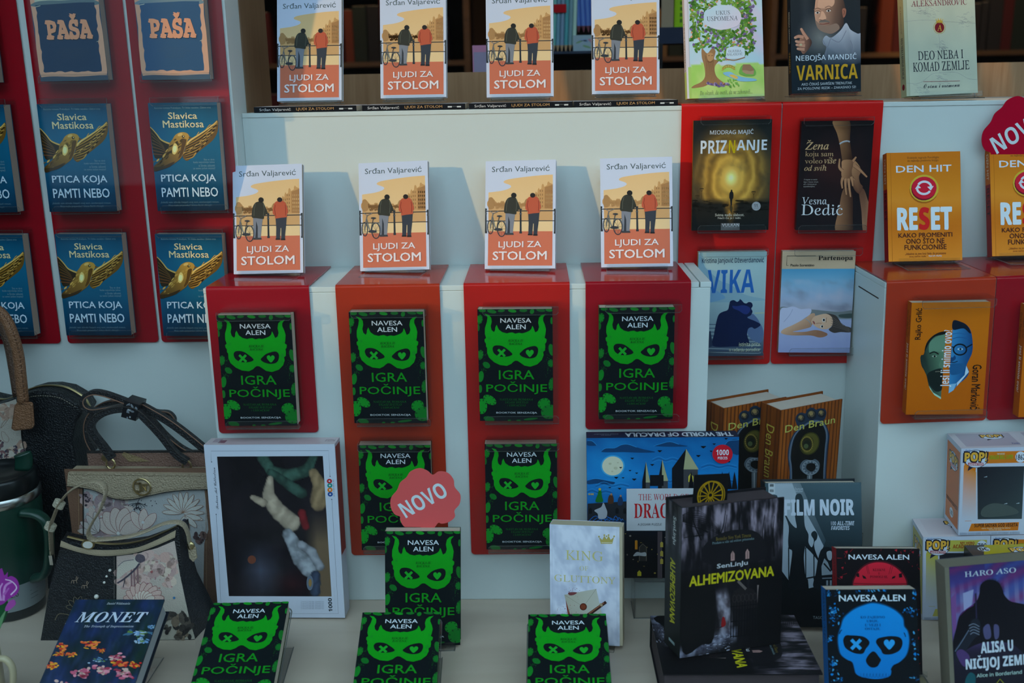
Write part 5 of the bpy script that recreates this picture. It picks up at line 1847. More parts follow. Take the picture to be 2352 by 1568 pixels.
def mk_figure_box(panel, panel2, lines, number, window=(1075, 580, 1640, 1205)):
    def art(a):
        """figure box front: coloured panel, logo bubble, empty dark window"""
        a.quad((890, 375), (1690, 355), (1675, 1400), (830, 1410))
        a.fill((176, 182, 198))
        a.poly([(925, 415), (1650, 400), (1648, 532), (1060, 545), (1056, 640), (1000, 1230), (918, 1230)], panel, grad=((925, 420), (1600, 520), panel, panel2))
        a.poly([(915, 560), (1062, 640), (1056, 1225), (880, 1225)], panel, grad=((915, 560), (880, 1225), panel, (176, 182, 198)))
        a.poly([(1000, 1262), (1600, 1246), (1590, 1350), (960, 1360)], panel2)
        x0, y0, x1, y1 = window
        a.poly([(x0, y0), (x1, y0 - 6), (x1 - 6, y1), (x0 + 4, y1 + 2)], (30, 34, 40), grad=((x0, y0), (x1, y1), (26, 26, 34), (56, 68, 70)))
        a.smooth([(x0 + 60, y0 + 500), (x0 + 200, y0 + 430), (x0 + 420, y0 + 470), (x0 + 500, y0 + 560), (x0 + 90, y0 + 600)], (70, 78, 76))
        for x, y in ((x0 + 80, y0 + 120), (x0 + 330, y0 + 440), (x0 + 480, y0 + 436)):
            a.line([(x, y), (x + 40, y - 8)], [3, 14], (150, 164, 172), sm=3)
        pop_logo(a, 1058, 490, 138)
        for (s, st, x, y, xx, yy, c) in lines:
            a.text(s, st, (x, y), (xx, yy), c)
        if number:
            a.ell(1590, 468, 62, 62, (190, 196, 208))
            a.text(number, 'b', (1538, 440), (1644, 498), (30, 32, 50), off=-0.01)
        a.text('Funko', 'bi', (935, 384), (1004, 404), (40, 82, 140))
        for k in range(2):
            a.text('WARNING: CHOKING HAZARD  ATTENTION: DANGER D’ETOUFFEMENT  ADVERTENCIA', 'g', (850, 1372 + k * 14), (1610, 1382 + k * 14), (120, 130, 150))
    return art


def mk_figure_side(panel, number):
    def art(a):
        a.quad((0, 0), (100, 0), (100, 210), (0, 210))
        a.fill((176, 180, 196))
        a.poly([(6, 12), (94, 12), (94, 200), (6, 200)], panel)
        pop_logo(a, 52, 48, 30)
        if number:
            a.ell(50, 176, 13, 12, (196, 196, 200))
            a.text(number, 'b', (40, 171), (60, 182), (40, 40, 60))
            a.text('SUPER SAIYAN GOD VEGETA', 'b', (12, 146), (90, 155), (60, 34, 30), off=-0.02)
    return art


def mk_figure_top(panel):
    def art(a):
        a.quad((0, 0), (100, 0), (100, 72), (0, 72))
        a.fill((180, 172, 178))
        a.rect(10, 6, 92, 64, panel)
        pop_logo(a, 62, 22, 17, False)
        a.text('Funko', 'bi', (80, 52), (92, 58), (60, 76, 130))
    return art
# ================================================================== the setting
def struct(mb, name, m, bevel=0.0):
    return tag(mb.build(name, m, bevel=bevel), kind='structure')


def sbox(name, m, *b, bevel=0.0):
    mb = MB()
    mb.box(*b)
    return struct(mb, name, m, bevel)


sbox('floor', 'wood_floor', -1.72, 2.6, 1.14, 2.26, -0.03, 0.0)
sbox('wall_back', 'laminate', -0.545, 2.58, 1.90, 2.255, 0.0, 0.883)
sbox('trim_1', 'laminate', -0.545, 2.58, 1.8985, 2.255, 0.8832, 0.8915, bevel=0.001)
sbox('wall_left', 'laminate', -1.72, -0.5455, 1.85, 1.935, 0.0, 1.45, bevel=0.001)
sbox('trim_2', 'wood_post', -0.612, -0.546, 1.94, 2.13, 0.0, 2.4, bevel=0.002)
sbox('trim_3', 'wood_panel', -0.545, 2.58, 2.256, 2.276, -0.6, 0.9635)
sbox('wall_front', 'facade', -1.75, 2.6, 1.08, 1.138, -0.65, -0.002)
sbox('wall_side', 'shop_dark', -1.80, -1.75, 1.86, 6.2, -0.65, 2.4)
sbox('shade_wall_left', 'facade', -1.60, -1.50, 1.112, 1.849, -0.6, 2.39)  # unseen wall added to darken the left of the display
sbox('wall_right', 'shop_dark', 2.6, 2.66, 1.1, 6.2, -0.65, 2.4)
sbox('wall_rear', 'shop_dark', -1.8, 2.66, 6.2, 6.26, -0.65, 2.4)
sbox('ceiling', 'shop_dark', -1.8, 2.66, 1.08, 6.26, 2.4, 2.46)
sbox('floor_shop', 'wood_shelf', -1.75, 2.6, 2.28, 6.2, -0.65, -0.62)
sbox('floor_street', 'street', -16, 30, -16, 1.08, -0.70, -0.65)
sbox('wall_street', 'facade', -4, 26, -12.4, -12.0, -0.65, 5.5)
sbox('sun_block_low', 'facade', -9.5, -3.9, -3.1, -3.0, -0.65, 2.22)  # unseen wall added to keep the sun off the lower display
sbox('sun_block_tall', 'facade', -3.12, -1.7, -1.3, -1.0, -0.65, 2.1)  # unseen block added to cut the sun off the right side
mb = MB()
mb.box(-1.75, 2.6, 1.10, 1.108, 0.0, 2.4)
win = struct(mb, 'window_1', 'window_glass')

# ------------------------------------------------------------------ white display boxes
pl = thing('display_plinth', 'long white display box in the middle, four glossy sheets hung over its front', 'display box', (-0.14, 1.70, 0))
mb = MB()
mb.box(-0.441, 0.439, 0.0005, 0.197, 0.0, 0.590)
mb.build('body', 'laminate', pl, bevel=0.0012)
mb = MB()
mb.box(-0.441, 0.419, 0, 0.197, 0.5903, 0.5995)
mb.build('top_board', 'laminate', pl, bevel=0.0008)
mb = MB()
mb.box(0.4215, 0.440, 0, 0.197, 0.5903, 0.5998)
mb.build('side_board', 'laminate', pl, bevel=0.0008)
TILT = (0, -1.5, 0)
pr = thing('display_plinth', 'white display box at the right with its pale side panel showing', 'display box', (0.612, 1.70, 0.0), TILT)
mb = MB()
mb.box(0.0, 0.98, 0.0005, 0.197, -0.01, 0.585)
mb.build('body', 'laminate', pr, bevel=0.0012)
mb = MB()
mb.box(0.0, 0.98, 0, 0.197, 0.5853, 0.5945)
mb.build('top_board', 'laminate', pr, bevel=0.0008)
mb = MB()
mb.box(-0.0006, 0.0, 0.03, 0.14, 0.560, 0.562)
mb.build('groove', 'shop_dark', pr)


def sheet(label, x0, x1, yf, z0, z1, m, back=0.0, loc=(0, 0, 0), rot=(0, 0, 0), bot=True, group='glossy display sheets'):
    """bent glossy sheet: a drop with rounded lower corners and a top leaf that lies on the box"""
    t, r, q = 0.0022, 0.007, 0.006
    n = 6
    cor = []
    if bot:
        for k in range(n + 1):
            a = RAD(180 + 90 * k / n)
            cor.append((x0 + r + r * math.cos(a), z0 + r + r * math.sin(a)))
        for k in range(n + 1):
            a = RAD(270 + 90 * k / n)
            cor.append((x1 - r + r * math.cos(a), z0 + r + r * math.sin(a)))
    else:
        cor = [(x0, z0), (x1, z0)]
    mb = MB()
    zt = z1 - q if back else z1
    mb.prism(cor + [(x1, zt), (x0, zt)], yf, yf + t, 'y')
    if back:
        prof = [(yf + q - q * math.cos(RAD(90 * k / 5)), z1 - q + q * math.sin(RAD(90 * k / 5))) for k in range(6)] + [(back, z1)]
        inn = [(y + t * (math.cos(RAD(min(90, 18 * k)))), z - t * math.sin(RAD(min(90, 18 * k)))) for k, (y, z) in enumerate(prof)]
        inn[-1] = (back, z1 - t)
        for (a, b), (c, d) in zip(zip(prof, prof[1:]), zip(inn, inn[1:])):
            for x, f in ((x0, 1), (x1, -1)):
                mb.face([(x, *a), (x, *c), (x, *d), (x, *b)][::f], (1, 1, 1, 1))
            mb.face([(x0, *a), (x0, *b), (x1, *b), (x1, *a)][::-1], (1, 1, 1, 1))
            mb.face([(x0, *c), (x0, *d), (x1, *d), (x1, *c)], (1, 1, 1, 1))
        mb.face([(x0, *prof[-1]), (x1, *prof[-1]), (x1, *inn[-1]), (x0, *inn[-1])], (1, 1, 1, 1))
    o = mb.build('display_sheet', m)
    o.location = loc
    o.rotation_euler = tuple(RAD(a) for a in rot)
    return tag(o, label, 'display sheet', group)


sheet('tall dark red sheet cut off by the left frame edge, on the left panel', -1.10, -0.916, 1.846, 0.468, 1.43, 'panel_red')
sheet('tall dark red sheet in the middle of the left panel, second from the left edge', -0.902, -0.726, 1.846, 0.468, 1.43, 'panel_red')
sheet('tall dark red sheet on the left panel nearest the brown post', -0.720, -0.550, 1.846, 0.468, 1.43, 'panel_red')
sheet('short crimson sheet at the left end of the middle display box', -0.575, -0.395, 1.6965, 0.335, 0.6030, 'panel_red', 1.893)
sheet('long orange-red sheet, second from the left on the middle display box', -0.349, -0.168, 1.6965, 0.094, 0.6030, 'panel_orange', 1.893)
sheet('long scarlet sheet, third from the left on the middle display box', -0.1265, 0.0565, 1.6965, 0.094, 0.6030, 'panel_scarlet', 1.893)
sheet('short crimson sheet at the right end of the middle display box', 0.084, 0.265, 1.6965, 0.336, 0.6030, 'panel_red', 1.893)
sheet('red sheet coloured as sunlit on the back wall holding the golden vortex book', 0.270, 0.4525, 1.8945, 0.398, 0.8950, 'panel_red_sunlit', 2.06)
sheet('red sheet coloured as sunlit on the back wall holding the book with hands', 0.4545, 0.637, 1.8945, 0.398, 0.8950, 'panel_red_sunlit', 2.06)
sheet('orange-red sheet on the right display box holding the orange half-faces book', 0.002, 0.186, -0.0035, 0.341, 0.5980, 'panel_orange', 0.193, (0.612, 1.70, 0), TILT)
sheet('crimson sheet on the right display box, cut off by the right frame edge', 0.1875, 0.37, -0.0035, 0.341, 0.5980, 'panel_red', 0.193, (0.612, 1.70, 0), TILT)


# ------------------------------------------------------------------ clear acrylic fittings
def holder(label, x, z0, z1, yf, yw, w=0.128, rz=0.0, rx=0.0):
    """clear clip holder on a sheet: a back plate with a ledge and a lip above and below the book"""
    t = thing('acrylic_book_holder', label, 'book holder', (x, yw, z0), (0, rx, rz), 'clear clip holders on the glossy sheets')
    d = yf - yw - 0.0075
    h = z1 - z0
    mb = MB()
    mb.box(-w / 2, w / 2, -0.0022, -0.0003, 0.0, h)
    mb.build('back_plate', 'acrylic', t)
    for nm, z, s in (('bottom_clip', -0.003, 1), ('top_clip', h + 0.003, -1)):
        mb = MB()
        mb.box(-w / 2, w / 2, d, -0.0025, min(z, z - 0.002 * s), max(z, z - 0.002 * s))
        r, hh = 0.004, 0.0135
        a, b = (z, z + hh * s)
        out = [(-w / 2, a), (w / 2, a), (w / 2, b - r * s), (w / 2 - r, b), (-w / 2 + r, b), (-w / 2, b - r * s)]
        if s < 0:
            out = out[::-1]
        mb.prism(out, d, d + 0.0018, 'y')
        for (p, q), (p2, q2) in zip(out, out[1:] + out[:1]):
            mb.tube([(p, d + 0.0009, q), (p2, d + 0.0009, q2)], 0.00055, n=4, mi=1)
        mb.build(nm, ['acrylic', 'acrylic_edge'], t)
    return t


def stand(label, loc, lean, yaw, t, h, w=0.11, foot=0.045, ledge=0.004, over=0.0, roll=0.0, back=0.03, group='clear acrylic book stands'):
    """clear easel: a foot, a leaning back rest and a small lip in front of the book"""
    o = thing('acrylic_book_stand', label, 'book stand', loc, (0, 0, yaw), group)
    X = Matrix.Rotation(RAD(-lean), 4, 'X')
    dz = t * math.sin(RAD(lean))
    mb = MB()
    mb.box(-w / 2, w / 2, -foot, t + back, -ledge - dz - 0.0022, -ledge - dz)
    for a, b in (((-w / 2, -foot), (w / 2, -foot)), ((-w / 2, -foot), (-w / 2, t + back)), ((w / 2, -foot), (w / 2, t + back))):
        mb.tube([(*a, -ledge - dz - 0.001), (*b, -ledge - dz - 0.001)], 0.0008, n=4, mi=1)
    mb.build('foot', ['acrylic', 'acrylic_edge'], o)
    mb = MB()
    mb.xf = Matrix.Rotation(RAD(roll), 4, 'Y') @ X
    H = h + over if over else h * 0.62
    r = 0.008
    y0, y1 = t + 0.0006, t + 0.0030
    out = [(-w / 2, -0.004), (w / 2, -0.004), (w / 2, H - r), (w / 2 - r * 0.3, H - r * 0.3), (w / 2 - r, H), (-w / 2 + r, H), (-w / 2 + r * 0.3, H - r * 0.3), (-w / 2, H - r)]
    mb.prism(out, y0, y1, 'y')
    for (p, q), (p2, q2) in zip(out, out[1:] + out[:1]):
        mb.tube([(p, (y0 + y1) / 2, q), (p2, (y0 + y1) / 2, q2)], 0.0010, n=4, mi=1)
    mb.build('back_rest', ['acrylic', 'acrylic_edge'], o)
    mb = MB()
    mb.xf = X
    mb.box(-w / 2, w / 2, -0.0035, t + 0.003, -0.0042, -0.0022)
    mb.box(-w / 2, w / 2, -0.0038, -0.0022, -0.0042, 0.005)
    mb.build('ledge', ['acrylic', 'acrylic_edge'], o)
    return o


# ================================================================== books
CREAM = (0.56, 0.48, 0.39, 1)
# white paperbacks with two men at a railing
B = dict(w=0.1305, h=0.199, t=0.012)
LJ = [('white two-men paperback standing above the short crimson sheet at left', (-0.4899, 1.7935, 0.6080), (-14.9, -1.2, -3.8)),
      ('white two-men paperback standing above the long orange-red sheet', (-0.2605, 1.8092, 0.6080), (-14.1, -1.9, -6.4)),
      ('white two-men paperback standing above the long scarlet sheet', (-0.0309, 1.8079, 0.6080), (-15.6, -1.1, -8.1)),
      ('white two-men paperback standing beside the red sheet of the golden vortex book', (0.1835, 1.8119, 0.6080), (-13.4, -0.9, -3.8)),
      ('white two-men paperback on the top shelf next to the brown post', (-0.4219, 1.9200, 0.9122), (-11.9, -0.1, -6.1)),
      ('white two-men paperback on the top shelf, second from the brown post', (-0.2263, 1.9200, 0.9142), (-11.1, -0.3, -5.0)),
      ('white two-men paperback on the top shelf just left of the teal pencils', (-0.0271, 1.9200, 0.9125), (-9.5, -0.2, -3.2)),
      ('white two-men paperback on the top shelf next to the watercolour tree book', (0.1693, 1.9200, 0.9149), (-9.3, -0.1, -0.6))]
GL = 'white paperbacks with two men at a railing'
lj = book('paperback_book', LJ[0][0], LJ[0][1], LJ[0][2], B['w'], B['h'], B['t'], art_bridge, (196, 198, 210), group=GL, paper=(0.42, 0.37, 0.31, 1))
for l, p, r in LJ[1:4]:
    dup(lj, l, p, r)
for i, (l, p, r) in enumerate(LJ[4:]):
    b = dup(lj, l, p, r)
    b.scale = (0.957, 0.957, 0.957)
for i, (l, p, r) in enumerate(LJ):
    nm = ('leftmost', 'second', 'third', 'rightmost')[i % 4]
    stand('clear easel under the %s two-men paperback on the %s' % (nm, 'middle box' if i < 4 else 'top shelf'), (p[0], p[1], p[2] if i < 4 else p[2]), -r[0], r[2], 0.012, 0.199, foot=0.048 if i < 4 else 0.012, ledge=0.0015 if i < 4 else 0.0032, back=0.03)
# copies lying flat, spines to the front
for i, (x0, x1) in enumerate(((-0.522, -0.331), (-0.321, -0.128), (-0.123, 0.071), (0.0725, 0.264))):
    w, h, t = 0.125, 0.1915, 0.0105
    l = 'dark-spined copy lying flat on the top shelf, %s of four in the row' % ('leftmost', 'second from left', 'third from left', 'rightmost')[i]
    if i == 0:
        lay = thing('paperback_book', l, 'book', (0, 0, 0), (0, 0, 0), 'dark-spined copies lying flat')
        mb = MB()
        c = K((26, 27, 32))
        mb.box(-h / 2, h / 2, 0, w, 0, 0.0005, c)
        mb.box(-h / 2, h / 2, 0, w, t - 0.0005, t, K((196, 198, 210)))
        mb.box(-h / 2, h / 2, 0, 0.0005, 0.0005, t - 0.0005, c)
        art_bridge_spine(Art(mb, t, h, O=(h / 2, 0, 0), ex=(0, 0, 1), ez=(-1, 0, 0), n=(0, -1, 0)))
        mb.build('cover', 'print', lay)
        mb = MB()
        mb.box(-h / 2 + 0.0006, h / 2 - 0.0006, 0.0005, w - 0.001, 0.0005, t - 0.0005, PAPER)
        mb.build('pages', 'paper', lay)
        lay.location = ((x0 + x1) / 2, 1.901, 0.8918)
    else:
        dup(lay, l, ((x0 + x1) / 2, 1.901 + 0.001 * i, 0.8918), (0, 0, (0.0, 0.4, -0.3, 0.2)[i]))

# green mask paperbacks
IG = [('green mask paperback in the clips of the short crimson sheet at left', (-0.4870, 1.6600, 0.3610), (-1.1, 0.5, 0.8)),
      ('green mask paperback, upper one on the long orange-red sheet', (-0.2585, 1.6600, 0.3637), (-1.1, 0.1, -0.8)),
      ('green mask paperback, upper one on the long scarlet sheet', (-0.0382, 1.6600, 0.3654), (-1.5, 0.0, -1.9)),
      ('green mask paperback in the clips above the blue castle puzzle box', (0.1694, 1.6600, 0.3665), (-0.6, -0.1, -1.0)),
      ('green mask paperback half hidden behind the paper cloud sign', (-0.2581, 1.6600, 0.1219), (-1.8, 1.0, 2.1)),
      ('green mask paperback, lower one on the long scarlet sheet', (-0.0324, 1.6600, 0.1213), (-2.8, 0.3, 0.3)),
      ('green mask paperback standing on the display floor under the paper cloud sign', (-0.2019, 1.5307, 0.0070), (-9.8, 1.3, 2.1)),
      ('green mask paperback lying back in front of the white puzzle box', (-0.4764, 1.3312, 0.0300), (-70.5, 1.4, 4.2)),
      ('green mask paperback lying back in front of the standing green mask book', (-0.2215, 1.2987, 0.0300), (-71.2, 1.9, 3.0)),
      ('green mask paperback lying back in front of the white marbled book', (0.0421, 1.3009, 0.0300), (-73.4, -0.5, -0.6))]
ig = book('paperback_book', IG[0][0], IG[0][1], IG[0][2], 0.1278, 0.1985, 0.0265, art_mask, (10, 40, 20), spine=(12, 96, 30), group='green mask paperbacks', paper=CREAM)
for l, p, r in IG[1:]:
    dup(ig, l, p, r)
for (l, p, r), dx in zip(IG[:6], (0.004, 0.006, 0.010, 0.010, 0.004, 0.004)):
    holder('clear clip holder gripping the ' + {0: 'leftmost upper', 1: 'second upper', 2: 'third upper', 3: 'rightmost upper', 4: 'left lower', 5: 'right lower'}[IG.index((l, p, r))] + ' green mask paperback', p[0] + dx, p[2], p[2] + 0.201, p[1], 1.6955)
stand('clear easel behind the green mask book under the cloud sign', IG[6][1], 9.8, 2.1, 0.0265, 0.1985, foot=0.01, ledge=0.0)
for i, nm in ((7, 'leftmost'), (8, 'middle'), (9, 'rightmost')):
    p, r = IG[i][1], IG[i][2]
    stand('clear sloping easel under the %s of the three reclining green mask books' % nm, p, -r[0], r[2], 0.0265, 0.1985, w=0.132, foot=0.006, ledge=0.0005, over=0.011, roll=r[1], back=0.17)

# golden bird paperbacks
PT = [('teal golden-bird paperback, upper one in the middle of the left panel', (-0.8267, 1.8150, 0.7231), (0.0, 0.5, 0.7)),
      ('teal golden-bird paperback, upper one on the red sheet nearest the brown post', (-0.6279, 1.8150, 0.7219), (-1.0, 0.3, -0.5)),
      ('teal golden-bird paperback, upper one cut off by the left frame edge', (-1.0092, 1.8150, 0.7242), (-0.3, 0.2, -2.4)),
      ('teal golden-bird paperback, lower one in the middle of the left panel', (-0.8258, 1.8150, 0.4903), (-0.1, 0.6, -0.2)),
      ('teal golden-bird paperback half hidden by the middle display box', (-0.6414, 1.8150, 0.4871), (-0.8, 0.7, -0.5)),
      ('teal golden-bird paperback behind the tan bag handle, lower left', (-1.0099, 1.8150, 0.4913), (-0.5, 0.5, -1.6))]
pt = book('paperback_book', PT[0][0], PT[0][1], PT[0][2], 0.1240, 0.1918, 0.0235, art_bird, (12, 62, 88), group='golden bird paperbacks', paper=(0.40, 0.32, 0.26, 1))
for l, p, r in PT[1:]:
    dup(pt, l, p, r)
PA = [('dark navy frontier-rider book at the top of the left panel', (-0.8141, 1.8150, 0.9544), (0, -0.3, -0.7), mk_frontier((18, 50, 78), (176, 176, 152))),
      ('frontier-rider book paled by painted glare, at the top beside the brown post', (-0.6327, 1.8150, 0.9532), (0, 0.4, -0.5), mk_frontier((42, 76, 110), (182, 182, 162))),  # same cover as its neighbour, glare put into lighter blue and sky
      ('frontier-rider book at the top, only its right edge inside the frame', (-1.0120, 1.8150, 0.9540), (0, 0.3, -1.6), mk_frontier((18, 50, 78), (176, 176, 152)))]
for l, p, r, d in PA:
    book('paperback_book', l, p, r, 0.1216, 0.2, 0.022, d, (40, 54, 72), group='frontier rider books', paper=(0.34, 0.28, 0.23, 1))
for (l, p, r), s in zip(PT, ('upper middle', 'upper right', 'upper left', 'lower middle', 'lower right', 'lower left')):
    holder('clear clip holder gripping the %s golden-bird paperback of the left panel' % s, p[0] + 0.008, p[2], p[2] + 0.1975, p[1], 1.845, w=0.122, rz=0)
for (l, p, r, d), s in zip(PA, ('dark navy', 'pale blue', 'cut-off left')):
    holder('clear clip holder gripping the %s frontier-rider book' % s, p[0] + 0.002, p[2], p[2] + 0.203, p[1], 1.845, w=0.126)

# the three on the top shelf, right
book('hardcover_book', 'children’s hardcover with a watercolour fruit tree on the top shelf', (0.3569, 1.9300, 0.9046), (-9.9, -1.0, 5.8), 0.1468, 0.2125, 0.014, art_tree, (176, 180, 130), spine=(196, 190, 200), spine_art=art_tree_spine, hard=True)
book('paperback_book', 'dark paperback with a bald man in white shirt raising a finger', (0.5424, 1.9300, 0.9099), (-9.0, -0.9, 4.5), 0.1309, 0.2, 0.018, art_speaker, (24, 30, 36), spine_art=art_speaker_spine)
book('hardcover_book', 'cream hardcover with a crowned red seal, rightmost on the top shelf', (0.7563, 1.9300, 0.9030), (-10.4, -1.6, 8.6), 0.1402, 0.208, 0.02, art_emblem, (160, 156, 126), spine=(160, 152, 116), spine_art=art_emblem_spine, hard=True)
for l, p, a, y, t in (('watercolour tree hardcover', (0.366, 1.9300, 0.9046), 9.9, 5.8, 0.014), ('bald man paperback', (0.5424, 1.93, 0.9099), 9.0, 4.5, 0.018), ('cream red-seal hardcover', (0.770, 1.93, 0.9030), 10.4, 8.6, 0.02)):
    stand('clear easel under the %s on the top shelf' % l, p, a, y, t, 0.2, w=0.125, foot=0.012, ledge=0.0025)

# four on the red sheets of the back wall
R4 = [('paperback with a lone figure before a golden vortex of light', (0.3601, 1.8650, 0.6651), (-1.0, -0.4, -4.9), 0.1404, 0.2003, 0.017, art_light, (34, 34, 32), (150, 96, 20), None),
      ('dark brown paperback with an arm, bracelet and entwined hands', (0.5471, 1.8650, 0.6624), (-0.4, 0.2, -5.2), 0.1275, 0.1981, 0.016, art_hands, (30, 24, 26), (40, 22, 22), None),
      ('pale blue paperback with navy family silhouettes, partly behind the middle box', (0.3684, 1.8650, 0.4228), (0.0, -0.4, -2.2), 0.1267, 0.2015, 0.015, art_family, (140, 160, 160), (170, 150, 90), None),
      ('beige and sky-blue paperback with a woman lying on a white sheet', (0.5284, 1.8650, 0.4278), (-0.4, -0.2, -4.5), 0.1335, 0.1954, 0.017, art_sleeper, (176, 150, 124), (156, 120, 90), None)]
for (l, p, r, w, h, t, d, e_, s_, sa), dx, nm in zip(R4, (0.002, 0.0, 0.0, 0.014), ('golden vortex', 'entwined hands', 'family silhouettes', 'lying woman')):
    book('paperback_book', l, p, r, w, h, t, d, e_, spine=s_, spine_art=sa, paper=(0.50, 0.45, 0.38, 1))
    holder('clear clip holder gripping the %s paperback' % nm, p[0] + dx, p[2], p[2] + h + 0.003, p[1] - 0.003, 1.8935, w=0.125)

# orange books at the right
dh = book('paperback_book', 'orange red-button paperback standing left of the red cloud sign', (0.7100, 1.8247, 0.6095), (-14.0, -0.4, 0.6), 0.1336, 0.1985, 0.02, art_reset, (190, 106, 14), spine=(150, 50, 18), spine_art=art_reset_spine, group='orange red-button paperbacks')
dup(dh, 'orange red-button paperback in front of the red cloud sign, cut by the frame', (0.9007, 1.8341, 0.6155), (-14.4, -0.6, 0.3))
stand('clear easel under the left orange red-button paperback', (0.716, 1.8247, 0.6095), 14, 0.6, 0.02, 0.198, foot=0.05, ledge=0.0015)
stand('clear easel under the right orange red-button paperback', (0.9007, 1.8341, 0.6155), 14.4, 0.3, 0.02, 0.198, foot=0.05, ledge=0.0015)
jh = book('paperback_book', 'orange paperback with two half faces, fully in view at right', (0.7002, 1.6600, 0.3697), (-2.2, -0.9, -3.6), 0.1285, 0.1964, 0.022, art_halves, (176, 92, 6), spine_art=art_halves_spine, group='orange half-faces paperbacks')
dup(jh, 'orange half-faces paperback of which only the spine edge is in frame', (0.8920, 1.6600, 0.3640), (-2.2, -0.9, -1.0))
holder('clear clip holder gripping the orange half-faces paperback in view', 0.708, 0.3697, 0.570, 1.6575, 1.6945, w=0.122, rx=-1.0)
holder('clear clip holder gripping the half-faces paperback at the frame edge', 0.902, 0.364, 0.565, 1.6575, 1.6945, w=0.122, rx=-1.0)

# wood-grain thrillers
bn = book('hardcover_book', 'thick wood-grain hardcover with an antique lock, front one of the two', (0.4871, 1.72, 0.1316), (1.1, -0.1, 26.4), 0.1407, 0.24, 0.053, art_lock, (112, 58, 18), spine_art=art_lock_spine, hard=True, group='wood-grain hardcovers', paper=(0.52, 0.44, 0.37, 1))
dup(bn, 'thick wood-grain hardcover behind, partly hidden by the blue puzzle box', (0.3900, 1.7350, 0.1316), (1.1, -0.1, 26.4))

book('hardcover_book', 'large black film book with shadowy figures behind the forest-gate book', (0.4771, 1.5767, 0.0110), (-13.3, -1.2, -2.8), 0.1638, 0.2516, 0.045, art_noir, (30, 36, 42), spine=(40, 48, 54), cover_mat='print_gloss', hard=True)
ah = book('hardcover_book', 'thick black forest-gate hardcover standing upright on its flat twin', (0.2985, 1.4167, 0.0640), (-5.1, 1.7, 17.0), 0.1745, 0.2418, 0.058, art_gate, (22, 20, 24), spine=(16, 18, 16), spine_art=art_gate_spine, hard=True, group='forest-gate hardcovers', paper=(0.055, 0.04, 0.045, 1))
flat = dup(ah, 'thick black forest-gate hardcover lying flat under its upright twin', (0.1855, 1.4470, 0.0588), (0, 0, 0))
flat.rotation_euler = Matrix(((0, 0, 1), (-1, 0, 0), (0, -1, 0))).to_euler()
book('paperback_book', 'black paperback with a red helmet behind the blue skull book', (0.5418, 1.4323, 0.0110), (-17.8, 0.6, 0.0), 0.1328, 0.1987, 0.024, art_helmet, (16, 10, 14), spine=(150, 18, 26), spine_art=art_helmet_spine, paper=CREAM)
book('paperback_book', 'black paperback with a big blue skull at the front right', (0.4958, 1.3163, 0.0110), (-16.5, -1.4, -2.5), 0.1326, 0.1905, 0.030, art_skull, (8, 14, 20), spine=(6, 84, 146), spine_art=art_skull_spine, paper=CREAM)
book('paperback_book', 'violet comic volume with a dark silhouette in the bottom right corner', (0.6796, 1.3282, 0.0300), (-6.9, -4.9, 0.8), 0.1254, 0.2158, 0.036, art_borderland, (40, 40, 60), spine=(30, 30, 46), spine_right=True, paper=(0.17, 0.155, 0.115, 1), page_in=-0.0065)
book('paperback_book', 'white marbled paperback with gold lettering and an envelope', (0.0750, 1.5322, 0.0070), (-10.0, -1.6, -9.9), 0.1188, 0.2051, 0.034, art_king, (186, 188, 202), paper=(0.56, 0.47, 0.33, 1), page_in=-0.005)
book('hardcover_book', 'art book with dark pond colours lying back before the small bag', (-0.6926, 1.2921, 0.0400), (-66.0, 0.2, -0.1), 0.1477, 0.2055, 0.034, art_lilies, (16, 22, 34), hard=True, paper=(0.42, 0.41, 0.42, 1))
stand('clear sloping easel under the dark pond art book', (-0.6926, 1.2921, 0.0400), 66, 0, 0.034, 0.2, w=0.11, foot=0.006, ledge=0.002, back=0.17)
stand('clear easel behind the white marbled paperback', (0.0750, 1.5322, 0.0070), 10, -9.9, 0.034, 0.2, w=0.10, foot=0.008, ledge=0.0)
stand('clear easel behind the red helmet paperback', (0.5418, 1.4323, 0.0110), 17.8, 0, 0.024, 0.19, w=0.145, foot=0.02, ledge=0.001)
stand('clear easel behind the blue skull paperback', (0.4958, 1.3163, 0.0110), 16.5, -2.5, 0.030, 0.19, w=0.12, foot=0.02, ledge=0.001)
stand('clear easel under the violet comic volume', (0.6796, 1.3282, 0.0300), 6.9, 0.8, 0.036, 0.2, w=0.11, foot=0.02, ledge=0.022)

# ================================================================== puzzles, risers, bookmark, cloud signs
def boxed(name, label, cat, loc, rot, w, h, d, col, front, top=None, side=None, group=None, m='print', scol=None):
    """closed carton: origin at the middle of the lower front edge"""
    o = thing(name, label, cat, loc, rot, group)
    mb = MB()
    mb.box(-w / 2, w / 2, 0, d, 0, h, K(col))
    if scol:
        mb.face([(w / 2 + 2e-5, 0, 0), (w / 2 + 2e-5, d, 0), (w / 2 + 2e-5, d, h), (w / 2 + 2e-5, 0, h)], K(scol))
    if front:
        front(Art(mb, w, h))
    if top:
        top(Art(mb, w, d, O=(-w / 2, 0, h), ez=(0, 1, 0), n=(0, 0, 1)))
    if side:
        side(Art(mb, d, h, O=(-w / 2, d, 0), ex=(0, -1, 0), n=(-1, 0, 0)))
    mb.build('carton', m, o)
    return o


def art_jigsaw_top(a):
    a.quad((0, 0), (330, 0), (330, 40), (0, 40))
    a.fill((176, 160, 164))
    a.rect(14, 6, 34, 26, (150, 130, 140))
    a.rect(30, 14, 48, 30, (120, 84, 96))
    a.text('PUZZLE', 'b', (300, 12), (324, 24), (130, 112, 120), rot=180)


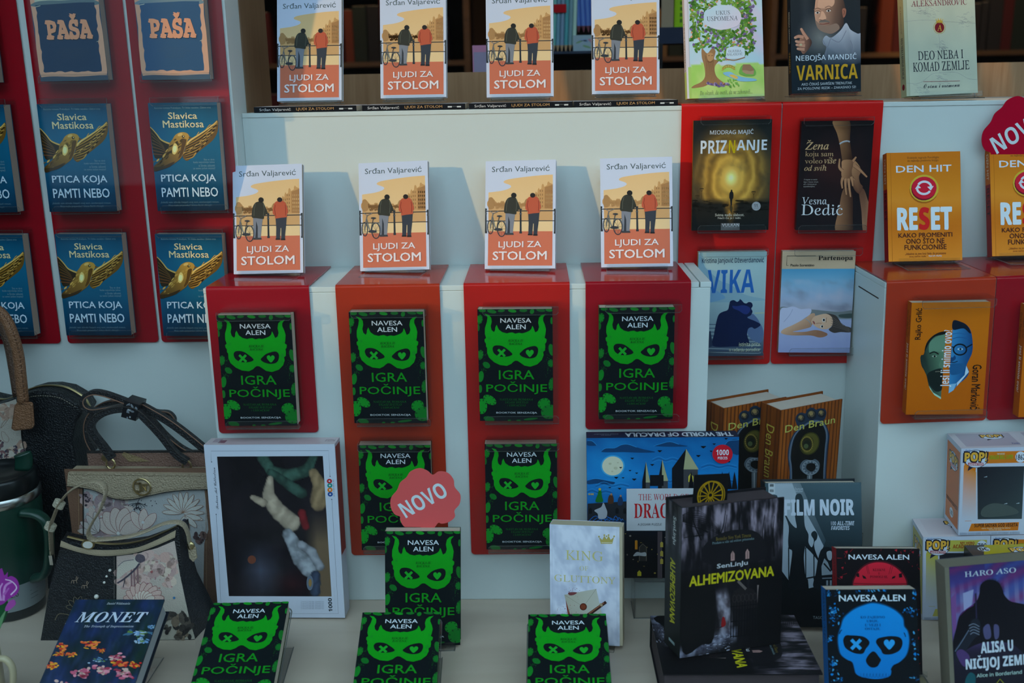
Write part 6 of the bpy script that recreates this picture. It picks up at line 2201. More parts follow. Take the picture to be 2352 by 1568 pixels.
pz = boxed('puzzle_box', 'large white puzzle box with a dark draped picture, leaning on the middle box', 'puzzle', (-0.4706, 1.6321, 0.0030), (-2.6, -0.4, -1.6), 0.2328, 0.3281, 0.040, (170, 172, 186), art_jigsaw, top=art_jigsaw_top, m='print_gloss')
mb = MB()
mb.box(0.11650, 0.1167, 0.003, 0.037, 0.12, 0.322, K((122, 60, 56)))
mb.build('side_picture', 'print_gloss', pz)
boxed('puzzle_box', 'blue puzzle box with a moonlit castle, behind the white marbled book', 'puzzle', (0.2171, 1.6371, 0.0750), (-2.3, -0.6, -1.9), 0.2628, 0.2620, 0.036, (24, 40, 62), art_castle, top=art_castle_top)


def riser(label, x0, x1, y0, y1, h, t=0.003):
    o = thing('acrylic_riser', label, 'riser', ((x0 + x1) / 2, y0, 0))
    w, d = (x1 - x0) / 2, y1 - y0
    mb = MB()
    mb.box(-w, w, 0, d, h - t, h)
    mb.build('top_plate', ['acrylic', 'acrylic_edge'], o)
    for s in (-1, 1):
        mb = MB()
        mb.box(min(s * w, s * (w - t)), max(s * w, s * (w - t)), 0, d, 0, h - t)
        mb.tube([(s * w, 0, 0), (s * w, 0, h)], 0.0009, n=4, mi=1)
        mb.tube([(s * w, 0, 0), (s * w, d, 0)], 0.0009, n=4, mi=1)
        mb.build('side_plate', ['acrylic', 'acrylic_edge'], o)
    mb = MB()
    mb.tube([(-w, 0, h - 0.001), (w, 0, h - 0.001)], 0.0010, n=4, mi=1)
    mb.tube([(-w, 0, 0.001), (w, 0, 0.001)], 0.0010, n=4, mi=1)
    mb.box(-w + t, w - t, 0, 0.002, 0, h - t)
    mb.build('front_plate', ['acrylic', 'acrylic_edge'], o)
    return o


riser('clear acrylic riser under the blue castle puzzle box', 0.168, 0.345, 1.628, 1.690, 0.0735)
riser('clear acrylic riser under the wood-grain hardcovers', 0.325, 0.590, 1.700, 1.890, 0.130)

bm = thing('bookmark', 'black bookmark with a yellow wheel sticking out of the forest-gate book', 'bookmark', (0.262, 1.452, 0.236), (-3, 4.0, 15))
mb = MB()
mb.box(-0.029, 0.029, 0, 0.0008, 0, 0.108, K((12, 12, 14)))
a = Art(mb, 0.058, 0.108, O=(-0.029, 0, 0))
a.quad((0, 0), (100, 0), (100, 186), (0, 186))
yl = (150, 116, 8)
a.ring(50, 60, 36, 40, 4, yl)
a.ring(56, 60, 36, 40, 2.5, yl)
for k in range(14):
    q = RAD(k * 360 / 14)
    a.line([(50 + 10 * math.cos(q), 60 + 10 * math.sin(q)), (50 + 36 * math.cos(q), 60 + 40 * math.sin(q))], 3.2, yl)
a.ell(50, 60, 9, 10, yl)
a.ell(50, 58, 5, 5, (12, 12, 14))
mb.build('card', 'print', bm)


def cloud(label, loc, rot, s, col, foot):
    """scalloped paper sign on a thin stick"""
    o = thing('cloud_sign', label, 'sign', loc, rot)
    pts = [(-78, 18), (-76, -4), (-62, -22), (-54, -40), (-40, -52), (-30, -66), (-10, -74), (8, -68), (20, -58), (34, -66), (54, -62), (66, -46), (68, -28), (80, -10), (78, 12), (66, 28), (66, 44), (52, 56), (36, 60), (28, 58), (16, 72), (-6, 78), (-30, 74), (-50, 66), (-58, 50), (-58, 42), (-70, 36)]
    out = [(x * s, -y * s) for x, y in spline(pts, 5, True)]
    mb = MB()
    c = K(col)
    mb.prism(out, 0.0, 0.0012, 'y', c)
    a = Art(mb, 160 * s, 160 * s, O=(-80 * s, 0, -80 * s))
    q = RAD(-29)
    ta = Art(mb, 118 * s, 42 * s, O=(0, 0, 0), ex=(math.cos(-q), 0, math.sin(-q)), ez=(-math.sin(-q), 0, math.cos(-q)))
    ta.O = Vector((-4 * s, 0, -2 * s)) - ta.ex * (59 * s) - ta.ez * (21 * s)
    ta.text('NOVO', 'b', (0.02, 0.04), (0.98, 0.96), (196, 206, 212))
    mb.build('paper', 'print', o)
    mb = MB()
    mb.box(-0.002, 0.002, 0.0014, 0.0034, -foot, 0.0, (0.7, 0.7, 0.7, 1))
    mb.build('stick', 'acrylic', o)
    return o


cloud('pale red paper cloud sign above the standing green mask book', (-0.1955, 1.590, 0.250), (0, 0, 0), 0.00076, (206, 84, 84), 0.249)
cloud('crimson paper cloud sign behind the orange book at the right edge', (0.881, 1.880, 0.836), (0, -2, 0), 0.00085, (168, 6, 40), 0.235)

# figure boxes
SG = [('SUPER SAIYAN GOD VEGETA', 'b', 1036, 1262, 1584, 1300, (40, 26, 20)), ('VINYL FIGURE / FIGURINE EN VINYLE', 'b', 1126, 1314, 1490, 1328, (206, 176, 130)), ('FIGURA DE VINIL', 'b', 1220, 1334, 1384, 1347, (206, 176, 130)), ('THE MOVIE', 'b', 1310, 424, 1400, 442, (196, 190, 150)), ('DRAGON BALL SUPER', 'b', 1222, 448, 1500, 490, (130, 160, 30)), ('SUPER', 'b', 1284, 498, 1424, 514, (150, 176, 120))]
SG = [x for x in SG if x[0] != 'SUPER']
HR = [('MY HERO', 'b', 1330, 424, 1500, 450, (150, 60, 16)), ('ACADEMIA', 'b', 1240, 458, 1500, 496, (150, 60, 16))]
OR, YE = (196, 112, 24), (170, 160, 60)
GB = 'toy figure boxes'
w = 0.1087
vg = boxed('figure_box', 'orange and white figure box with empty window, on top of the box stack', 'toy box', (0.7771, 1.6070, 0.1690), (-0.2, -3.1, -5.0), w, 0.1586, 0.078, (176, 182, 198), mk_figure_box(OR, (190, 104, 20), SG, '1862'), mk_figure_top((160, 150, 160)), mk_figure_side((186, 98, 40), '1862'), group=GB, m='print_gloss')
dup(vg, 'figure box at the right end of the upper stack row, mostly out of frame', (0.7771 + w * 0.997, 1.6070 - w * 0.088, 0.1690 + w * 0.053), (-0.2, -3.1, -5.0))
hr = boxed('figure_box', 'yellow and white figure box at the bottom left of the box stack', 'toy box', (0.7321, 1.6110, 0.0045), (-0.2, -4.0, -7.0), 0.1098, 0.1591, 0.078, (176, 182, 198), mk_figure_box(YE, (176, 166, 80), HR, '700', (1075, 560, 1640, 1205)), mk_figure_top((176, 166, 172)), mk_figure_side((160, 146, 50), None), group=GB, m='print_gloss')
dup(vg, 'orange figure box in the lower stack row behind the black-sided box', (0.7321 + 0.1104 * 0.990, 1.6110 - 0.1104 * 0.122, 0.0122), (-0.2, -4.0, -7.0))


def art_dc_top(a):
    a.quad((0, 0), (100, 0), (100, 72), (0, 72))
    a.fill((156, 140, 14))
    a.poly([(0, 0), (30, 0), (14, 40), (10, 72), (0, 72)], (60, 52, 48))
    a.ell(24, 14, 9, 8, (170, 174, 178))
    a.text('DC', 'b', (18, 9), (30, 19), (40, 38, 40), off=0.04)
    pop_logo(a, 78, 22, 17, False)
    a.smooth([(56, 60), (70, 48), (90, 46), (100, 52), (100, 72), (56, 72)], (30, 110, 40))
    a.rect(30, 50, 44, 54, (30, 28, 26))


def art_dc_side(a):
    a.quad((0, 0), (100, 0), (100, 210), (0, 210))
    a.fill((26, 24, 26))
    a.rect(84, 0, 88, 210, (70, 64, 60))
    a.ell(40, 50, 14, 24, (110, 112, 116))
    a.text('DC', 'b', (30, 42), (50, 58), (26, 24, 26))


boxed('figure_box', 'yellow-topped figure box with black side behind the violet comic volume', 'toy box', (0.783, 1.507, 0.002), (-0.5, -2.0, -2.0), 0.110, 0.158, 0.080, (40, 36, 36), mk_figure_box((156, 140, 14), (140, 120, 20), [], None), art_dc_top, art_dc_side, group=GB, m='print_gloss')
# ================================================================== handbags
BLK, TANC, BEI, BRN = K((18, 20, 24)), K((118, 82, 58)), K((150, 134, 112)), K((92, 66, 54))


def bag_body(mb, out, rings, col):
    """outline (x, z) lofted through rings (y of z, widening of z); front ring first"""
    cx = sum(p[0] for p in out) / len(out)
    R = [[(cx + (x - cx) * wf(z), yf(z), z) for x, z in out] for yf, wf in rings]
    n = len(out)
    vs = [p for r in R for p in r]
    fs = [tuple(range(n)), tuple(range(len(vs) - 1, len(vs) - n - 1, -1))]
    for k in range(len(R) - 1):
        fs += [(k * n + i, (k + 1) * n + i, (k + 1) * n + (i + 1) % n, k * n + (i + 1) % n) for i in range(n)]
    mb.mesh(vs, fs, col)


def strap(parent, name, path, wd, th, col, m='leather', side=(0, 1, 0), n=8):
    mb = MB()
    mb.tube(spline(path, 5), wd, col, n=n, flat=th, side=side)
    return mb.build(name, m, parent, smooth=True)


def blots(a, boxes, cols, n, seed, r=(3, 12)):
    rnd = random.Random(seed)
    for k in range(n):
        a.hold = k % 9 != 0
        x0, y0, x1, y1 = rnd.choice(boxes)
        a.ell(rnd.uniform(x0, x1), rnd.uniform(y0, y1), rnd.uniform(*r), rnd.uniform(r[0], r[1] * 1.6), rnd.choice(cols), rnd.uniform(0, 180), n=8)
    a.hold = False


def petals(a, cx, cy, L, n, col, edge, a0=0, a1=360, wd=0.28):
    for k in range(n):
        q = RAD(a0 + (a1 - a0) * k / max(1, n - 1))
        c, s_ = math.cos(q), math.sin(q)
        pts = [(0, 0), (L * 0.4, -L * wd / 2), (L * 0.8, -L * wd / 2.4), (L, 0), (L * 0.8, L * wd / 2.4), (L * 0.4, L * wd / 2)]
        P = [(cx + x * c - y * s_, cy + x * s_ + y * c) for x, y in pts]
        a.smooth(P, col)
        a.line(P, 3, edge, sm=3, closed=True)


# small bag in front
SB = (-0.745, 1.570, 0.0)
sb = thing('handbag', 'small black and floral handbag with beige strap, in front of the bigger bags', 'handbag', SB)
o3 = [(-0.136, 0.0), (-0.112, 0.096), (-0.082, 0.185), (-0.050, 0.1755), (-0.016, 0.1698), (0.019, 0.1696), (0.054, 0.1752), (0.090, 0.1894), (0.123, 0.2066), (0.122, 0.096), (0.137, 0.0)]
mb = MB()
bag_body(mb, o3, [(lambda z: 0.10 * z - 0.008, lambda z: 1.0), (lambda z: 0.040 + 0.01 * z, lambda z: 1.06 + 0.20 * max(0, 0.13 - abs(z - 0.06))), (lambda z: 0.088 - 0.28 * z, lambda z: 1.10 - 0.4 * z)], BLK)
body = mb.build('body', 'leather', sb, bevel=0.004)
mb = MB()
a = Art(mb, 0.290, 0.215, O=(-0.145, -0.0086, 0), ez=(0, 0.0995, 0.995), n=(0, -0.995, 0.0995))
a.quad((175, 436), (1354, 428), (1408, 1264), (250, 1269))
cr = (176, 166, 154)
a.poly([(826, 665), (960, 655), (1120, 610), (1238, 560), (1276, 800), (1340, 1100), (1384, 1258), (1120, 1262), (826, 1262)], cr, grad=((900, 700), (1240, 1240), (178, 158, 150), (168, 162, 148)))
blots(a, [(840, 700, 1240, 900), (960, 660, 1230, 780)], ((190, 160, 152), (184, 150, 140), (170, 140, 134), (196, 176, 160)), 60, 3, (14, 40))
blots(a, [(930, 800, 1160, 900), (1100, 700, 1220, 900)], ((150, 110, 116), (160, 120, 116)), 16, 6, (2, 8))
for x in (930, 950, 975):
    a.line([(x, 700), (x + 4, 880)], 12, (128, 96, 98))
a.smooth([(832, 830), (838, 740), (880, 700), (940, 690), (970, 660), (1020, 668), (1026, 700), (990, 716), (960, 750), (900, 780)], (182, 172, 160))
a.smooth([(958, 690), (975, 655), (1020, 664), (1028, 700), (990, 716)], (84, 74, 84))
a.line([(838, 740), (880, 705), (950, 694)], 5, (110, 96, 104), sm=3)
a.line([(832, 860), (880, 830), (950, 770), (990, 720)], 12, (66, 60, 72), sm=3)
a.line([(890, 815), (874, 890)], 6, (70, 64, 72))
petals(a, 1020, 1000, 150, 9, (190, 160, 150), (120, 60, 62), -165, -15, 0.4)
petals(a, 1020, 1000, 90, 7, (200, 184, 172), (140, 84, 80), -150, -30, 0.5)
blots(a, [(1150, 1080, 1340, 1140), (1160, 1160, 1360, 1240)], ((60, 54, 50), (84, 76, 68), (120, 104, 88), (40, 36, 34)), 40, 8, (10, 30))
a.ell(1077, 778, 9, 9, (150, 84, 84))
a.ell(1236, 963, 9, 9, (60, 110, 150))
a.line([(824, 665), (822, 1262)], 5, (12, 14, 18))
a.line([(812, 672), (810, 1250)], 3, (104, 98, 92))
pk = (150, 128, 108)
for fx, fy in ((530, 840), (604, 874)):
    a.line([(fx - 22, fy + 20), (fx - 18, fy), (fx + 14, fy), (fx + 18, fy + 18)], 4, pk)
    a.line([(fx - 6, fy), (fx - 4, fy + 22)], 4, pk)
    a.line([(fx + 14, fy), (fx + 26, fy - 20), (fx + 16, fy - 30), (fx + 10, fy - 8)], 4, pk)
petals(a, 560, 1040, 90, 6, (24, 26, 30), (120, 108, 84), -170, -20, 0.35)
a.line([(392, 1120), (420, 1076), (480, 1080), (520, 1100)], 5, (110, 98, 78), sm=4)
band = [(428, 600), (560, 640), (700, 666), (840, 662), (980, 640), (1120, 590), (1244, 536), (1250, 482), (1120, 548), (980, 604), (840, 620), (700, 622), (560, 604), (436, 556)]
a.poly(spline(band[:7], 4) + spline(band[7:], 4), (158, 142, 118))
a.line(band[:7], 4, (30, 26, 22), sm=4)
a.line([(x, y - 9) for x, y in band[:7]], 2, (104, 90, 70), sm=4)
mb.build('front_panel', 'canvas', sb)
mb = MB()
zp = [(-0.075, 0.016, 0.187), (-0.043, 0.018, 0.1775), (-0.009, 0.018, 0.172), (0.026, 0.018, 0.1725), (0.062, 0.019, 0.1795), (0.093, 0.021, 0.192), (0.117, 0.022, 0.203)]
mb.tube(spline(zp, 6), 0.0035, K((150, 128, 70)), n=6, flat=0.4, side=(0, 1, 0))
mb.build('zipper', 'gold', sb)
mb = MB()
mb.prism([(0.0115 * math.cos(RAD(k * 18)) - 0.0345, 0.0088 * math.sin(RAD(k * 18)) + 0.1776) for k in range(20)], 0.0025, 0.0055, 'y')
pu = mb.build('zipper_pull', 'gold', sb)
mb = MB()
mb.prism([(0.0088 * math.cos(RAD(k * 18)) - 0.0345, 0.0064 * math.sin(RAD(k * 18)) + 0.1776) for k in range(20)], 0.0015, 0.003, 'y')
mb.build('medallion', 'pearl', pu)
for x, z, r in ((-0.0296, 0.0811, 0.0040), (-0.0022, 0.1287, 0.0026), (-0.0089, 0.1177, 0.0021), (-0.0139, 0.1067, 0.0023), (-0.0863, 0.0314, 0.0026)):
    mb = MB()
    mb.ball((x, 0.10 * z - 0.0095, z), r, (1, 1, 1, 1), 8)
    mb.build('pearl_bead', 'pearl', sb, smooth=True)
P0 = [(-0.6044, 1.6, 0.1466), (-0.6104, 1.595, 0.1706), (-0.6104, 1.59, 0.1916), (-0.6145, 1.585, 0.208), (-0.6267, 1.58, 0.2156), (-0.6471, 1.575, 0.2141), (-0.6732, 1.57, 0.204), (-0.7041, 1.56, 0.1979), (-0.7436, 1.55, 0.1982), (-0.7579, 1.545, 0.202), (-0.7601, 1.54, 0.216), (-0.7522, 1.54, 0.2314), (-0.7348, 1.54, 0.2568), (-0.7234, 1.54, 0.282), (-0.7247, 1.545, 0.2951), (-0.736, 1.55, 0.302), (-0.7527, 1.555, 0.3006), (-0.7751, 1.56, 0.2924), (-0.7986, 1.565, 0.2767), (-0.8183, 1.57, 0.2546), (-0.8348, 1.58, 0.2295), (-0.8491, 1.59, 0.204), (-0.8575, 1.6, 0.1726), (-0.8653, 1.61, 0.1298)]
loc = lambda P, o: [tuple(p[i] - o[i] for i in range(3)) for p in P]
strap(sb, 'strap', loc(P0, SB), 0.0085, 0.22, BEI)
for k, w_ in ((19, 0.0098), (20, 0.0098)):
    p = loc(P0, SB)[k + 1 if k > 19 else k]
    mb = MB()
    mb.tube([(p[0] - 0.004, p[1], p[2] - 0.006), (p[0] + 0.003, p[1], p[2] + 0.006)], w_, K((166, 158, 140)), n=12, flat=0.6, side=(1, 0, -0.5))
    mb.build('strap_keeper', 'leather', sb, bevel=0.001)
mb = MB()
p = loc([P0[1]], SB)[0]
mb.ball((p[0] + 0.002, p[1] - 0.002, p[2] - 0.006), 0.007, (1, 1, 1, 1), 8, sc=(1, 0.6, 1.2))
mb.build('strap_ring', 'gold', sb, smooth=True)
mb = MB()
mb.prism([(-0.0065, 0), (0.0065, 0), (0.0075, -0.02), (0, -0.028), (-0.0065, -0.02)], -0.002, 0.001, 'y', BEI)
o = mb.build('strap_tab', 'leather', sb)
o.location = (p[0] + 0.004, p[1] - 0.002, p[2] - 0.008)
mb = MB()
mb.box(-0.003, 0.003, -0.003, 0.003, -0.012, 0.006)
o = mb.build('side_ring', 'steel', sb)
o.location = (-0.1135, 0.025, 0.142)

# medium bag with the beige flap
MO = (-0.735, 1.690, 0.0)
md = thing('handbag', 'beige-flapped floral handbag with bundled black straps, behind the small bag', 'handbag', MO)
mb = MB()
bag_body(mb, [(-0.128, 0.0), (-0.130, 0.10), (-0.115, 0.262), (0.133, 0.257), (0.128, 0.10), (0.126, 0.0)], [(lambda z: 0.02 * z, lambda z: 1.0), (lambda z: 0.03, lambda z: 1.04), (lambda z: 0.052 - 0.03 * z, lambda z: 1.0)], K((96, 70, 56)))
mb.build('body', 'leather', md, bevel=0.004)
mb = MB()
a = Art(mb, 0.262, 0.27, O=(-0.130, -0.0012, 0), ez=(0, 0.02, 0.9998), n=(0, -0.9998, 0.02))
a.quad((455, 51), (1466, 43), (1553, 1007), (575, 1012))
a.fill((104, 76, 60))
a.poly([(592, 130), (1444, 140), (1478, 480), (1448, 580), (1440, 1000), (600, 1000)], (158, 158, 158))
blots(a, [(600, 200, 780, 480), (760, 220, 900, 360), (600, 440, 760, 540)], ((168, 142, 138), (150, 128, 126), (176, 160, 152), (140, 120, 124)), 70, 5, (12, 40))
blots(a, [(600, 230, 640, 310)], ((60, 50, 58),), 12, 6, (3, 9))
blots(a, [(910, 270, 1120, 320), (950, 320, 1000, 350)], ((40, 40, 50), (60, 56, 66)), 26, 7, (2, 6))
a.line([(990, 260), (960, 330), (945, 400)], 4, (50, 46, 54), sm=3)
for k in range(8):
    q = RAD(190 + k * 20)
    a.line([(985, 290), (985 + 70 * math.cos(q), 296 - 34 * math.sin(q))], 4, (36, 36, 44))
petals(a, 850, 510, 190, 6, (182, 166, 158), (110, 62, 58), -150, -28, 0.5)
petals(a, 1010, 480, 150, 3, (188, 172, 164), (130, 76, 72), -120, -50, 0.42)
petals(a, 700, 500, 150, 4, (170, 162, 158), (104, 84, 84), -175, -100, 0.3)
a.ell(1015, 428, 10, 10, (190, 190, 190))
a.ell(840, 505, 12, 12, (196, 194, 190))
a.ell(720, 387, 7, 7, (180, 180, 176))
petals(a, 1300, 360, 150, 11, (176, 172, 166), (128, 88, 66), -178, 20, 0.2)
petals(a, 1310, 380, 120, 4, (176, 172, 166), (128, 88, 66), 10, 110, 0.3)
a.smooth([(1296, 410), (1330, 410), (1340, 480), (1300, 470)], (50, 46, 60))
blots(a, [(1380, 500, 1460, 570)], ((110, 84, 78), (84, 62, 62), (70, 52, 54)), 20, 9, (6, 18))
for x in (560, 1462):
    a.line([(x, 190), (x + 4, 900)], 2.5, (150, 120, 90))
a.line([(592, 180), (598, 1000)], 8, (20, 18, 18))
mb.build('front_panel', 'canvas', md)
mb = MB()
fl = spline([(-0.1255, 0.2395), (-0.0973, 0.236), (-0.0745, 0.2302), (-0.0499, 0.2176), (-0.0296, 0.2127), (-0.0034, 0.2136), (0.0233, 0.2198), (0.0552, 0.2264), (0.0919, 0.2302), (0.1375, 0.2313)], 4)
mb.prism(fl + [(0.1375, 0.2600), (-0.1200, 0.2655)], -0.0035, 0.0015, 'y', BEI)
mb.prism([(-0.1200, 0.2600), (0.1375, 0.2560), (0.1375, 0.2604), (-0.1200, 0.2656)], 0.0015, 0.032, 'y', BEI)
a = Art(mb, 1.0, 1.0, O=(-0.5, -0.0036, 0))
a.box = (-9, -9, 9, 9)
a.px = 0.001
a.H = None
a.line([(x + 0.5, 1 - z - 0.0032) for x, z in fl], 0.8, (96, 82, 62))
a.line([(0.382, 1 - 0.2615), (0.637, 1 - 0.2565)], 0.8, (96, 82, 62))
a.line([(x + 0.5, 1 - z + 0.0002) for x, z in fl], 1.4, (24, 22, 20))
flap = mb.build('flap', 'leather', md)
mb = MB()
rr = [(0.0158 * math.cos(RAD(k * 12)), 0.0, 0.0158 * math.sin(RAD(k * 12))) for k in range(31)]
mb.tube(rr, 0.0016, n=6)
mb.box(-0.0105, -0.0005, -0.0012, 0.0012, 0.0055, 0.0085)
mb.box(-0.0045, -0.0015, -0.0012, 0.0012, -0.0085, 0.0085)
mb.tube([(-0.003, 0, -0.008), (-0.007, 0, -0.0095), (-0.0105, 0, -0.0065)], 0.0014, n=5)
mb.box(0.0005, 0.0112, -0.0012, 0.0012, 0.0035, 0.006)
for p, q in (((0.001, -0.008), (0.001, 0.003)), ((0.001, 0.003), (0.0075, -0.008)), ((0.0075, -0.008), (0.0075, 0.004))):
    mb.tube([(p[0], 0, p[1]), (q[0], 0, q[1])], 0.0013, n=5)
em = mb.build('emblem', 'gold', flap)
em.location = (0.0130, -0.0055, 0.2372)
mb = MB()
mb.box(-0.1, 0.133, 0.036, 0.042, 0.24, 0.288, K((118, 88, 76)))
mb.box(-0.1, 0.133, 0.0355, 0.0425, 0.288, 0.291, K((24, 22, 22)))
mb.build('gusset', 'leather', md)
H1 = [(-0.7787, 1.7, 0.2853), (-0.7922, 1.7, 0.3079), (-0.8066, 1.7, 0.3304), (-0.8111, 1.7, 0.3461), (-0.8031, 1.7, 0.3593), (-0.7845, 1.7, 0.3724), (-0.7625, 1.7, 0.3788), (-0.7412, 1.7, 0.3797), (-0.7228, 1.7, 0.374), (-0.7056, 1.7, 0.3561), (-0.6832, 1.7, 0.327), (-0.6611, 1.7, 0.2932), (-0.6413, 1.7, 0.2772)]
H2 = [(-0.8387, 1.76, 0.2792), (-0.8469, 1.76, 0.3025), (-0.8465, 1.76, 0.3279), (-0.8369, 1.76, 0.3485), (-0.8171, 1.76, 0.3665), (-0.7921, 1.76, 0.3742), (-0.7706, 1.76, 0.3706), (-0.7517, 1.76, 0.3636)]
LP = [(-0.7424, 1.73, 0.3799), (-0.7691, 1.73, 0.3914), (-0.7938, 1.73, 0.4005), (-0.8129, 1.73, 0.403), (-0.8287, 1.73, 0.3965), (-0.8355, 1.73, 0.3854), (-0.8316, 1.73, 0.373), (-0.8172, 1.73, 0.3673), (-0.7931, 1.73, 0.3704), (-0.771, 1.73, 0.3746), (-0.7515, 1.73, 0.3756), (-0.733, 1.73, 0.3675), (-0.7095, 1.73, 0.3459), (-0.6866, 1.73, 0.3163), (-0.6588, 1.73, 0.291), (-0.6215, 1.73, 0.2723)]
LG = [(-0.7336, 1.72, 0.3853), (-0.7035, 1.72, 0.3672), (-0.6734, 1.72, 0.3468), (-0.6437, 1.72, 0.3217), (-0.6121, 1.72, 0.292)]
TL = [(-0.7491, 1.78, 0.357), (-0.7214, 1.78, 0.3475), (-0.6995, 1.78, 0.345), (-0.6904, 1.78, 0.3357), (-0.6901, 1.78, 0.3275)]


def ribbon(parent, name, path, wd, col, edge):
    """flat strap on its edge with paler raw edges"""
    P = spline(path, 6)
    mb = MB()
    mb.tube(P, wd, col, n=8, flat=2.2, side=(0, 0.0, 1) if False else None)
    o = mb.build(name, 'leather', parent, smooth=True)
    mb = MB()
    mb.tube([(p[0] - 0.0005, p[1] - 0.010, p[2] + wd * 0.9) for p in P], 0.0009, edge, n=4)
    e2 = mb.build('piping', 'matte', o)
    return o


PK = K((126, 92, 74))


def strip(parent, name, path, wd, depth, col, edge):
    """strap seen on its edge: wd thick in the picture plane, depth towards the back"""
    P = [Vector(p) for p in spline(path, 6)]
    mb = MB()
    L = []
    for i, p in enumerate(P):
        t = (P[min(i + 1, len(P) - 1)] - P[max(i - 1, 0)])
        t.y = 0
        t.normalize()
        nn = Vector((-t.z, 0, t.x)) * wd
        L.append((p + nn, p - nn))
    d = Vector((0, depth, 0))
    for (a1, b1), (a2, b2) in zip(L, L[1:]):
        mb.face([a1, b1, b2, a2], col)
        mb.face([a1, a2, a2 + d, a1 + d], col)
        mb.face([b1, b1 + d, b2 + d, b2], col)
        mb.face([a1 + d, a2 + d, b2 + d, b1 + d], col)
    o = mb.build(name, 'leather', parent)
    mb = MB()
    mb.tube([l[0] + Vector((0, -0.0008, 0)) for l in L], 0.0010, edge, n=5)
    mb.build('edge_binding', 'matte', o)
    return o


strip(md, 'handle', loc(H1, MO), 0.0058, 0.012, BLK, K((40, 36, 34)))
strip(md, 'handle', loc(H2, MO), 0.0042, 0.012, BLK, PK)
strip(md, 'shoulder_strap', loc(LP, MO), 0.0036, 0.014, BLK, PK)
strip(md, 'shoulder_strap', loc(LG, MO), 0.0062, 0.012, BLK, PK)
strip(md, 'strap_end', loc(TL, MO), 0.0040, 0.012, BLK, PK)
mb = MB()
mb.box(-0.0135, 0.0135, -0.006, 0.03, -0.016, 0.016, K((16, 18, 22)))
a = Art(mb, 0.027, 0.032, O=(-0.0135, -0.006, -0.016))
blots(a, [(0.2, 0.1, 0.9, 0.3), (0.2, 0.4, 0.7, 0.6), (0.2, 0.75, 0.6, 0.95)], ((150, 156, 160), (110, 116, 124)), 12, 2, (0.03, 0.09))
o = mb.build('strap_keeper', 'print_gloss', md)
o.location = loc([(-0.7335, 1.705, 0.378)], MO)[0]
o.rotation_euler = (0, RAD(18), 0)
for x, z in ((-0.047, 0.276), (0.093, 0.271)):
    mb = MB()
    mb.tube([(0.008 * math.cos(RAD(k * 30)), 0, 0.010 * math.sin(RAD(k * 30))) for k in range(13)], 0.0018, n=6)
    o = mb.build('handle_ring', 'gold', md)
    o.location = (x, 0.012, z)
mb = MB()
mb.prism([(-0.034, 0.286), (-0.030, 0.2905), (-0.004, 0.281), (0.016, 0.272), (-0.022, 0.272)], 0.033, 0.0345, 'y', K((124, 104, 74)))
mb.build('hang_tag', 'leather', md)
mb = MB()
mb.prism([(0.007 * math.cos(RAD(k * 24)) - 0.0655, 0.007 * math.sin(RAD(k * 24)) + 0.2795) for k in range(15)], 0.032, 0.035, 'y')
mb.build('medallion', 'gold', md)

# big tote at the left
BO = (-0.955, 1.740, 0.0)
BN = (-0.974, 1.778, 0.0)
bb = thing('handbag', 'big black tote with floral front and tan handles, cut off by the left edge', 'handbag', BN)
bb.scale = (1.02, 1.0, 0.975)
top = [(-0.0675, 0.3915), (-0.0363, 0.3827), (-0.0108, 0.3909), (0.011, 0.4015), (0.0363, 0.4088), (0.0631, 0.4096), (0.0882, 0.404), (0.1142, 0.3854), (0.1230, 0.366)]
mb = MB()
bag_body(mb, [(-0.15, 0.0), (-0.16, 0.2), (-0.13, 0.40)] + top + [(0.108, 0.345), (0.098, 0.310), (0.100, 0.26), (0.100, 0.0)], [(lambda z: -0.03 + 0.02 * z, lambda z: 1.0), (lambda z: 0.02, lambda z: 1.0), (lambda z: 0.066 - 0.05 * z, lambda z: 1.0)], BLK)
mb.build('body', 'leather', bb, bevel=0.004)
mb = MB()
a = Art(mb, 0.12, 0.40, O=(-0.08, -0.0312, 0), ez=(0, 0.02, 0.9998), n=(0, -0.9998, 0.02))
a.quad((-442, 325), (496, 315), (857, 3098), (-39, 3103))
fr = spline([(238, 350), (300, 620), (310, 860), (330, 1000), (372, 1160), (420, 1340), (500, 1560), (600, 1800), (640, 2000)], 4)
a.poly([(-600, 430), (0, 424), (120, 392), (236, 350)] + fr + [(700, 3200), (-600, 3200)], (160, 152, 142))
blots(a, [(0, 450, 240, 620), (-100, 1180, 380, 1420), (100, 1000, 360, 1300)], ((176, 156, 140), (166, 140, 124), (150, 122, 108), (178, 168, 156)), 70, 4, (20, 60))
blots(a, [(60, 1100, 110, 1240), (200, 1010, 260, 1230), (310, 1090, 360, 1210), (220, 1260, 280, 1480), (350, 1360, 395, 1450), (0, 940, 40, 1200), (150, 1190, 240, 1260)], ((70, 62, 76), (96, 72, 76), (54, 48, 62), (120, 84, 84)), 90, 5, (8, 22))
for P in ([(10, 770), (60, 720), (120, 640), (128, 620), (90, 640), (40, 700)], [(20, 830), (60, 830), (126, 910), (124, 960), (90, 972), (40, 930)]):
    a.line(P, 5, (120, 96, 84), sm=4, closed=True)
a.line(fr, 12, (16, 16, 18))
a.ell(38, 1262, 16, 16, (170, 170, 164))
a.line([(60, 1490), (90, 1380), (80, 1480), (60, 1560)], 14, (76, 60, 62), sm=3)
mb.build('front_panel', 'canvas', bb)
mb = MB()
mb.tube(spline([(p[0], 0.012, p[1] + 0.001) for p in top], 5), 0.0035, K((120, 106, 60)), n=6, flat=0.5, side=(0, 1, 0))
mb.build('zipper', 'gold', bb)
mb = MB()
tp = spline([(p[0], p[1] - 0.009) for p in top[2:8]], 6)
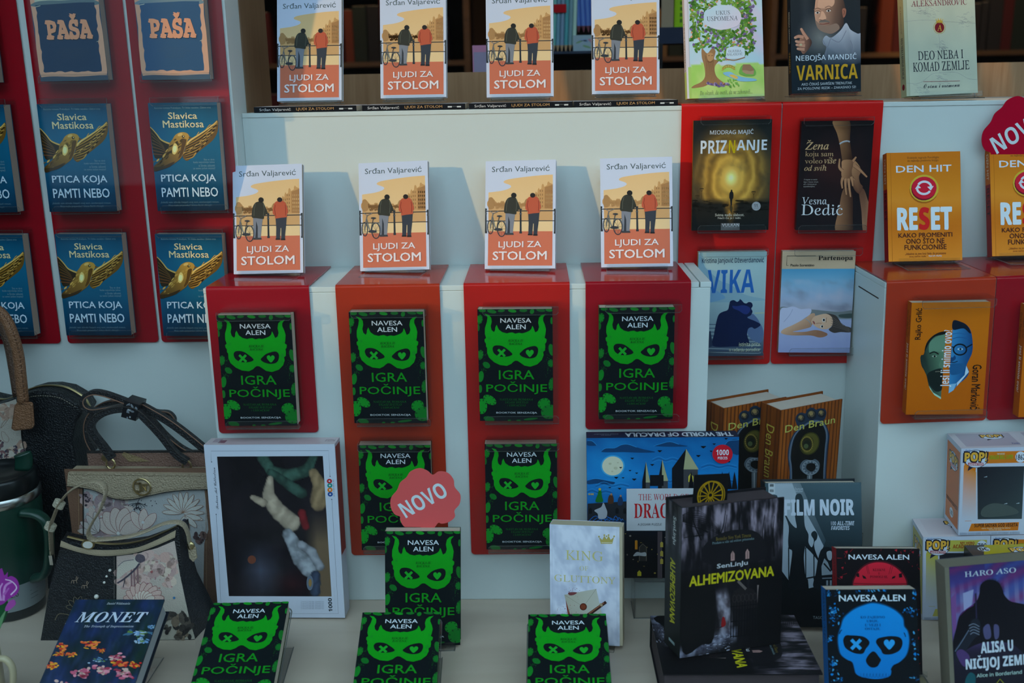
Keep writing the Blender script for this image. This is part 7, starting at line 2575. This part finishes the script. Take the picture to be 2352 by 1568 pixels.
for (x, z), (x2, z2) in list(zip(tp, tp[1:]))[::1]:
    mb.tube([(x, 0.0085 - 0.031, z), (x + (x2 - x) * 0.6, 0.0085 - 0.031, z + (z2 - z) * 0.6)], 0.0005, K((150, 140, 124)), n=4)
o = mb.build('stitching', 'matte', bb)
HA = [(-1.02, 1.685, 0.545), (-0.9922, 1.685, 0.5687), (-0.9665, 1.685, 0.5805), (-0.9444, 1.685, 0.576), (-0.9301, 1.685, 0.5581), (-0.922, 1.685, 0.5302), (-0.9198, 1.69, 0.4906), (-0.9219, 1.692, 0.4426), (-0.9255, 1.695, 0.395)]
HB = [(-1.047, 1.752, 0.5551), (-1.0123, 1.752, 0.5679), (-0.9822, 1.752, 0.5493), (-0.9688, 1.752, 0.5041), (-0.9655, 1.752, 0.445), (-0.9648, 1.752, 0.3893)]
hd = strap(bb, 'handle', loc(HA, BO), 0.0100, 1.0, TANC, side=(0, 1, 0), n=14)
strap(bb, 'handle', loc(HB, BO), 0.0085, 1.0, K((84, 62, 50)), side=(0, 1, 0), n=12)
mb = MB()
P = [Vector(p) for p in spline(loc(HA, BO), 5)]
for p, q in list(zip(P, P[1:]))[10:]:
    d = (q - p)
    mb.tube([p + Vector((0.0072, -0.0085, 0)), p + d * 0.55 + Vector((0.0072, -0.0085, 0))], 0.0005, K((60, 40, 30)), n=4)
mb.build('stitching', 'matte', hd)
mb = MB()
tab = [(0.0170, 0.3920), (0.0227, 0.3985), (0.0484, 0.3976), (0.0500, 0.394), (0.0473, 0.3523), (0.0425, 0.3456), (0.0110, 0.3416), (0.0048, 0.3466)]
mb.prism(tab[::-1], -0.054, -0.049, 'y', TANC)
o = mb.build('handle_tab', 'leather', bb, bevel=0.0015)
mb = MB()
cx, cz = 0.0275, 0.370
q = [(cx + (x - cx) * 0.88, cz + (z - cz) * 0.9) for x, z in tab]
for (x, z), (x2, z2) in zip(q, q[1:] + q[:1]):
    L = max(2, int(math.hypot(x2 - x, z2 - z) / 0.0022))
    for k in range(L):
        mb.tube([(x + (x2 - x) * k / L, -0.0543, z + (z2 - z) * k / L), (x + (x2 - x) * (k + 0.55) / L, -0.0543, z + (z2 - z) * (k + 0.55) / L)], 0.0004, K((60, 40, 30)), n=4)
mb.build('stitching', 'matte', o)

# ================================================================== tumbler, mug, paper crocus
TU = (-0.985, 1.675, 0.0)
tu = thing('tumbler', 'dark green tumbler with steel rim, white label band and handle', 'tumbler', TU)
DG = K((16, 50, 40))
mb = MB()
mb.lathe([(0.0, 0.0), (0.050, 0.0), (0.0545, 0.004), (0.0555, 0.020)], K((12, 22, 20)), 48)
mb.lathe([(0.0555, 0.0201), (0.0585, 0.045), (0.0625, 0.072)], K((120, 128, 130)), 48)
mb.lathe([(0.0625, 0.0721), (0.0650, 0.10), (0.0705, 0.17), (0.0725, 0.212), (0.0720, 0.222)], DG, 48)
mb.build('body', 'plastic', tu, smooth=True)
mb = MB()
mb.lathe([(0.0720, 0.2222), (0.0735, 0.2235), (0.0735, 0.238), (0.0715, 0.240)], (1, 1, 1, 1), 48)
mb.build('rim', 'steel', tu, smooth=True)
mb = MB()
mb.lathe([(0.0700, 0.2401), (0.0715, 0.243), (0.0715, 0.268), (0.0690, 0.273), (0.0640, 0.274), (0.0620, 0.266), (0.0, 0.262)], K((10, 14, 16)), 48)
ld = mb.build('lid', 'plastic', tu, smooth=True)
mb = MB()
mb.tube(spline([(0.044, 0.02, 0.268), (0.047, 0.022, 0.290), (0.046, 0.02, 0.300)], 4), [0.015] * 9, DG, n=14, flat=0.45, side=(1, 0.4, 0))
mb.build('flip_straw', 'plastic', ld, smooth=True)
TH = [(-0.925, 1.640, 0.2094), (-0.8998, 1.640, 0.2058), (-0.8843, 1.640, 0.1923), (-0.881, 1.640, 0.1635), (-0.8886, 1.64, 0.1123), (-0.9016, 1.64, 0.0864), (-0.922, 1.645, 0.0778)]
mb = MB()
mb.tube(spline(loc(TH, TU), 6), 0.0125, DG, n=14, flat=0.62, side=(0, 1, 0))
mb.build('handle', 'plastic', tu, smooth=True)
mb = MB()


def wrap(mb, st, a0, a1, z0, z1, r0, r1, col):
    vs, fs = glyphs(st, 'g')
    xs, ys = [v[0] for v in vs], [v[1] for v in vs]
    out = []
    for x, y in vs:
        t, s_ = (x - min(xs)) / (max(xs) - min(xs)), (y - min(ys)) / (max(ys) - min(ys))
        q, z = RAD(a0 + (a1 - a0) * t), z0 + (z1 - z0) * s_
        r = r0 + (r1 - r0) * s_
        out.append((r * math.cos(q), r * math.sin(q), z))
    mb.mesh(out, fs, K(col))


wrap(mb, 'EL H2.0', -86, -50, 0.050, 0.058, 0.0597, 0.0609, (26, 28, 32))
for k in range(4):
    wrap(mb, '—', -30, -14, 0.036 + k * 0.008, 0.037 + k * 0.008, 0.0582 + k * 0.0008, 0.0583 + k * 0.0008, (84, 88, 92))
mb.build('label_print', 'matte', tu)

mg = thing('mug', 'cream mug whose handle shows in the bottom left corner', 'mug', (-0.885, 1.37, 0))
mb = MB()
CM = K((170, 158, 128))
mb.lathe([(0.0, 0.001), (0.036, 0.0), (0.040, 0.004), (0.041, 0.09), (0.0395, 0.092), (0.037, 0.09), (0.036, 0.01), (0.0, 0.008)], CM, 40)
mb.build('bowl', 'plastic', mg, smooth=True)
mb = MB()
mb.tube(spline([(0.036, 0, 0.082), (0.052, 0, 0.0825), (0.0610, 0, 0.0694), (0.0600, 0, 0.0465), (0.0520, 0, 0.0250), (0.036, 0, 0.018)], 6), 0.0062, CM, n=12, flat=0.8, side=(0, 1, 0))
mb.build('handle', 'plastic', mg, smooth=True)

cro = thing('paper_flower', 'purple paper crocus with green leaves in the bottom left corner', 'paper flower', (-0.845, 1.40, 0))
FX = -0.845


def cut(name, pts, y0, col, grad=None, parent=None, sm=True):
    P = [(x - FX, z) for x, z in pts]
    P = spline(P, 4, True) if sm else P
    mb = MB()
    mb.prism(P, y0, y0 + 0.0012, 'y', K(col))
    return mb, P


PU = (142, 46, 142)
mb, P = cut('f', [(-0.8366, 0.2197), (-0.8334, 0.2182), (-0.8315, 0.2090), (-0.8255, 0.2145), (-0.8270, 0.2060), (-0.8207, 0.2075), (-0.8132, 0.2018), (-0.8110, 0.1899), (-0.8160, 0.1772), (-0.8303, 0.1690), (-0.841, 0.1600), (-0.8553, 0.1579), (-0.8640, 0.1754), (-0.8600, 0.2000)], 0.0, PU)
a = Art(mb, 1, 1, O=(-0.5, 0, 0))
a.px = 0.001
for p, c, w_ in (([(0.506, 1 - 0.166), (0.512, 1 - 0.190), (0.524, 1 - 0.1985)], (190, 130, 190), [4, 3]), ([(0.502, 1 - 0.166), (0.503, 1 - 0.185), (0.509, 1 - 0.196)], (196, 140, 196), [4, 2]), ([(0.519, 1 - 0.176), (0.530, 1 - 0.188), (0.524, 1 - 0.199), (0.514, 1 - 0.2025)], (206, 180, 206), [2, 1.6]), ([(0.508, 1 - 0.176), (0.518, 1 - 0.188)], (170, 90, 172), [4, 2])):
    a.line(p, w_, c, sm=4)
a.ell(0.5005, 1 - 0.2065, 0.0045, 0.0032, (210, 140, 20), rot=-30)
mb.build('flower', 'print', cro)
mb, P = cut('f', [(-0.8241, 0.1683), (-0.8200, 0.1660), (-0.8206, 0.1592), (-0.833, 0.1495), (-0.8380, 0.1515), (-0.8309, 0.1638)], -0.0016, (158, 70, 150))
mb.build('flower', 'print', cro)
mb, P = cut('l', [(-0.8386, 0.1683), (-0.8339, 0.1623), (-0.8345, 0.1503), (-0.8442, 0.1291), (-0.8564, 0.1124), (-0.881, 0.0585), (-0.890, 0.0), (-0.900, 0.0), (-0.895, 0.0586), (-0.8627, 0.1353)], 0.0016, (20, 78, 40))
mb.build('leaf', 'print', cro)
mb, P = cut('l', [(-0.8375, 0.1500), (-0.8410, 0.1400), (-0.8500, 0.1200), (-0.8600, 0.1050), (-0.8520, 0.1300)], -0.0005, (96, 140, 96))
mb.build('leaf', 'print', cro)

# ================================================================== the shop behind
def case(label, loc, w, zs, d=0.28, h=2.3, col='wood_shelf'):
    o = thing('bookcase', label, 'bookcase', loc)
    for s in (-1, 1):
        mb = MB()
        mb.box(min(s * w / 2, s * (w / 2 - 0.025)), max(s * w / 2, s * (w / 2 - 0.025)), 0, d, 0, h)
        mb.build('side_panel', col, o)
    mb = MB()
    mb.box(-w / 2, w / 2, d, d + 0.015, 0, h)
    mb.build('back_panel', 'shop_dark', o)
    for z in zs:
        mb = MB()
        mb.box(-w / 2 + 0.025, w / 2 - 0.025, 0, d, z - 0.02, z)
        mb.build('shelf', col, o)
    return o


ZS = [0.30, 0.66, 1.02, 1.36, 1.70, 2.05]
tone = [((84, 34, 16), ''), ((120, 70, 20), ''), ((30, 28, 30), ''), ((18, 22, 40), ''), ((90, 70, 44), ''), ((60, 14, 14), ''), ((22, 30, 24), ''), ((20, 18, 22), '')]
rnd = random.Random(44)
for bx, x0, x1, where in ((-0.83, -1.35, -0.30, 'left'), (0.35, -0.15, 0.85, 'middle'), (1.65, 1.05, 2.25, 'right')):
    yb = 4.55
    case('dark brown bookcase deep in the shop, the %s of three' % where, (bx, yb, -0.62), abs(x1 - x0) + 0.05, [z + 0.62 - 0.31 for z in ZS])
    for z in (0.71, 1.05):
        x = bx - (x1 - x0) / 2 + 0.03
        k = 0
        while x < bx + (x1 - x0) / 2 - 0.09:
            wd = rnd.uniform(0.025, 0.06)
            hh = rnd.uniform(0.18, 0.26)
            c, nm = rnd.choice(tone)
            mb = MB()
            mb.box(0, wd, 0, 0.16, 0, hh, K(c))
            mb.box(0.003, wd - 0.003, 0.001, 0.158, hh, hh + 0.001, PAPER)
            o = mb.build('shelved_book', 'matte')
            o.location = (x, yb + 0.02, z + 0.0005)
            tag(o, 'blurred spine in the row on the %s far bookcase, %s shelf' % (where, 'lower' if z < 1 else 'upper'), 'book', 'blurred books on the %s far bookcase, %s shelf' % (where, 'lower' if z < 1 else 'upper'))
            x += wd + rnd.uniform(0.001, 0.014)
            k += 1
            if rnd.random() < 0.10:
                x += 0.06
# stationery rack just behind the wood panel
rk = thing('stationery_rack', 'dark rack with pencil packs behind the top shelf books', 'rack', (0.21, 2.60, -0.62))
mb = MB()
mb.box(-0.30, 0.10, 0.16, 0.18, 0, 2.2, K((40, 34, 34)))
mb.build('back_panel', 'matte', rk)
for z in (1.575, 1.635, 1.95):
    mb = MB()
    mb.box(-0.30, 0.10, 0.0, 0.16, z - 0.006, z, K((44, 52, 70)))
    mb.build('shelf', 'matte', rk)
ZT = 1.0155


def pencil(label, x, y, z0, z1, r, col, tip, group, lean=0.0):
    o = thing('pencil', label, 'pencil', (x, y, z0), (0, lean, 0), group)
    mb = MB()
    mb.lathe([(0, 0.016), (r, 0.016), (r, z1 - z0), (0, z1 - z0)], K(col), 6)
    mb.build('shaft', 'plastic', o)
    mb = MB()
    mb.lathe([(0.0006, 0.0), (r * 0.95, 0.016)], K(tip), 10)
    mb.build('tip', 'matte', o)
    return o


tl = [(116, 180, 172), (110, 150, 170), (124, 148, 172), (86, 160, 166), (120, 150, 160), (180, 206, 190)]
nmz = ('mint', 'steel-blue', 'pale blue', 'teal', 'grey-green', 'pale mint')
for k in range(6):
    pencil('%s pencil of the tip-down pack, %s from the left' % (nmz[k], ('first', 'second', 'third', 'fourth', 'fifth', 'sixth')[k]), 0.050 + 0.0105 * k, 2.68, ZT + 0.001, ZT + 0.165, 0.0050, tl[k], (186, 150, 116), 'pack of teal pencils', 2.0)
mb = MB()
mb.box(-0.016, 0.016, -0.008, -0.0065, -0.010, 0.010, K((176, 20, 30)))
o = mb.build('pack_label', 'print_gloss')
o.location = (0.067, 2.678, 1.122)
tag(o, 'small red label on the teal pencil pack', 'label')
for k in range(7):
    pencil('pale blue pen in the blue pen pack, %s from the left' % ('first', 'second', 'third', 'fourth', 'fifth', 'sixth', 'seventh')[k], 0.103 + 0.0125 * k, 2.69, ZT + 0.048, ZT + 0.19, 0.0062, (88, 120, 186), (120, 70, 80), 'pack of pale blue pens', -3.0)
mb = MB()
mb.box(0, 0.09, 0, 0.03, 0, 0.040, K((150, 166, 176)))
a = Art(mb, 0.09, 0.04, O=(0, 0, 0))
blots(a, [(0.1, 0.2, 0.9, 0.8)], ((170, 130, 150), (120, 150, 110), (140, 160, 186)), 14, 2, (0.03, 0.1))
o = mb.build('pen_tray', 'print_gloss')
o.location = (0.100, 2.67, ZT + 0.0005)
tag(o, 'pale patterned tray under the blue pens', 'tray')
for k, (x, z) in enumerate(((0.093, 0), (0.106, 1), (0.119, 0), (0.132, 1), (0.145, 0))):
    mb = MB()
    mb.lathe([(0, 0), (0.0068, 0), (0.0068, 0.03), (0, 0.03)], K((150, 146, 140)), 16)
    o = mb.build('paper_roll', 'matte')
    o.location = (x, 2.60 + 0.012 * z, 0.9620 + 0.0)
    o.rotation_euler = (RAD(-90), 0, 0)
    o.location.z = 0.9555 + 0.0069
    tag(o, 'small whitish roll under the blue pens', 'roll', 'small whitish rolls on the lower rack shelf')
mb = MB()
mb.box(0, 0.034, 0, 0.012, 0, 0.13, K((150, 190, 36)))
a = Art(mb, 0.034, 0.13, O=(0, 0, 0))
for k in range(5):
    a.rect(0.42, 0.40 + k * 0.11, 0.60, 0.47 + k * 0.11, (80, 116, 40))
o = mb.build('booklet', 'print_gloss')
o.location = (0.3560, 2.67, 1.070)
tag(o, 'lime green booklet left of the watercolour tree book', 'booklet')
mb = MB()
mb.box(-0.02, 0.16, 0.0, 0.1, 1.03, 1.0695, K((30, 38, 60)))
mb.box(-0.02, 0.16, 0.0, 0.1, -0.62, 0.955, K((24, 22, 26)))
mb.box(0.15, 0.16, 0.0, 0.1, 0.955, 1.03, K((24, 22, 26)))
mb.box(-0.02, -0.01, 0.0, 0.1, 0.955, 1.03, K((24, 22, 26)))
o = mb.build('side_cabinet', 'matte')
o.location = (0.335, 2.64, 0)
tag(o, 'low dark cabinet carrying the lime booklet', 'cabinet')
mb = MB()
mb.box(0, 0.03, 0, 0.008, 0, 0.12, K((150, 130, 106)))
o = mb.build('booklet', 'matte')
o.location = (0.322, 2.655, 1.070)
tag(o, 'tan booklet standing beside the lime one', 'booklet')
pk_ = thing('price_card', 'pink card standing behind the wood panel between two white books', 'card', (-0.122, 2.40, 0.90))
mb = MB()
mb.box(-0.020, 0.022, 0, 0.0015, 0, 0.125, K((190, 130, 160)))
a = Art(mb, 0.042, 0.125, O=(-0.020, 0, 0))
a.rect(0.06, 0.12, 0.92, 0.62, (150, 140, 166))
mb.build('card', 'print', pk_)
mb = MB()
mb.box(-0.024, 0.026, -0.006, 0.02, -1.52, 0.0, K((90, 70, 80)))
mb.build('post', 'matte', pk_)
